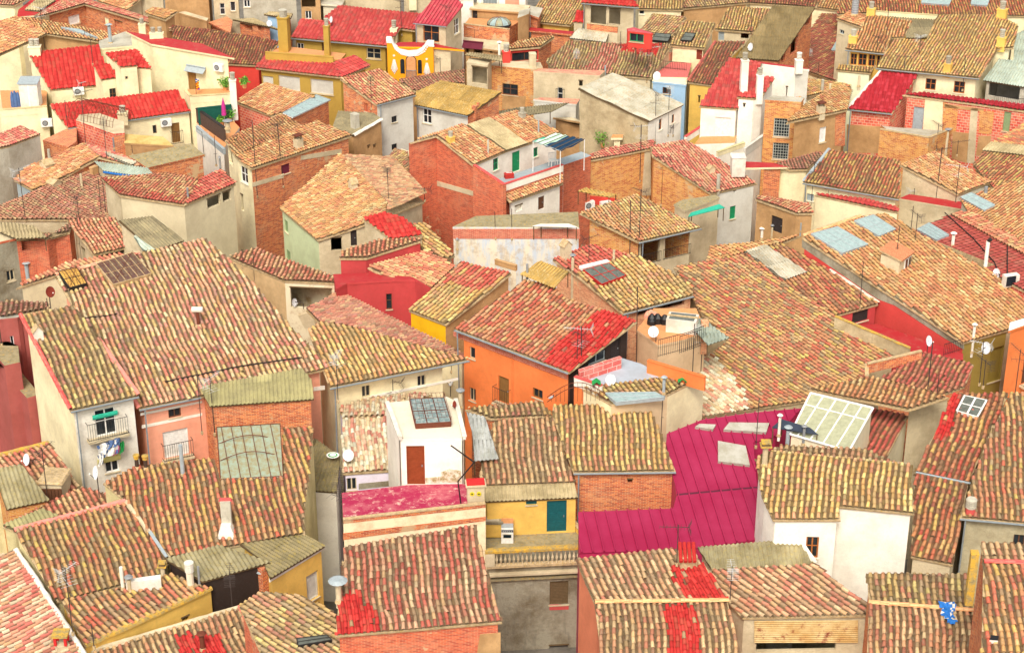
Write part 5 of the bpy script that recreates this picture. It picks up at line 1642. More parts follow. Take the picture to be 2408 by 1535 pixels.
    for pn in set(pals):
        cs, w = PALN[pn]; m = pals == pn; cs = cs if pn.startswith('red') else (cs * .8 + (cs * w[:, None]).sum(0) * .2) * np.array([.97, 1.035, .95]); kk = rng.choice(len(cs), m.sum(), p=w); cc = cs[kk]
        if not new and pn not in ('red', 'redd'):
            # runs: repeat the tile above sometimes
            rep = rng.random(m.sum()) < .12; kk2 = kk.copy(); kk2[1:][rep[1:]] = kk[:-1][rep[1:]]; cc = cs[kk2]
        col[m] = cc
        if pn in ('red', 'redd', 'redp'): newm |= m
    br = rng.normal(1, .10 if not new else .04, N)
    col *= np.clip(br, .7, 1.3)[:, None]
    d = (~newm) & (drift > .9); col[d] = col[d] * .75 + np.array(lin('8a7a60')) * .2
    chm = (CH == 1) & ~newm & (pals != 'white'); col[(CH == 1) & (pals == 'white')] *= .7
    col[chm] = col[chm] * .16 + np.array(lin('5a4c38')) * .5  # channel tiles coloured dark to paint shade into the grooves
    if not new: col[(~newm) & (CH == 0)] *= .94 * np.clip(rng.normal(1, .022, 3), .95, 1.05) * rng.uniform(.94, 1.05)
    CV = np.repeat(col[:, None, :], 2 * K, 1)
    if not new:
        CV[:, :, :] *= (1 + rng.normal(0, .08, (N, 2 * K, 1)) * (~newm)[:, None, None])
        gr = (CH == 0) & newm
        for e_ in (0, K - 1, K, 2 * K - 1): CV[gr, e_] *= .45  # red cover tiles darkened at both edges, painted shading for relief
    g = (CH == 0) & ~newm & (pals != 'white')            # groove shade painted along the tile feet, mixed with grime and moss
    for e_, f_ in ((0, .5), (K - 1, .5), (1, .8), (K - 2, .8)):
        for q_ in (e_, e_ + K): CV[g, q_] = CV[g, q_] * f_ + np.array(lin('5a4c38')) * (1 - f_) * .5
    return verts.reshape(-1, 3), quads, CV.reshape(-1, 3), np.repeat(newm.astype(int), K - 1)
def corr_mesh(pl, rng, wave=.2, amp=.036, st='corr'):
    O, u, v, n = frame(pl); Q2 = [((P - O) @ u, (P - O) @ v) for P in pl['P']]
    us = [q[0] for q in Q2]; u0, u1 = min(us), max(us); sub = 6; ns = int((u1 - u0) / wave * sub) + 1
    vmin = min(q[1] for q in Q2); sheetl = 1.5
    verts = []; quads = []; cols = []; prev = {}
    shade = {}
    for k in range(ns + 1):
        uc = min(max(u0 + (u1 - u0) * k / ns, u0 + 1e-3), u1 - 1e-3); z = math.cos(2 * math.pi * (uc - u0) / wave) * amp; cur = {}
        sp_ = spans(Q2, uc)
        if sp_:
            a, b = sp_[0][0] - .06, sp_[-1][1]
            r0 = int((a - vmin) // sheetl); r1 = int((b - vmin) // sheetl)
            for r in range(r0, r1 + 1):
                va = max(a, vmin + r * sheetl - .1); vb = min(b, vmin + (r + 1) * sheetl)
                if vb - va < .03: continue
                i = len(verts); verts.append(O + u * uc + v * va + n * (z + .045)); verts.append(O + u * uc + v * vb + n * (z + .02))
                key = (r, int((uc - u0) / .9)); s = shade.setdefault(key, rng.normal(1, .09)); cols += [(s, s, s)] * 2
                cur[r] = i
                if r in prev: quads.append((prev[r], i, i + 1, prev[r] + 1))
        prev = cur
    return np.array(verts), np.array(quads), np.array(cols), np.zeros(len(quads), int)
def npmesh(name, verts, quads, cols, mats, mi, parent, extra=None, smooth=True):
    """quads + extra MB faces in one mesh"""
    o0 = np.array(parent['_o']); nv = len(verts); me = bpy.data.meshes.new(name)
    ev = np.array(extra.v) if extra and extra.v else np.zeros((0, 3)); allv = np.concatenate([verts, ev]) - o0
    ef = extra.f if extra else []; lens = np.array([4] * len(quads) + [len(f) for f in ef], dtype=np.int32)
    li = np.concatenate([quads.reshape(-1)] + ([np.concatenate([np.array(f) + nv for f in ef])] if ef else [])).astype(np.int32)
    me.vertices.add(len(allv)); me.vertices.foreach_set('co', allv.reshape(-1).astype(np.float32)); me.loops.add(len(li)); me.loops.foreach_set('vertex_index', li)
    me.polygons.add(len(lens)); st = np.concatenate([[0], np.cumsum(lens)[:-1]]).astype(np.int32); me.polygons.foreach_set('loop_start', st); me.polygons.foreach_set('loop_total', lens)
    base = len(mats); am = list(mats); emi = []
    if extra:
        for m in extra.ms: am.append(m)
        emi = [base + k for k in extra.mi]
    me.polygons.foreach_set('material_index', np.concatenate([mi, np.array(emi, dtype=int)]).astype(np.int32))
    sm = np.zeros(len(lens), bool); sm[:len(quads)] = smooth; me.polygons.foreach_set('use_smooth', sm)
    for m in am: me.materials.append(M(m))
    a = me.color_attributes.new('tc', 'FLOAT_COLOR', 'POINT'); cc = np.ones((len(allv), 4), np.float32); cc[:nv, :3] = cols; cc[nv:, :3] = .5; a.data.foreach_set('color', cc.reshape(-1))
    me.update(calc_edges=True); me.validate()
    o = bpy.data.objects.new(name, me); C.objects.link(o); o.parent = parent; return o
GZ = -4.0
COLK = dict(brown='brown', white='whitep', woodo='woodo', wood='wood', wood2='wood2', wood3='wood3', door='door', darkd='darkd', green='green', greyb='greyb', stone='stone', blue='greyb', teal='teal', gridg='gridg', greyw='greyw', maroon='maroon', pinkp='pinkp', greenold='greenold', cream='cream', brownold='brownold', olive2='olive2', brick='brick')
def matof(n): return COLK.get(n, n)
def v3(p2, z): return V(p2[0], p2[1], z)
def wall_mesh(mb, s, mat):
    A, B = s['A'], s['B']; d = B - A; L = float(np.linalg.norm(d)); d = d / L; z0 = s['base']; out = [(0, z0), (L, z0), (L, s['zb']), (0, s['za'])]
    nrm = V(d[1], -d[0], 0); P = lambda u, z: V(A[0] + d[0] * u, A[1] + d[1] * u, z)
    if not s['holes']: mb.face([P(*p) for p in out], mat, [(p[0] + s.get('uo', 0), p[1]) for p in out]); return
    vs = [Vector(p) for p in out]; es = [(0, 1), (1, 2), (2, 3), (3, 0)]
    for (a, b, c, e) in s['holes']:
        k = len(vs); vs += [Vector((a, c)), Vector((b, c)), Vector((b, e)), Vector((a, e))]; es += [(k, k + 1), (k + 1, k + 2), (k + 2, k + 3), (k + 3, k)]
    co, _, fa, *_r = delaunay_2d_cdt(vs, es, [], 0, 1e-4)
    for f in fa:
        c = sum((co[i] for i in f), Vector((0, 0))) / len(f)
        if any(a < c.x < b and cc < c.y < e for (a, b, cc, e) in s['holes']): continue
        zt = s['za'] + (s['zb'] - s['za']) * c.x / L
        if c.x < 0 or c.x > L or c.y > zt or c.y < z0: continue
        p = [(co[i].x, co[i].y) for i in f]
        ar = sum(p[k][0] * p[(k + 1) % len(p)][1] - p[(k + 1) % len(p)][0] * p[k][1] for k in range(len(p)))
        if ar < 0: p = p[::-1]
        mb.face([P(*q) for q in p], mat, p)
    dep = .2
    for (a, b, c, e) in s['holes']:
        q = [(a, c), (b, c), (b, e), (a, e)]
        for k in range(4):
            p1, p2 = q[k], q[(k + 1) % 4]
            mb.face([P(*p1), P(*p2), P(*p2) - nrm * dep, P(*p1) - nrm * dep], mat, [(0, 0), (.5, 0), (.5, .15), (0, .15)])
def bar(mb, P, a, b, c, e, d0, d1, mat, nrm):
    """box in wall space from (a,c) to (b,e), depth d0..d1 outward"""
    o = P(a, c) + nrm * d0; mb.box(o, P(b, c) - P(a, c), nrm * (d1 - d0), V(0, 0, e - c), mat)
def build_win(root, f, rng):
    _, s, u0, u1, z0, z1, kind, col, kw = f
    A, B = s['A'], s['B']; d = (B - A) / np.linalg.norm(B - A); nrm = V(d[1], -d[0], 0); P = lambda u, z: V(A[0] + d[0] * u, A[1] + d[1] * u, z)
    w, h = u1 - u0, z1 - z0; mc = matof(col); fr = .06 if w > .5 else .04
    if kind in ('w', 'd', 's'):
        mb = MB(); t = fr
        bar(mb, P, u0, u0 + t, z0, z1, -.13, -.07, mc if kind != 's' else matof(kw.get('fr', col)), nrm); bar(mb, P, u1 - t, u1, z0, z1, -.13, -.07, mc, nrm)
        bar(mb, P, u0 + t, u1 - t, z1 - t, z1, -.13, -.07, mc, nrm); bar(mb, P, u0 + t, u1 - t, z0, z0 + t, -.13, -.07, mc, nrm)
        if kind == 'w':
            if col == 'gridg':
                for k in range(1, 6): x = u0 + w * k / 6; bar(mb, P, x - .012, x + .012, z0 + t, z1 - t, -.125, -.08, mc, nrm)
                for k in range(1, 6): y = z0 + h * k / 6; bar(mb, P, u0 + t, u1 - t, y - .012, y + .012, -.124, -.081, mc, nrm)
            else:
                if w > .45: bar(mb, P, (u0 + u1) / 2 - .03, (u0 + u1) / 2 + .03, z0 + t, z1 - t, -.125, -.075, mc, nrm)
                if h > .8: y = z0 + h * .55; bar(mb, P, u0 + t, u1 - t, y - .02, y + .02, -.122, -.078, mc, nrm)
            fo = mb.build('window', root); fo['_o'] = root['_o']
            pb = MB(); bar(pb, P, u0 + t * .5, u1 - t * .5, z0 + t * .5, z1 - t * .5, -.115, -.105, 'pane', nrm); pb.build('pane', fo)
        elif kind == 'd':
            bar(mb, P, u0 + t, u1 - t, z0, z1 - t, -.12, -.095, mc, nrm)
            for r in range(3):
                a = z0 + .1 * h + r * .28 * h
                for q in (0, 1):
                    x0 = u0 + t + .04 + q * (w / 2 - t); bar(mb, P, x0, x0 + w / 2 - t - .09, a, a + .2 * h, -.095, -.082, mc, nrm)
            fo = mb.build('door', root); fo['_o'] = root['_o']
            hb = MB(); bar(hb, P, u1 - t - .09, u1 - t - .05, z0 + h * .45, z0 + h * .5, -.095, -.04, 'metal', nrm); hb.build('handle', fo)
        else:
            n = max(3, int(h / .09))
            for k in range(n): y = z0 + t + (h - 2 * t) * k / n; bar(mb, P, u0 + t, u1 - t, y, y + (h - 2 * t) / n * .88, -.12, -.1, mc, nrm)
            bar(mb, P, u0 + t, u1 - t, z0 + t, z1 - t, -.13, -.121, mc, nrm)
            fo = mb.build('shutter', root); fo['_o'] = root['_o']
        if kind != 'd' and not kw.get('rail') and w > .3:
            sb = MB(); bar(sb, P, u0 - .05, u1 + .05, z0 - .06, z0 - .002, -.1, .06, 'stone' if s['mat'] not in ('white', 'cream') else 'whitec', nrm); sb.build('sill', fo)
    else:
        mb = MB(); bar(mb, P, u0 - .04, u1 + .04, z1 + .002, z1 + .08, -.05, .02, 'brownold', nrm); 
        mb.build('lintel', root)
    if kw.get('rail') or kw.get('bal'):
        rb = MB(); o = .35 if kw.get('bal') or kind in ('d', 's') else .03; a, b = u0 - .12, u1 + .12; top = z0 + .95 if kind != 'o' else z0 + .7
        if kw.get('bal'): a -= .35; b += .35; 
        for y in (z0 + .08, top): rb.tube(P(a, y) + nrm * o, P(b, y) + nrm * o, .016, 'iron', 5)
        n = int((b - a) / .11)
        for k in range(n + 1): x = a + (b - a) * k / n; rb.tube(P(x, z0 + .04) + nrm * o, P(x, top) + nrm * o, .009, 'iron', 4)
        for x in (a, b):
            for y in (z0 + .08, top): rb.tube(P(x, y) + nrm * .01, P(x, y) + nrm * o, .014, 'iron', 4)
        rb.build('balcony_rail' if o > .1 else 'railing', root)
        if o > .1:
            sb = MB(); bar(sb, P, a - .03, b + .03, z0 - .1, z0 - .003, .003, o + .06, 'stone', nrm); sb.build('balcony_slab', root)
def rings(mb, c, r, h, mat, mat2='stone', n=10):
    k = 4
    for i in range(k): mb.tube(c + Z * (h * i / k), c + Z * (h * (i + .62) / k), r, mat, n, r * .96); mb.tube(c + Z * (h * (i + .62) / k), c + Z * (h * (i + 1) / k), r * .72, 'brownold', n)
    mb.tube(c + Z * h, c + Z * (h + .07), r * 1.1, mat, n)
def build_chim(root, P, w, d, h, kind, ang):
    mb = MB(); c = P - Z * .45; H_ = h + .45; body = {'ring': 'cream', 'ring2': 'cream', 'ringy': 'yellow', 'ringw': 'white', 'ringd': 'concrete', 'hat': 'stone', 'gable': 'stone', 'gablew': 'whiteold', 'pot': 'stone', 'green': 'orange', 'redtiles': 'mortar', 'eyes': 'stone'}.get(kind, 'concrete')
    if kind.startswith('plain:'): body = kind[6:]
    if kind in ('ring', 'ringy', 'ringw', 'ringd', 'ring2'):
        mb.cbox(c, w, d, .45 + h * .5, body, ang); mb.cbox(c + Z * (.45 + h * .5 - .001), w * 1.12, d * 1.12, .06, body, ang)
    elif kind in ('gable', 'gablew'):
        ca, sa = math.cos(ang), math.sin(ang); ux = V(ca, sa, 0); uy = V(-sa, ca, 0); mb.cbox(c, w, d, .45 + h * .6, body, ang)
        b = c + Z * (.45 + h * .6)
        for sg in (-1, 1): mb.prism([b - uy * d * .6 + ux * sg * w * .62 - Z * .02, b + uy * d * .6 + ux * sg * w * .62 - Z * .02, b + uy * d * .6 + Z * h * .45, b - uy * d * .6 + Z * h * .45][::sg], Z, .05, 'mortar')
        for sg in (-1, 1): mb.face([b - ux * w / 2 + uy * sg * d / 2, b + ux * w / 2 + uy * sg * d / 2, b + uy * sg * d / 2 + Z * h * .4][::-sg], body)
    elif kind == 'hat':
        mb.cbox(c, w, d, H_ * .8, body, ang)
    elif kind == 'pot': mb.cbox(c, w, d, .45 + h * .3, body, ang)
    elif kind in ('green',): mb.cbox(c, w, d, H_ * .6, 'whiteold', ang)
    elif kind == 'redtiles': mb.cbox(c, w, d, H_ * .7, body, ang)
    elif kind == 'eyes': mb.cbox(c, w, d, H_, body, ang); mb.cbox(c + Z * H_, w * 1.2, d * 1.3, .09, 'stone', ang); mb.cbox(c + Z * (H_ + .09), w * 1.05, d * 1.15, .06, 'redm', ang)
    else:
        mb.cbox(c, w, d, H_, body, ang)
    o = mb.build('chimney', root); o['_o'] = root['_o']; mb = MB()
    if kind.startswith('ring'):
        b = c + Z * (.45 + h * .5 + .06)
        if kind == 'ring2':
            for sx in (-.22, .22): rings(mb, b + V(sx * w, 0, 0), w * .22, h * .45, 'concrete')
        else: rings(mb, b, min(w, d) * .36, h * .45, 'concrete' if kind != 'ringw' else 'whiteold')
        mb.build('chimney_pot', o)
    elif kind == 'hat':
        for x, y in ((-1, -1), (1, -1), (1, 1), (-1, 1)): mb.cbox(c + V(x * w * .36, y * d * .36, H_ * .8), .08, .08, .2, 'brownold')
        mb.cbox(c + Z * (H_ * .8 + .2), w * 1.15, d * 1.15, .07, 'rust', ang); mb.build('chimney_cap', o)
    elif kind == 'pot':
        b = c + Z * (.45 + h * .3)
        for x, y in ((-1, -1), (1, -1), (1, 1), (-1, 1)): mb.cbox(b + V(x * w * .38, y * d * .38, 0), .11, .11, .42, 'redm')
        mb.cbox(b + Z * .42, w * 1.2, d * 1.2, .1, 'lich', 0); mb.build('chimney_cap', o)
    elif kind == 'green':
        b = c + Z * (H_ * .6)
        for x, y in ((-1, -1), (1, -1), (1, 1), (-1, 1)): mb.cbox(b + V(x * w * .4, y * d * .4, 0), .05, .05, .22, 'iron')
        for sg in (-1, 1): mb.prism([b + V(sg * w * .7, -d * .7, .2), b + V(sg * w * .7, d * .7, .2), b + V(0, d * .7, .38), b + V(0, -d * .7, .38)][::sg], Z, .03, 'clothg')
        mb.build('chimney_cap', o)
    elif kind == 'redtiles':
        b = c + Z * (H_ * .7)
        for k in range(4): mb.tube(b + V((k - 1.5) * w * .26, -d * .8, -.12), b + V((k - 1.5) * w * .26, d * .7, .28), .09, 'redtilec', 7)
        mb.build('chimney_cap', o)
    elif kind == 'eyes':
        for sx in (-.2, .2): mb.tube(c + V(sx * w, -d * .5 - .03, H_ * .72), c + V(sx * w, -d * .5 + .02, H_ * .72), .11, 'yellowb2', 10); mb.tube(c + V(sx * w, -d * .5 - .035, H_ * .72), c + V(sx * w, -d * .5 - .025, H_ * .72), .045, 'iron', 8)
        mb.build('vent_hole', o)
    elif kind.startswith('plain:'):
        b = c + Z * H_; m = kind[6:]
        if m in ('white', 'mustard', 'cream', 'redp'):
            mb.cbox(b, w * 1.15, d * 1.15, .06, m, ang); rings(mb, b + Z * .06, min(w, d) * .4, .45, 'concrete', n=9); mb.build('chimney_pot', o)
        else: mb.cbox(b, w * 1.12, d * 1.12, .06, m, ang, .9); mb.build('chimney_cap', o)
def build_pipe(root, P, h, r, col, cap):
    mb = MB(); b = P - Z * .3; t = P + Z * h; mb.tube(b, t, r, col, 10); mb.tube(P - Z * .05, P + Z * .1, r * 1.5, 'mortar', 8, r * 1.05)
    if col == 'ribbed':
        for k in range(12): mb.tube(P + Z * (h * k / 12), P + Z * (h * k / 12 + .05), r * 1.06, 'metal', 10)
    o = mb.build('flue', root); o['_o'] = root['_o']
    if cap:
        m = MB(); mc = col if col not in ('stone',) else 'metal'
        if cap in ('disc', 'bigdisc'): k = 2.1 if cap == 'disc' else 3.4; m.tube(t, t + Z * .12, r * .7, 'iron', 8); m.tube(t + Z * .12, t + Z * (.18 + .04 * (k > 3)), r * k, mc if cap == 'disc' else 'greyb', 12, r * k * .6)
        elif cap == 'cone': m.tube(t + Z * .08, t + Z * .2, r * 1.9, mc, 10, r * .3)
        elif cap == 'hood': m.tube(t, t + V(.12, -.1, .16), r, 'iron', 9)
        elif cap == 'hat': m.cbox(t, r * 4, r * 4, .06, 'lich'); m.cbox(t + Z * .06, r * 3, r * 3, .12, 'brownold', 0, .7); m.cbox(t + Z * .18, r * 3.4, r * 3.4, .05, 'lich')
        elif cap == 'spin':
            for k in range(4): m.tube(t + Z * (.05 + k * .1), t + Z * (.12 + k * .1), r * 1.25, 'whiteold', 12, r * 1.15)
            m.tube(t, t + Z * .45, r * .9, 'iron', 10); m.tube(t + Z * .45, t + Z * .5, r * 1.35, 'whiteold', 12)
        elif cap == 'pot': m.tube(t, t + Z * .1, r * 1.4, 'lich', 8); m.tube(t + Z * .14, t + Z * .2, r * 1.7, 'lich', 8)
        m.build('flue_cap', o)
def build_sky(root, pts, n, kind):
    mb = MB(); c = sum(pts) / len(pts); N = len(pts)
    a, b, cc, d = pts[0], pts[1], pts[2], pts[3]
    # want pts order: lower-left, lower-right, upper-right, upper-left not required; bilinear
    bl = lambda s, t: (a * (1 - s) + b * s) * (1 - t) + (d * (1 - s) + cc * s) * t
    th = .08
    nn = np.cross(b - a, d - a); nn /= np.linalg.norm(nn)
    if nn[2] < 0: nn = -nn
    ordp = pts if np.cross(b - a, cc - a) @ nn > 0 else pts[::-1]
    if kind in ('corr', 'corrw', 'corrg', 'corrm'):
        pl = dict(P=[p + nn * .04 for p in ordp], n=nn, st='corr'); v_, q_, c_, m_ = corr_mesh(pl, np.random.default_rng(3))
        nm = {'corr': 'fibre', 'corrw': 'fibrepale', 'corrg': 'fibregreen', 'corrm': 'fibreolive'}[kind]
        eb = MB(); eb.prism([p + nn * .0 for p in ordp], nn, .08, nm)
        npmesh('sheet_patch', v_, q_, c_, [nm], m_, root, eb); return
    gm = {'glass': 'glass', 'glassdark': 'glassdark', 'mesh': 'meshdark', 'ochreglass': 'ochreglass', 'cage': 'cageglass', 'panel': 'corrlight', 'skyred': 'glassdark', 'skyw': 'glassdark', 'hatchw': 'blackp'}[kind]
    up = .16 if kind in ('mesh', 'ochreglass', 'cage') else .07
    fm = {'glass': 'greyb', 'glassdark': 'iron', 'mesh': 'mortar', 'ochreglass': 'iron', 'cage': 'rust', 'panel': 'corrlight', 'skyred': 'redd_', 'skyw': 'whitep', 'hatchw': 'whitep'}[kind]
    if fm == 'redd_': fm = 'redtilec'
    mb.prism([p + nn * up for p in ordp], nn, up + .12, gm, fm)
    o = mb.build('skylight', root); o['_o'] = root['_o']; m = MB()
    bars = {'glass': 4, 'glassdark': 1, 'mesh': 6, 'ochreglass': 3, 'cage': 3, 'skyred': 3, 'skyw': 2}.get(kind, 0)
    L = nn * (up + .015)
    if bars:
        for k in range(bars + 1): s = k / bars; m.tube(bl(s, 0) + L, bl(s, 1) + L, .022 if kind != 'skyw' else .05, fm, 4)
        for k in range(0, 3): t = k / 2; m.tube(bl(0, t) + L, bl(1, t) + L, .022, fm, 4)
    if kind in ('mesh', 'ochreglass'):    # arched hoops
        for k in range(7):
            s = .0 + k / 6; prev = None
            for j in range(9): t = j / 8; p = bl(s, t) + L + nn * .35 * math.sin(math.pi * t); 
            for j in range(8):
                p = bl(s, j / 8) + L + nn * .38 * math.sin(math.pi * j / 8); q = bl(s, (j + 1) / 8) + L + nn * .38 * math.sin(math.pi * (j + 1) / 8); m.tube(p, q, .012, 'rust', 3)
        for j in range(1, 6):
            t = j / 6; m.tube(bl(0, t) + L + nn * .38 * math.sin(math.pi * t), bl(1, t) + L + nn * .38 * math.sin(math.pi * t), .010, 'rust', 3)
        m.tube(bl(0, 0) + L, bl(1, 1) + L + nn * .1, .012, 'rust', 3)
    if kind == 'cage':
        for k in range(9): s = k / 8; m.tube(bl(s, 0) + nn * .45, bl(s, 1) + nn * .45, .01, 'rust', 3)
        for k in range(6): t = k / 5; m.tube(bl(0, t) + nn * .45, bl(1, t) + nn * .45, .01, 'rust', 3)
        for s, t in ((0, 0), (1, 0), (0, 1), (1, 1)): m.tube(bl(s, t), bl(s, t) + nn * .46, .02, 'rust', 4)
    if kind == 'skyred': m.prism([bl(-.06, 1.0) + nn * .2, bl(1.0, 1.0) + nn * .2, bl(1.0, 1.16) + nn * .2, bl(-.06, 1.16) + nn * .2][::-1], nn, .18, 'whitep')
    if m.v: m.build('glazing_bars', o)
def cap_row(mb, A, B, mat, rng):
    d = B - A; L = np.linalg.norm(d); d /= L; n = max(1, int(L / .38)); st = L / n; side = np.cross(d, Z); side /= np.linalg.norm(side); up = np.cross(side, d)
    ms = [mat] if mat not in PALN else None
    for k in range(n):
        a = A + d * (k * st) ; b = A + d * ((k + 1.08) * st); r0, r1 = .125, .10; K = 6; a = a + side * rng.normal(0, .008)
        for i in range(K):
            t0, t1 = math.pi * i / K, math.pi * (i + 1) / K
            q = lambda c, r, t: c + side * math.cos(t) * r + up * (math.sin(t) * r * .9 + .01)
            mb.face([q(a, r0, t0), q(b, r1, t0), q(b, r1, t1), q(a, r0, t1)], '@%d' % rng.integers(0, 3) if ms is None else mat)
def build_roof(root, m, pl, rng, house):
    st = pl['st']; pal = pl['pal']; kw = pl['kw']; P = pl['P']; n = pl['n']
    eb = MB(); side = 'mortar' if st in ('tile', 'redtile') else ('whitec' if st == 'flat' else 'brownold')
    if st in ('tile', 'redtile', 'corr'):
        eb.prism([p - n * (.01 if st == 'corr' else .09) for p in P], n, .1, side)
        if st == 'corr': v_, q_, c_, mi = corr_mesh(pl, rng); mats = [pal]
        else: 
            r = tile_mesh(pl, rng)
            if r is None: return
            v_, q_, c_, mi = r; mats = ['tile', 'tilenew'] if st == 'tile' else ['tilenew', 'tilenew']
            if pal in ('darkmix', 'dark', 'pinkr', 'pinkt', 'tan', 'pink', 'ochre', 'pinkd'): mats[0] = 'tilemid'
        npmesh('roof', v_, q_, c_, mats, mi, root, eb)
    elif st == 'flat':
        eb.prism(P, n, .14, pal, m.wall); eb.build('roof' if pal not in ('terracotta', 'terracottar', 'crimson', 'greyb', 'paleblue') else 'terrace_floor', root)
    elif st in ('seam', 'seamf', 'seamw'):
        eb.prism(P, n, .1, pal, pal); O, u, v, _ = frame(pl); Q2 = [((p - O) @ u, (p - O) @ v) for p in P]; us = [q[0] for q in Q2]; k = min(us) + .1
        stp = .52 if st == 'seam' else .28
        while k < max(us):
            for a, b in spans(Q2, k):
                if b - a > .2: eb.box(O + u * (k - .03) + v * a + n * .001, u * .06, v * (b - a), n * .1, pal)
            k += stp
        eb.build('roof', root)
    elif st == 'glassr':
        eb.prism(P, n, .06, pal, 'whitep'); o = eb.build('glass_roof', root); o['_o'] = root['_o']; O, u, v, _ = frame(pl); Q2 = [((p - O) @ u, (p - O) @ v) for p in P]; us = [q[0] for q in Q2]; mb = MB(); K = 5 if pal != 'glassold' else 7
        fm = 'whitep' if pal == 'glassy' else ('greyb' if pal == 'glass' else 'rust'); wd = .07 if pal == 'glassy' else .025
        for i in range(K + 1):
            uu = min(us) + (max(us) - min(us)) * (.001 + .998 * i / K)
            for a, b in spans(Q2, uu): mb.box(O + u * (uu - wd / 2) + v * a + n * .002, u * wd, v * (b - a), n * .05, fm)
        for i in range(len(P)):
            a, b = P[i], P[(i + 1) % len(P)]; mb.tube(a + n * .03, b + n * .03, wd * .8, fm, 6)
        if pal == 'glassy': 
            N = len(P); a, b = (P[0] + (P[-1] - P[0]) * .72), (P[1] + (P[2] - P[1]) * .72); mb.tube(a + n * .03, b + n * .03, wd * .5, fm, 5)
        mb.build('glazing_bars', o)
    # caps
    q = pl['q']; order = pl['order']; N = len(q); inv = {o_: k for k, o_ in enumerate(order)}
    for cp in kw.get('cap', []):
        a, b = inv[cp[0]], inv[cp[1]]; mt = cp[2] if len(cp) > 2 else pal; A, B = P[a], P[b]
        if A[2] > B[2]: A, B = B, A
        mb = MB()
        if mt in PALN and mt not in ('lich', 'white', 'pinkc'):
            cap_row(mb, A + n * .05, B + n * .05, mt, rng); 
            cols = PALN[mt][0]; name = []
            for j in range(3):
                nm = 'cap_%s_%d' % (mt, j)
                if nm not in _M:
                    t = NT(nm); cc = list(cols[j % len(cols)]); t.l(t.mix(t.ramp(t.noise(8, 5, .8), [(.5, (0, 0, 0)), (.65, (.7,) * 3)]), cc, lin('8a7f66')), t.b.inputs['Base Color']); _M[nm] = t.m
                name.append(nm)
            mb.ms = [name[int(x[1])] if x.startswith('@') else x for x in mb.ms]
            mb.build('ridge_tiles', root, True)
        else:
            mm = {'lich': 'lich', 'white': 'whiteold', 'pinkc': 'pinkc'}.get(mt, mt); d = B - A; L = np.linalg.norm(d); d /= L; s_ = np.cross(d, n); k = max(2, int(L / .3)); hh = [(.07 + rng.uniform(0, .03), .10 + rng.uniform(0, .05)) for _ in range(k + 1)]
            for j in range(k):
                a_, b_ = A + d * L * j / k, A + d * L * (j + 1) / k; (h0, w0), (h1, w1) = hh[j], hh[j + 1]
                t0 = [a_ - s_ * w0 - n * .02, a_ - s_ * w0 * .6 + n * h0, a_ + s_ * w0 * .6 + n * h0, a_ + s_ * w0 - n * .02]; t1 = [b_ - s_ * w1 - n * .02, b_ - s_ * w1 * .6 + n * h1, b_ + s_ * w1 * .6 + n * h1, b_ + s_ * w1 - n * .02]
                for i in range(3): mb.face([t0[i], t0[i + 1], t1[i + 1], t1[i]], mm)
            mb.build('verge', root)
    if kw.get('gut'):
        e = kw.get('gute', (0, 1)); a, b = inv[e[0]], inv[e[1]]; A, B = P[a], P[b]
        _, u, v, _n = frame(pl); out = -v; o_ = V(out[0], out[1], 0); o_ /= np.linalg.norm(o_)
        mb = MB(); r = .065; A2, B2 = A + o_ * .09 - Z * .06, B + o_ * .09 - Z * .06; K = 5
        d = B2 - A2; d /= np.linalg.norm(d)
        for i in range(K):
            t0, t1 = math.pi * i / K, math.pi * (i + 1) / K; q_ = lambda c, t: c + o_ * math.cos(t) * r - Z * math.sin(t) * r
            mb.face([q_(A2, t0), q_(B2, t0), q_(B2, t1), q_(A2, t1)], 'gut')
        L = np.linalg.norm(B2 - A2); mb.tube(A2 + d * .25 - Z * r, V(*(A2 + d * .25)[:2], GZ + 2) - o_ * .2, .04, 'gut', 6)
        mb.build('gutter', root)
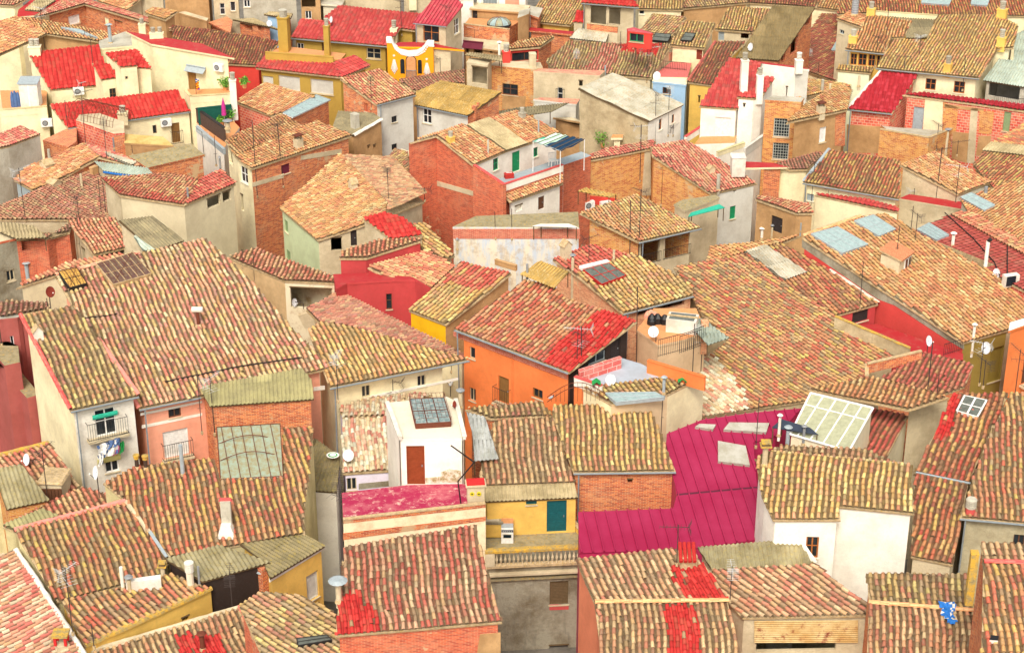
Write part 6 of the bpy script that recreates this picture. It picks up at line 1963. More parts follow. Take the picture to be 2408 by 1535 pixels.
def build_house(Hh, i):
    rng = np.random.default_rng(100 + i); allP = np.array([P for m in Hh['masses'] for P in m.vd.values()]); c = allP.mean(0); c[2] = GZ
    root = empty(Hh['name'], c, Hh['label'], Hh['cat'], Hh['group'])
    for m in Hh['masses']:
        by = {}
        for s in segs(m):
            if s.get('ex'): mb = MB(); s['uo'] = 0; wall_mesh(mb, s, s['mat']); mb.build('wall', root); continue
            by.setdefault(s['mat'], MB()); s['uo'] = rng.uniform(0, 3) if not s['holes'] else 0; wall_mesh(by[s['mat']], s, s['mat'])
        for k, mb in by.items(): mb.build('wall', root)
        for pl in m.planes: build_roof(root, m, pl, rng, Hh)
    ang0 = 0
    for f in Hh['feats']:
        k = f[0]
        if k == 'win': build_win(root, f, rng)
        elif k == 'sky': build_sky(root, *f[1:])
        elif k == 'parap':
            _, A, B, h, mat, t = f; d = (B - A); d[2] = 0; L = np.linalg.norm(d); d /= L; nn = V(d[1], -d[0], 0); mb = MB(); dz = Z * ((B[2] - A[2]) / max(L, .01))
            mb.box(A - Z * h - nn * t * .9, (d + dz) * L, nn * (t * .9 + .02), Z * h, mat if mat != 'reed' else 'reed'); mb.box(A - nn * (t + .02) + Z * .001, (d + dz) * L, nn * (t + .07), Z * .05, {'white': 'pinkd', 'cream': 'creamg', 'brickr': 'pinkd', 'reed': 'iron', 'netgreen': 'netgreen', 'greyb': 'greyb', 'orange': 'orange2', 'yellow': 'mortar', 'bricko': 'mortar', 'brick': 'mortar', 'stone2': 'lich'}.get(mat, mat) if mat != 'stone' else 'mortar')
            mb.build('parapet', root)
        elif k == 'chim':
            _, P, w, d, h, kind = f; build_chim(root, P, w, d, h, kind, Hh['ang'])
        elif k == 'pipe': build_pipe(root, *f[1:])
        elif k == 'patch':
            _, s, uv, mat = f; A, B = s['A'], s['B']; d = (B - A) / np.linalg.norm(B - A); nrm = V(d[1], -d[0], 0); pts = [V(A[0] + d[0] * a, A[1] + d[1] * a, z) + nrm * .025 for a, z in uv]
            nn = np.cross(pts[1] - pts[0], pts[2] - pts[0])
            if nn @ nrm < 0: pts = pts[::-1]; uv = uv[::-1]
            mb = MB(); mb.face(pts, mat, uv); N = len(pts)
            for q in range(N): mb.face([pts[q] - nrm * .05, pts[(q + 1) % N] - nrm * .05, pts[(q + 1) % N], pts[q]], mat, [(0, 0), (.1, 0), (.1, .03), (0, .03)])
            mb.build('wall_patch', root)
        elif k == 'acu':
            _, P, n = f; side = np.cross(Z, n); mb = MB(); o = P - side * .38 - Z * .28 + n * .03; mb.box(o, side * .76, n * .28, Z * .54, 'whitep'); mb.tube(P + n * .305 + side * -.1, P + n * .33 - side * .1, .2, 'iron', 14); mb.tube(P + n * .33 - side * .1, P + n * .335 - side * .1, .16, 'metal', 14)
            mb.build('air_conditioner', root)
        elif k == 'awn':
            _, P, n, w, h, mat = f; side = np.cross(Z, n); mb = MB(); a = P + Z * h * .5; mb.prism([a - side * w / 2 + n * .02, a + side * w / 2 + n * .02, a + side * w / 2 + n * .45 - Z * h, a - side * w / 2 + n * .45 - Z * h][::-1], Z, .03, mat); mb.tube(a - side * w / 2 + n * .06 + Z * .03, a + side * w / 2 + n * .06 + Z * .03, .06, mat, 6); mb.build('awning', root)
        elif k == 'blind':
            _, P, n, w, h, mat = f; side = np.cross(Z, n); mb = MB()
            for j in range(5): z_ = P + Z * (h * (.5 - j / 5)); mb.tube(z_ - side * w / 2 + n * (.08 + .03 * math.sin(j)), z_ + side * w / 2 + n * (.08 + .03 * math.sin(j)), h / 8, mat, 8)
            mb.build('rolled_blind', root)
        elif k == 'rail':
            _, P, h = f; mb = MB()
            for a, b in zip(P, P[1:]):
                L = np.linalg.norm(b - a); n_ = max(2, int(L / .13)); mb.tube(a + Z * h, b + Z * h, .02, 'iron', 5); mb.tube(a + Z * .08, b + Z * .08, .015, 'iron', 4)
                for j in range(n_ + 1): p = a + (b - a) * j / n_; mb.tube(p, p + Z * h, .01, 'iron', 4)
            mb.build('railing', root)
        elif k == 'dome':
            _, P, r = f; mb = MB(); K = 10
            for j in range(4):
                for i_ in range(K):
                    q = lambda a, b: P + V(math.cos(2 * math.pi * a / K) * r * math.cos(math.pi / 2 * b / 4), math.sin(2 * math.pi * a / K) * r * .8 * math.cos(math.pi / 2 * b / 4), r * .55 * math.sin(math.pi / 2 * b / 4) + .1)
                    mb.face([q(i_, j), q(i_ + 1, j), q(i_ + 1, j + 1), q(i_, j + 1)], 'glassold' if i_ % 2 else 'glass')
                    if j < 4: mb.tube(q(i_, j), q(i_, j + 1), .02, 'rust', 3)
            mb.tube(P, P + Z * .12, r, 'iron', 16); mb.build('domed_skylight', root)
        elif k == 'edge': mb = MB(); mb.tube(f[1] - Z * .05 - V(0, .08, 0), f[2] - Z * .05 - V(0, .08, 0), .07, f[3], 6); mb.build('gutter', root)
        elif k == 'cable':
            mb = MB(); 
            for a, b in zip(f[1], f[1][1:]): mb.tube(a, b, .035, 'wire', 6)
            mb.build('cable', root)
        elif k == 'arch':
            _, A, B, h = f; n_ = 14; mb = MB()
            for off in ((0, .5) if h > .6 else (0,)):
                o_ = V(0, off, 0); hh = h * .5 * np.linalg.norm(B - A) ** .5
                pt = lambda t: A + (B - A) * t + Z * hh * math.sin(math.pi * t) + o_
                for j in range(n_): mb.tube(pt(j / n_), pt((j + 1) / n_), .02, 'rust', 5)
            if h > .6:
                for j in range(1, n_): t = j / n_; a = A + (B - A) * t; mb.tube(a, a + Z * hh * math.sin(math.pi * t), .012, 'rust', 3); mb.tube(a + Z * hh * math.sin(math.pi * t), a + Z * hh * math.sin(math.pi * t) + V(0, .5, 0), .012, 'rust', 3)
            mb.build('arched_frame', root)
        elif k == 'balus':
            _, A, B, h = f; d = B - A; d[2] = 0; L = np.linalg.norm(d); d /= L; n_ = V(d[1], -d[0], 0); mb = MB(); b0 = A - Z * h
            mb.box(b0 - n_ * .12, d * L, n_ * .3, Z * .12, 'mortar'); mb.box(b0 - n_ * .14 + Z * (h - .1), d * L, n_ * .34, Z * .12, 'lich')
            mb.box(b0 - n_ * .2 - Z * .42, d * L, n_ * .46, Z * .1, 'stone'); mb.box(b0 - n_ * .2 - Z * .75, d * L, n_ * .34, Z * .12, 'mossgrey')
            for e in (0, L - .45): mb.box(b0 + d * e - n_ * .13 + Z * .12, d * .45, n_ * .32, Z * (h - .22), 'stone')
            o = mb.build('balustrade', root); o['_o'] = root['_o']
            cnt = int((L - 1.0) / .19); 
            for j in range(cnt):
                p = b0 + d * (.55 + (L - 1.1) * j / (cnt - 1)) + Z * .12 + n_ * .03; pr = [(0, .05), (.08, .035), (.28, .075), (.45, .035), (.6, .035), (.73, .055)]; mb2 = MB()
                for (h0, r0), (h1, r1) in zip(pr, pr[1:]): mb2.tube(p + Z * h0, p + Z * h1, r0, 'stone', 8, r1)
                mb2.build('baluster', o)
        elif k == 'mesh_arch':
            _, A, B = f; mb = MB(); d = B - A; d[2] = 0; L = np.linalg.norm(d); d /= L; n_ = V(d[1], -d[0], 0); w = 1.1; K = 8; pt = lambda s, t: A + d * L * s + n_ * w * math.cos(math.pi * t) + Z * w * .95 * math.sin(math.pi * t)
            for i_ in range(15):
                for j in range(K): mb.tube(pt(i_ / 14, j / K), pt(i_ / 14, (j + 1) / K), .022 if i_ % 2 == 0 else .012, 'rust', 3)
            for j in range(K + 1): mb.tube(pt(0, j / K), pt(1, j / K), .015, 'rust', 3)
            mb.build('mesh_arch', root)
            g = MB(); 
            for j in range(0): g.face([pt(0, j / K) * .98 + (A + d * L / 2) * .02, pt(1, j / K) * .98 + (A + d * L / 2) * .02, pt(1, (j + 1) / K) * .98 + (A + d * L / 2) * .02, pt(0, (j + 1) / K) * .98 + (A + d * L / 2) * .02], 'meshdark')
        elif k == 'lowbox': mb = MB(); mb.cbox(f[1] - Z * .2 - V(0, .2, 0), 1.5, .3, .62, 'whiteold', .25); mb.build('skylight_kerb', root)
        elif k == 'rust':
            _, P, n = f; mb = MB(); a, b, c_, d_ = P; K = 60
            for j in range(K):
                z = lambda t: n * (.1 + .018 * math.cos(t * K * 1.2)); t0, t1 = j / K, (j + 1) / K
                mb.face([d_ + (a - d_) * t0 + z(t0), c_ + (b - c_) * t0 + z(t0), c_ + (b - c_) * t1 + z(t1), d_ + (a - d_) * t1 + z(t1)], 'rustsheet')
            mb.build('rusty_sheet', root)
        elif k == 'special': special(root, f[1], f[2], Hh)
        elif k == 'chapel': chapel_build(root, f[1], f[2], Hh)
    return root
def special(root, kind, P, Hh):
    mb = MB()
    if kind == 'hpipe':
        mb.tube(P - Z * .2, P + Z * .75, .09, 'rust', 8); mb.tube(P + V(-.28, 0, .9), P + V(.28, 0, .9), .15, 'whiteold', 10); mb.cbox(P - Z * .25, .5, .5, .32, 'mortar', 0, .5); mb.build('flue', root)
    elif kind == 'barrel':
        mb.tube(P - Z * .2, P + Z * .25, .22, 'pinkd', 12)
        for k in range(4): mb.tube(P + Z * (.25 + k * .1), P + Z * (.33 + k * .1), .25, 'concrete', 12)
        mb.tube(P + Z * .25, P + Z * .65, .2, 'iron', 10); mb.tube(P + Z * .65, P + Z * .72, .26, 'concrete', 12, .2); mb.build('roof_cowl', root)
    elif kind == 'whitestack':
        mb.cbox(P - Z * .3 + V(-.05, .6, .4), .45, .35, 1.5, 'concrete', .05); mb.cbox(P + V(-.05, .6, 1.58), .6, .2, .1, 'pinkd', .05, .8); o = mb.build('chimney', root); o['_o'] = root['_o']
        m = MB(); m.cbox(P + V(-.05, .3, -.25), .95, .9, .75, 'whiteold', .05, .45); m.build('flashing', o)
    elif kind == 'hatch':
        c = P - Z * .9; mb.cbox(c, 1.1, 1.3, 1.75, 'stone', -.1); mb.cbox(c + Z * 1.75, 1.3, 1.5, .1, 'mortar', -.1, .9); o = mb.build('dormer', root); o['_o'] = root['_o']; m = MB()
        for k in range(6): m.cbox(c + V(-.42 + k * .165, -.72, .45), .15, .05, 1.05, 'brown', -.1)
        m.build('hatch_door', o)
    elif kind == 'dormer':
        c = P - Z * 1.0; a = Hh['ang']; mb.cbox(c, 1.4, 1.2, 1.7, 'stone', a + .35); o = mb.build('dormer', root); o['_o'] = root['_o']
        m = MB(); cs, sn = math.cos(a + .35), math.sin(a + .35); ux, uy = V(cs, sn, 0), V(-sn, cs, 0); t = c + Z * 1.7; m.prism([t - ux * .8 - uy * .75, t + ux * .8 - uy * .75, t + ux * .8 + uy * .7 + Z * .3, t - ux * .8 + uy * .7 + Z * .3], Z, .1, 'mortar')
        rng = np.random.default_rng(5)
        for k in range(7):
            xx = -.72 + k * .24; m.tube(t + ux * xx - uy * .8 + Z * .0, t + ux * xx + uy * .7 + Z * .32, .08, 'cap_tan', 6)
        m.build('dormer_roof', o)
        w = MB()
        for sx in (.0, .4): w.box(t + ux * (sx - .1) - uy * .61 - Z * .85, ux * .36, -uy * .06, Z * .65, 'whitep'); w.box(t + ux * (sx - .05) - uy * .675 - Z * .8, ux * .26, -uy * .01, Z * .55, 'pane' if sx > .2 else 'brown')
        w.build('window', o)
def chapel_build(root, q, center, Hh):
    # curved facade board: vertical plane facing the camera through the terrace front edge
    m = Hh['masses'][0]; pl = m.planes[0]; A0 = CAM + ray(D((318, 330))) * 0
    a = None
    for v, P in m.vd.items():
        if a is None or v[0] < a[0]: a = (v[0], P)
    oq = ORG[:]; ORG[:] = CROPS['T1']
    qa, qb = D((318, 330)), D((645, 335)); PA, PB = m.vd[qa], m.vd[qb]; d = PB - PA; d[2] = 0; L = np.linalg.norm(d); d /= L; n = V(d[1], -d[0], 0); c = n @ (PA + n * .12)
    uz = lambda p: CAM + ray(p) * hit(p, n, c)
    top = [uz(p) for p in q]
    t0 = top[1:-1]; z0 = GZ
    us = [(p - PA) @ d for p in top]
    prof = [(u, p[2]) for u, p in zip(us[1:-1], t0)]
    # windows opening in front
    def W(u, z, off=0): return PA + d * u + V(0, 0, z - PA[2]) + n * (.12 + off)
    mb = MB(); t = .3
    def zat(u):
        for (u1, z1), (u2, z2) in zip(prof, prof[1:]):
            if u1 <= u <= u2: return z1 + (z2 - z1) * (u - u1) / (u2 - u1 + 1e-9)
        return prof[0][1]
    u0, u1 = prof[0][0], prof[-1][0]; N = 36; zz = min(p[1] for p in prof)
    P_ = lambda x, y: ((uz(D((x, y))) - PA) @ d, uz(D((x, y)))[2])
    for k in range(N):
        a, b = u0 + (u1 - u0) * k / N, u0 + (u1 - u0) * (k + 1) / N
        mb.face([W(a, z0), W(b, z0), W(b, zat(b)), W(a, zat(a))], 'yellowo'); mb.face([W(b, z0, -t), W(a, z0, -t), W(a, zat(a), -t), W(b, zat(b), -t)], 'yellowo')
    mb.face([W(u0, z0, -t), W(u0, z0), W(u0, zat(u0)), W(u0, zat(u0), -t)], 'yellowo'); mb.face([W(u1, z0), W(u1, z0, -t), W(u1, zat(u1), -t), W(u1, zat(u1))], 'yellowo')
    mb.build('facade_wall', root)
    cb = MB()
    for k in range(N):
        a, b = u0 - .05 + (u1 - u0 + .1) * k / N, u0 - .05 + (u1 - u0 + .1) * (k + 1) / N; za, zb = zat(max(a, u0)), zat(min(b, u1))
        pa = [W(a, za - .22, .06), W(a, za - .22, -t - .06), W(a, za + .08, -t - .06), W(a, za + .08, .06)]; pb = [W(b, zb - .22, .06), W(b, zb - .22, -t - .06), W(b, zb + .08, -t - .06), W(b, zb + .08, .06)]
        cb.face([pa[0], pb[0], pb[3], pa[3]], 'whitep'); cb.face([pa[3], pb[3], pb[2], pa[2]], 'whitep'); cb.face([pa[2], pb[2], pb[1], pa[1]], 'whitep')
        if k % 1 == 0: cb.box(W(a + .02, za - .32, .0), d * .12, n * .05, Z * .1, 'whitep')
    cb.build('coping', root)
    # openings: blind arches with panes
    for (x0, y0, x1, y1, mt) in ((418, 430, 440, 520, 'pane'), (456, 425, 524, 545, 'pinkp'), (541, 435, 562, 520, 'pane')):
        ua, zb_ = P_(x0, y1); ub, zt_ = P_(x1, y0); wb = MB(); r = (ub - ua) / 2; K = 8
        pts = [W(ua, zb_, .02), W(ub, zb_, .02)] + [W((ua + ub) / 2 + r * math.cos(math.pi * k / K), zt_ + r * .8 * math.sin(math.pi * k / K), .02) for k in range(K + 1)]
        wb.face(pts, mt if mt == 'pane' else 'terracotta')
        for k in range(K): wb.tube(pts[2 + k], pts[3 + k], .03, 'darkd', 4)
        wb.tube(pts[0], pts[-1], .03, 'darkd', 4); wb.tube(pts[1], pts[2], .03, 'darkd', 4)
        if mt == 'pinkp':
            for k in range(9): x = ua + (ub - ua) * k / 8; wb.tube(W(x, zb_, .08), W(x, zb_ + .55, .08), .015, 'metal', 4)
            wb.tube(W(ua, zb_ + .55, .08), W(ub, zb_ + .55, .08), .02, 'metal', 4)
        wb.build('arched_window', root)
    for (sx, sy) in ((369, 393), (600, 418)):   # star with falling rays
        uc, zc = P_(sx, sy); sb = MB(); pts = []
        for k in range(16): r = .12 if k % 2 == 0 else .06; pts.append(W(uc + r * math.sin(math.pi * k / 8), zc + r * math.cos(math.pi * k / 8), .05))
        sb.face(pts, 'whitep')
        for k in range(-3, 4):
            a = W(uc + k * .02, zc - .3, .05); ln = 1.15 - abs(k) * .12; b = W(uc + k * .075, zc - .3 - ln, .05); sb.tube(a, b, .022, 'whitep', 4, .03)
        sb.build('comet_relief', root)
    ORG[:] = oq
SIMPLE['seamd'] = ('5e1430', .5); PL['redb'] = 'd24c46'
SIMPLE['cap_tan'] = ('c98560', .85)
def build_tops():
    rng = np.random.default_rng(7); seen = {}
    for T in TOPS:
        k, Hh = T[0], T[1]
        if k == 'ant':
            _, _, P, h, label, kind, sz = T; root = empty('antenna', P, label, 'antenna'); mb = MB(); mt = 'antm'; r = .022 if h < 4 else .03
            lean = V(rng.normal(0, .012), 0, 0) * h; top = P + Z * h + lean; mb.tube(P - Z * .1, top, r, mt, 6); 
            if kind == 'pole':
                mb.tube(P + Z * h * .4 - V(.12, 0, 0), P + Z * h * .4 + V(.12, 0, 0), .012, mt, 4)
            mb.tube(P - Z * .05, P + Z * .1, .07, 'mortar', 7)
            mb.build('mast', root)
            if kind != 'pole':
                am = 'antw' if rng.random() < .45 else 'antm'; a = rng.uniform(0, math.pi); dx = V(math.cos(a), math.sin(a), rng.uniform(-.08, .08)); sd = V(-dx[1], dx[0], 0); b = MB(); L = rng.uniform(.9, 1.5) * sz; o = top - Z * .12
                b.tube(o - dx * L * .35, o + dx * L * .65, .014, am, 5); n = 9
                for j in range(n): c = o - dx * L * .35 + dx * L * j / (n - 1); w = .26 * (1 - .05 * j) * sz; b.tube(c - sd * w, c + sd * w, .007, am, 4)
                for g in (-1, 1):
                    for j in range(4): c = o - dx * L * .38 + Z * g * (.07 + .07 * j) - dx * .03 * j; b.tube(c - sd * .24 * sz, c + sd * .24 * sz, .007, am, 4)
                    b.tube(o - dx * L * .36, o - dx * (L * .38 + .1) + Z * g * .3, .009, am, 4)
                b.build('aerial', root)
                if h > 2.2:
                    b = MB(); o = top - Z * (h * .22); a += 1.1; dx = V(math.cos(a), math.sin(a), 0); sd = V(-dx[1], dx[0], 0); b.tube(o - dx * .3, o + dx * .4, .012, am, 4)
                    for j in range(4): c = o - dx * .3 + dx * .7 * j / 3; b.tube(c - sd * .35, c + sd * .35, .007, am, 4)
                    b.build('aerial', root)
        elif k == 'dish':
            _, _, P, Cc, r, label = T; root = empty('satellite_dish', P, label, 'satellite dish'); mb = MB(); mb.tube(P - Z * .05, V(P[0], P[1], max(P[2] + .1, Cc[2] - .05)), .025, 'antm', 6); mb.tube(V(P[0], P[1], Cc[2]), Cc + V(0, .1, 0), .025, 'antm', 5); mb.build('mast', root)
            side = (hash(label) % 7 - 3) / 5; side = (sum(map(ord, label)) % 7 - 3) / 1.9; f = V(side, -1, .5); f /= np.linalg.norm(f); u = np.cross(f, Z); u /= np.linalg.norm(u); w = np.cross(u, f); b = MB(); n = 18; mt = 'dishr' if 'maroon' in label or 'weathered' in label else 'dishm'
            R3 = [(0, 0), (.4, .03), (.75, .11), (1, .2)]
            for (a0, d0), (a1, d1) in zip(R3, R3[1:]):
                for j in range(n):
                    q = lambda a, dd, t: Cc + (u * math.cos(t) + w * math.sin(t) * 1.08) * r * a + f * dd * r
                    t0, t1 = 2 * math.pi * j / n, 2 * math.pi * (j + 1) / n; b.face([q(a0, d0, t0), q(a1, d1, t0), q(a1, d1, t1), q(a0, d0, t1)], mt)
            b.build('dish', root, True); b = MB(); b.tube(Cc - w * r * .95 + f * .2 * r, Cc + f * r * 1.1 - w * r * .25, .012, 'antm', 4); b.tube(Cc + f * r * 1.1 - w * r * .3, Cc + f * r * 1.1 - w * r * .12, .035, 'whitep', 6); b.build('feed_arm', root)
        elif k == 'plant':
            _, _, P, s, label = T; root = empty('potted_plant', P, label, 'plant'); b = MB(); b.tube(P, P + Z * .3, .14, 'terracotta', 10, .18); b.build('pot', root); b = MB()
            for j in range(260):
                dr = rng.normal(0, 1, 3); dr /= np.linalg.norm(dr); c = P + Z * (.3 + s * .7) + dr * s * rng.uniform(.3, 1) * V(1, 1, .9); a = rng.normal(0, .06, 3); q = rng.normal(0, .06, 3); b.face([c, c + a, c + a + q, c + q], 'foliage' if rng.random() < .6 else 'foliage2')
            for j in range(5): b.tube(P + Z * .25, P + Z * (.3 + s) + rng.normal(0, .2, 3) * s, .015, 'soil', 4)
            b.build('leaves', root)
        elif k == 'box':
            _, _, P, w, d, h, mat, name, label, cat = T; root = empty(name, P, label, cat); b = MB()
            mt = {'bluecloth': 'bluecloth', 'redp': 'box', 'darkd': 'blackp'}.get(mat, mat)
            if name == 'garden_shed':
                b.cbox(P, w, d, h * .9, 'whitep'); b.build('body', root); b = MB(); t = P + Z * h * .9; b.prism([t + V(-w * .56, -d * .6, 0), t + V(w * .56, -d * .6, 0), t + V(w * .56, d * .6, .18), t + V(-w * .56, d * .6, .18)], Z, .05, 'greyb'); b.build('roof', root)
                b = MB(); 
                for sx in (-.26, .26): b.box(P + V(sx * w - w * .22, -d / 2 - .02, .05), V(w * .44, 0, 0), V(0, .018, 0), Z * h * .8, 'whiteold')
                b.build('door', root)
            elif name == 'water_tank':
                b.cbox(P - Z * .1, w, d, h + .1, mt, -.25); b.build('tank_wall', root); b = MB(); b.cbox(P + Z * h, w * .84, d * .78, .02, 'glassdark', -.25); b.cbox(P + Z * (h + .001), w * 1.04, .14, .06, 'mortar', -.25); b.build('tank_rim', root)
            elif name in ('plastic_chair_stack', 'cloth_pile', 'covered_lounger'):
                n = 60
                for j in range(9):
                    c = P + V(rng.uniform(-w, w) * .4, rng.uniform(-d, d) * .4, 0); hh = h * rng.uniform(.6, 1); b.tube(c, c + Z * hh * .6, .22 * w, mt, 7, .2 * w); b.tube(c + Z * hh * .6, c + Z * hh, .2 * w, mt, 7, .06)
                b.build('cover', root, True)
            else:
                b.cbox(P, w, d, h * .75, mt, .3, .95); b.build('body', root); b = MB(); b.cbox(P + Z * h * .75, w * 1.05, d * 1.05, h * .2, mt, .3, .85); b.tube(P + V(-w * .3, 0, h * 1.0), P + V(w * .3, 0, h * 1.0), .02, 'whitep', 5); b.build('lid', root)
        elif k == 'acbox':
            P = T[2]; root = empty('air_conditioner', P, 'white air conditioner box standing on the dull red ribbed roof, right edge', 'air conditioner'); b = MB(); b.cbox(P, .9, .4, .7, 'whiteold', .3); b.build('casing', root); b = MB(); ux = V(math.cos(.3), math.sin(.3), 0); uy = V(-math.sin(.3), math.cos(.3), 0); b.box(P - ux * .42 - uy * .24 + Z * .1, ux * .6, -uy * .02, Z * .6, 'screen'); b.build('grille', root)
        elif k == 'sheet':
            _, _, pts, n, label, name, cat, mat = T; P = sum(pts) / len(pts)
            A = sum(pts[q][0] * pts[(q + 1) % len(pts)][1] - pts[(q + 1) % len(pts)][0] * pts[q][1] for q in range(len(pts)))
            if A < 0: pts = pts[::-1]
            o = empty(name, P - Z * .4, label, cat); eb = MB()
            if mat.startswith('fibre'):
                eb.prism(pts, n, .02, mat); v_, q_, c_, mi = corr_mesh(dict(P=pts, n=n, st='corr'), rng); npmesh('sheet', v_, q_, c_, [mat], mi, o, eb)
            else: eb.prism(pts, n, .04, mat); eb.build('sheet', o)
            for p in pts[::2] if len(pts) > 4 else pts: b = MB(); b.tube(p - Z * .9 - (p - P) * .06, p - (p - P) * .06 - n * .02, .03, 'brownold', 4); b.build('post', o)
        elif k == 'flag':
            _, _, P, h, label = T; root = empty('flag', P, label, 'flag'); b = MB(); b.tube(P, P + Z * h, .02, 'antm', 5); b.build('pole', root); b = MB(); t = P + Z * h * .95
            cols = ['flagb', 'whitep', 'flagb'] + ['flagy', 'flagr'] * 3
            for j in range(9):
                for i_ in range(4):
                    q = lambda a, c: t + V(.02 + a * .06 + .02 * math.sin(c * .9), -.05 * math.sin(a * 1.5 + c * .5), -c * .09)
                    b.face([q(i_, j), q(i_ + 1, j), q(i_ + 1, j + 1), q(i_, j + 1)], cols[(j + i_ // 2) % 9])
            b.build('cloth', root)
        elif k == 'tawn':
            _, _, pts, zf = T; c = sum(pts) / 4; root = empty('awning', V(c[0], c[1], zf), 'pale green and dark blue fabric awning on poles over the grey roof terrace, centre', 'awning'); a, b_, cc, d = pts; N = 10
            for nm, s0, s1, mt in (('fabric', 0, .42, 'greenw'), ('fabric', .42, 1, 'darkblue2')):
                b = MB()
                for i_ in range(N):
                    for j in range(4):
                        S = lambda x: s0 + (s1 - s0) * x / N; q = lambda x, y: (a * (1 - y / 4) + b_ * y / 4) * (1 - S(x)) + (d * (1 - y / 4) + cc * y / 4) * S(x) + Z * (.06 * math.sin(y * 2.2) - .05 * math.sin(x * 1.3))
                        b.face([q(i_, j), q(i_ + 1, j), q(i_ + 1, j + 1), q(i_, j + 1)], mt)
                b.build(nm, root)
            # valance green
            b = MB()
            for p in pts: b.tube(V(p[0], p[1], zf), p + Z * .05, .03, 'whitep', 5)
            for k_ in range(6): s = k_ / 5; p = a * (1 - s) + d * s; q = b_ * (1 - s) + cc * s; b.tube(p - (q - p) * .04 + Z * .09, q + Z * .09, .025, 'brownold', 4)
            b.tube(a + Z * .05, d + Z * .05, .03, 'greyb', 4); b.tube(a, a + (b_ - a) * .5, .05, 'greenb', 5); b.build('frame', root)
        elif k == 'chair':
            P = T[2]; root = empty('plastic_chair', P, 'white plastic garden chair under the blue awning on the grey terrace', 'chair'); b = MB(); b.cbox(P + Z * .42, .5, .48, .05, 'whitep', .4); b.build('seat', root)
            b = MB(); ca = V(math.cos(.4), math.sin(.4), 0); sa = V(-math.sin(.4), math.cos(.4), 0)
            for j in range(6): x = -.22 + j * .088; b.tube(P + ca * x + sa * .22 + Z * .45, P + ca * x + sa * .3 + Z * (.85 + .06 * math.cos(x * 6)), .02, 'whitep', 4)
            b.tube(P - ca * .24 + sa * .3 + Z * .85, P + ca * .24 + sa * .3 + Z * .85, .03, 'whitep', 5); b.build('backrest', root)
            for x, y in ((-1, -1), (1, -1), (1, 1), (-1, 1)): b = MB(); b.tube(P + ca * x * .24 + sa * y * .22, P + ca * x * .2 + sa * y * .19 + Z * .42, .03, 'whitep', 5); b.build('leg', root)
        elif k == 'parasol':
            P = T[2]; root = empty('parasol', P, 'closed magenta parasol on the screened terrace, left centre', 'parasol'); b = MB(); b.tube(P, P + Z * 2.0, .02, 'whitep', 5); b.build('pole', root); b = MB(); b.tube(P + Z * .8, P + Z * 1.5, .17, 'magentac', 9, .14); b.tube(P + Z * 1.5, P + Z * 2.05, .14, 'magentac', 9, .02); b.build('canopy', root)
        elif k == 'laundry':
            _, _, P, n, d = T; n = np.array(n); d3 = V(d[0], d[1], 0) if len(d) == 2 else np.array(d); root = empty('laundry', P, 'white and blue cloths with a magenta one hung on the balcony of the whitewashed house', 'laundry'); b = MB()
            for (u0, u1, z0, z1, mt, off) in ((-.75, .3, .3, -.5, 'whitep', .5), (-.3, .4, .38, -.05, 'bluecloth', .53), (.0, .35, .0, -.5, 'magentac', .45), (.36, .6, .1, -.5, 'clothg', .45), (-.78, -.5, -.2, -.85, 'whitep', .56)):
                N = 8
                for i_ in range(N):
                    for j in range(4):
                        q = lambda x, y: P + d3 * (u0 + (u1 - u0) * x / N + .05 * math.sin(y)) + Z * (z0 + (z1 - z0) * y / 4 + .12 * x / N) + n * (off + .05 * math.sin(x * 1.9 + y))
                        b.face([q(i_, j), q(i_ + 1, j), q(i_ + 1, j + 1), q(i_, j + 1)], mt if (i_ + j) % 5 or mt != 'whitep' else 'bluecloth')
            b.build('cloth', root); b = MB(); b.tube(P - d3 * 1.1 + n * .5 + Z * .5, P + d3 * .95 + n * .5 + Z * .62, .012, 'wire', 4); b.build('line', root)
        elif k == 'bird':
            P = T[2] + Z * .05; root = empty('pigeon', P, 'blue grey pigeon perched on the low wall by the arched iron frame', 'bird'); b = MB(); b.tube(P + V(-.12, 0, .08), P + V(0, 0, .13), .03, 'greyb', 8, .07); b.tube(P + V(0, 0, .13), P + V(.1, 0, .2), .07, 'greyb', 8, .04); b.tube(P + V(.1, 0, .2), P + V(.14, 0, .28), .035, 'darkblue', 8, .03); b.tube(P + V(.14, 0, .28), P + V(.2, 0, .27), .012, 'iron', 4, .002)
            b.tube(P + V(.02, .02, 0), P + V(.02, .02, .1), .008, 'redm', 4); b.tube(P + V(.02, -.02, 0), P + V(.02, -.02, .1), .008, 'redm', 4); b.build('body', root, True)
        elif k == 'stove':
            P = T[2] - V(0, .25, 0); root = empty('cooker', P, 'old white cooker standing against the yellow patio wall', 'cooker'); b = MB(); b.cbox(P, .58, .55, .82, 'whitep'); b.build('body', root); b = MB(); b.box(P + V(-.24, -.29, .28), V(.48, 0, 0), V(0, .014, 0), Z * .28, 'whiteold'); b.box(P + V(-.19, -.295, .32), V(.38, 0, 0), V(0, .006, 0), Z * .18, 'screen'); b.build('oven_door', root)
            b = MB(); b.box(P + V(-.28, -.29, .64), V(.56, 0, 0), V(0, .014, 0), Z * .12, 'darkblue')
            for j in range(5): b.tube(P + V(-.2 + j * .1, -.31, .7), P + V(-.2 + j * .1, -.28, .7), .02, 'whitep', 6)
            b.build('control_panel', root); b = MB(); b.box(P + V(-.29, .2, .82), V(.58, 0, 0), V(0, .06, 0), Z * .28, 'terracotta'); b.box(P + V(-.29, -.2, .82), V(.58, 0, 0), V(0, .4, 0), Z * .02, 'greyb'); b.build('lid', root)
        elif k == 'sink':
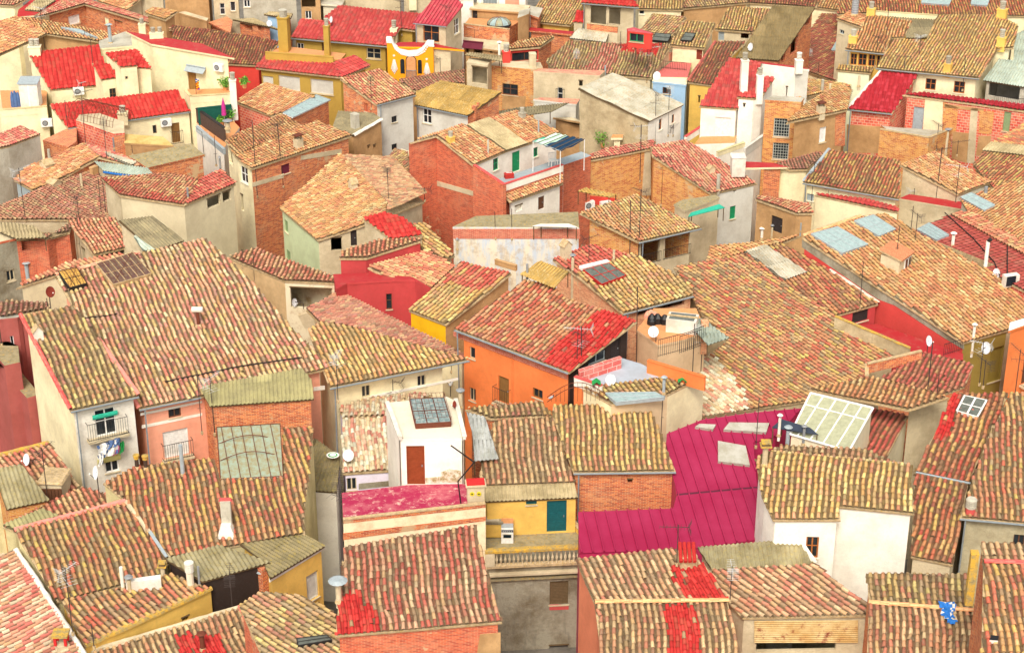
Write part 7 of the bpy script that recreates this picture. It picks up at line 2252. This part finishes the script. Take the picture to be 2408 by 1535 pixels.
            P = T[2]; root = empty('sink', P, 'concrete sink on a yellow base in the patio corner beside the cooker', 'sink'); b = MB(); b.cbox(P, .9, .5, .75, 'yellow'); b.build('base', root); b = MB(); b.cbox(P + Z * .75, 1.05, .6, .12, 'greyold', 0, 1.04); b.cbox(P + Z * .871, .7, .35, .01, 'concrete'); b.build('basin', root)
        elif k == 'oval':
            P = T[2] + Z * .45; root = empty('oval_board', P, 'small oval board with a green ring lying on the mossy hut roof', 'board'); b = MB(); n = 20
            for rr, mt, hh in ((.32, 'whitep', 0), (.24, 'clothg', .012), (.17, 'whitep', .024)):
                b.face([P + V(math.cos(2 * math.pi * j / n) * rr, math.sin(2 * math.pi * j / n) * rr * .55, hh + .25 * math.sin(2 * math.pi * j / n) * rr) for j in range(n)], mt)
            b.tube(P - V(0, 0, .25), P, .05, 'brownold', 5); b.build('board', root)
        elif k == 'tarp':
            P = T[2] + Z * .1; root = empty('tarpaulin', P, 'crumpled bright blue tarpaulin scrap on the broken tiles, bottom right', 'tarpaulin'); b = MB(); G = {}
            for i_ in range(9):
                for j in range(12): G[i_, j] = P + V((i_ - 4) * .085 + .05 * math.sin(j * .8) + rng.normal(0, .02), (5 - j) * .1, (5 - j) * .03 + .05 + .07 * abs(rng.normal()))
            for i_ in range(8):
                for j in range(11):
                    if abs(i_ - 3.5) < 4.2 - .22 * j + rng.normal(0, .4): b.face([G[i_, j], G[i_, j + 1], G[i_ + 1, j + 1], G[i_ + 1, j]], 'bluetarp' if rng.random() < .85 else 'whiteold')
            b.build('cloth', root)
SIMPLE['darkblue2'] = ('1f3f5c', .8); SIMPLE['capmort'] = ('c9b08a', .9)
PL['greenw'] = 'cdf0d8'
def main():
    for i, Hh in enumerate(HOUSES):
        # chimney angle: follow the first roof plane contour
        Hh['masses'] = [m for m in Hh['masses'] if m.planes]; pl = Hh['masses'][0].planes[0]; O, u, v, n = frame(pl); Hh['ang'] = math.atan2(u[1], u[0]) if n[2] < .999 else .1
        build_house(Hh, i)
    build_tops()
    g = MB(); g.face([(-900, -200, GZ), (900, -200, GZ), (900, 1500, GZ), (-900, 1500, GZ)], 'asphalt'); o = g.build('ground', None, loc=(0, 0, GZ)); o['kind'] = 'structure'
    sc_ = bpy.context.scene
    cam = bpy.data.cameras.new('Camera'); co = bpy.data.objects.new('Camera', cam); C.objects.link(co); sc_.camera = co
    cam.sensor_width = 36; cam.lens = 36 * F / 2407; cam.clip_end = 3000; cam.clip_start = 1; co.location = (0, 0, CAMZ); co.rotation_euler = (math.pi / 2 - TH, 0, 0)
    w = bpy.data.worlds.new('World'); sc_.world = w; w.use_nodes = True; t = w.node_tree; s = t.nodes.new('ShaderNodeTexSky'); s.sky_type = 'NISHITA'; s.sun_disc = False
    el, az = R(50), R(190)      # sun elevation and compass-like rotation
    s.sun_elevation = el; s.sun_rotation = az; s.air_density = 1.0; s.dust_density = 3.5; s.ozone_density = 1.0
    bg = t.nodes['Background']; bg.inputs[1].default_value = .14; hs = t.nodes.new('ShaderNodeHueSaturation'); hs.inputs['Saturation'].default_value = .3; mx = t.nodes.new('ShaderNodeMix'); mx.data_type = 'RGBA'; mx.blend_type = 'MULTIPLY'; mx.inputs[0].default_value = 1; mx.inputs[7].default_value = (1, .97, .905, 1)
    t.links.new(s.outputs[0], hs.inputs['Color']); t.links.new(hs.outputs[0], mx.inputs[6]); t.links.new(mx.outputs[2], bg.inputs[0])
    L = bpy.data.lights.new('Sun', 'SUN'); L.energy = 1.4; L.angle = R(18); L.color = (1, .93, .82); lo = bpy.data.objects.new('Sun', L); C.objects.link(lo)
    d = V(math.sin(az) * math.cos(el), math.cos(az) * math.cos(el), math.sin(el)); lo.rotation_euler = Vector(d).to_track_quat('Z', 'Y').to_euler()
    sc_.view_settings.view_transform = 'Standard'; sc_.view_settings.look = 'None'; sc_.view_settings.exposure = EXPO; sc_.view_settings.gamma = 1
    sc_.cycles.max_bounces = 5; sc_.cycles.diffuse_bounces = 3; sc_.cycles.use_denoising = True
EXPO = .78
main()
for _o in bpy.data.objects:
    if '_o' in _o: del _o['_o']
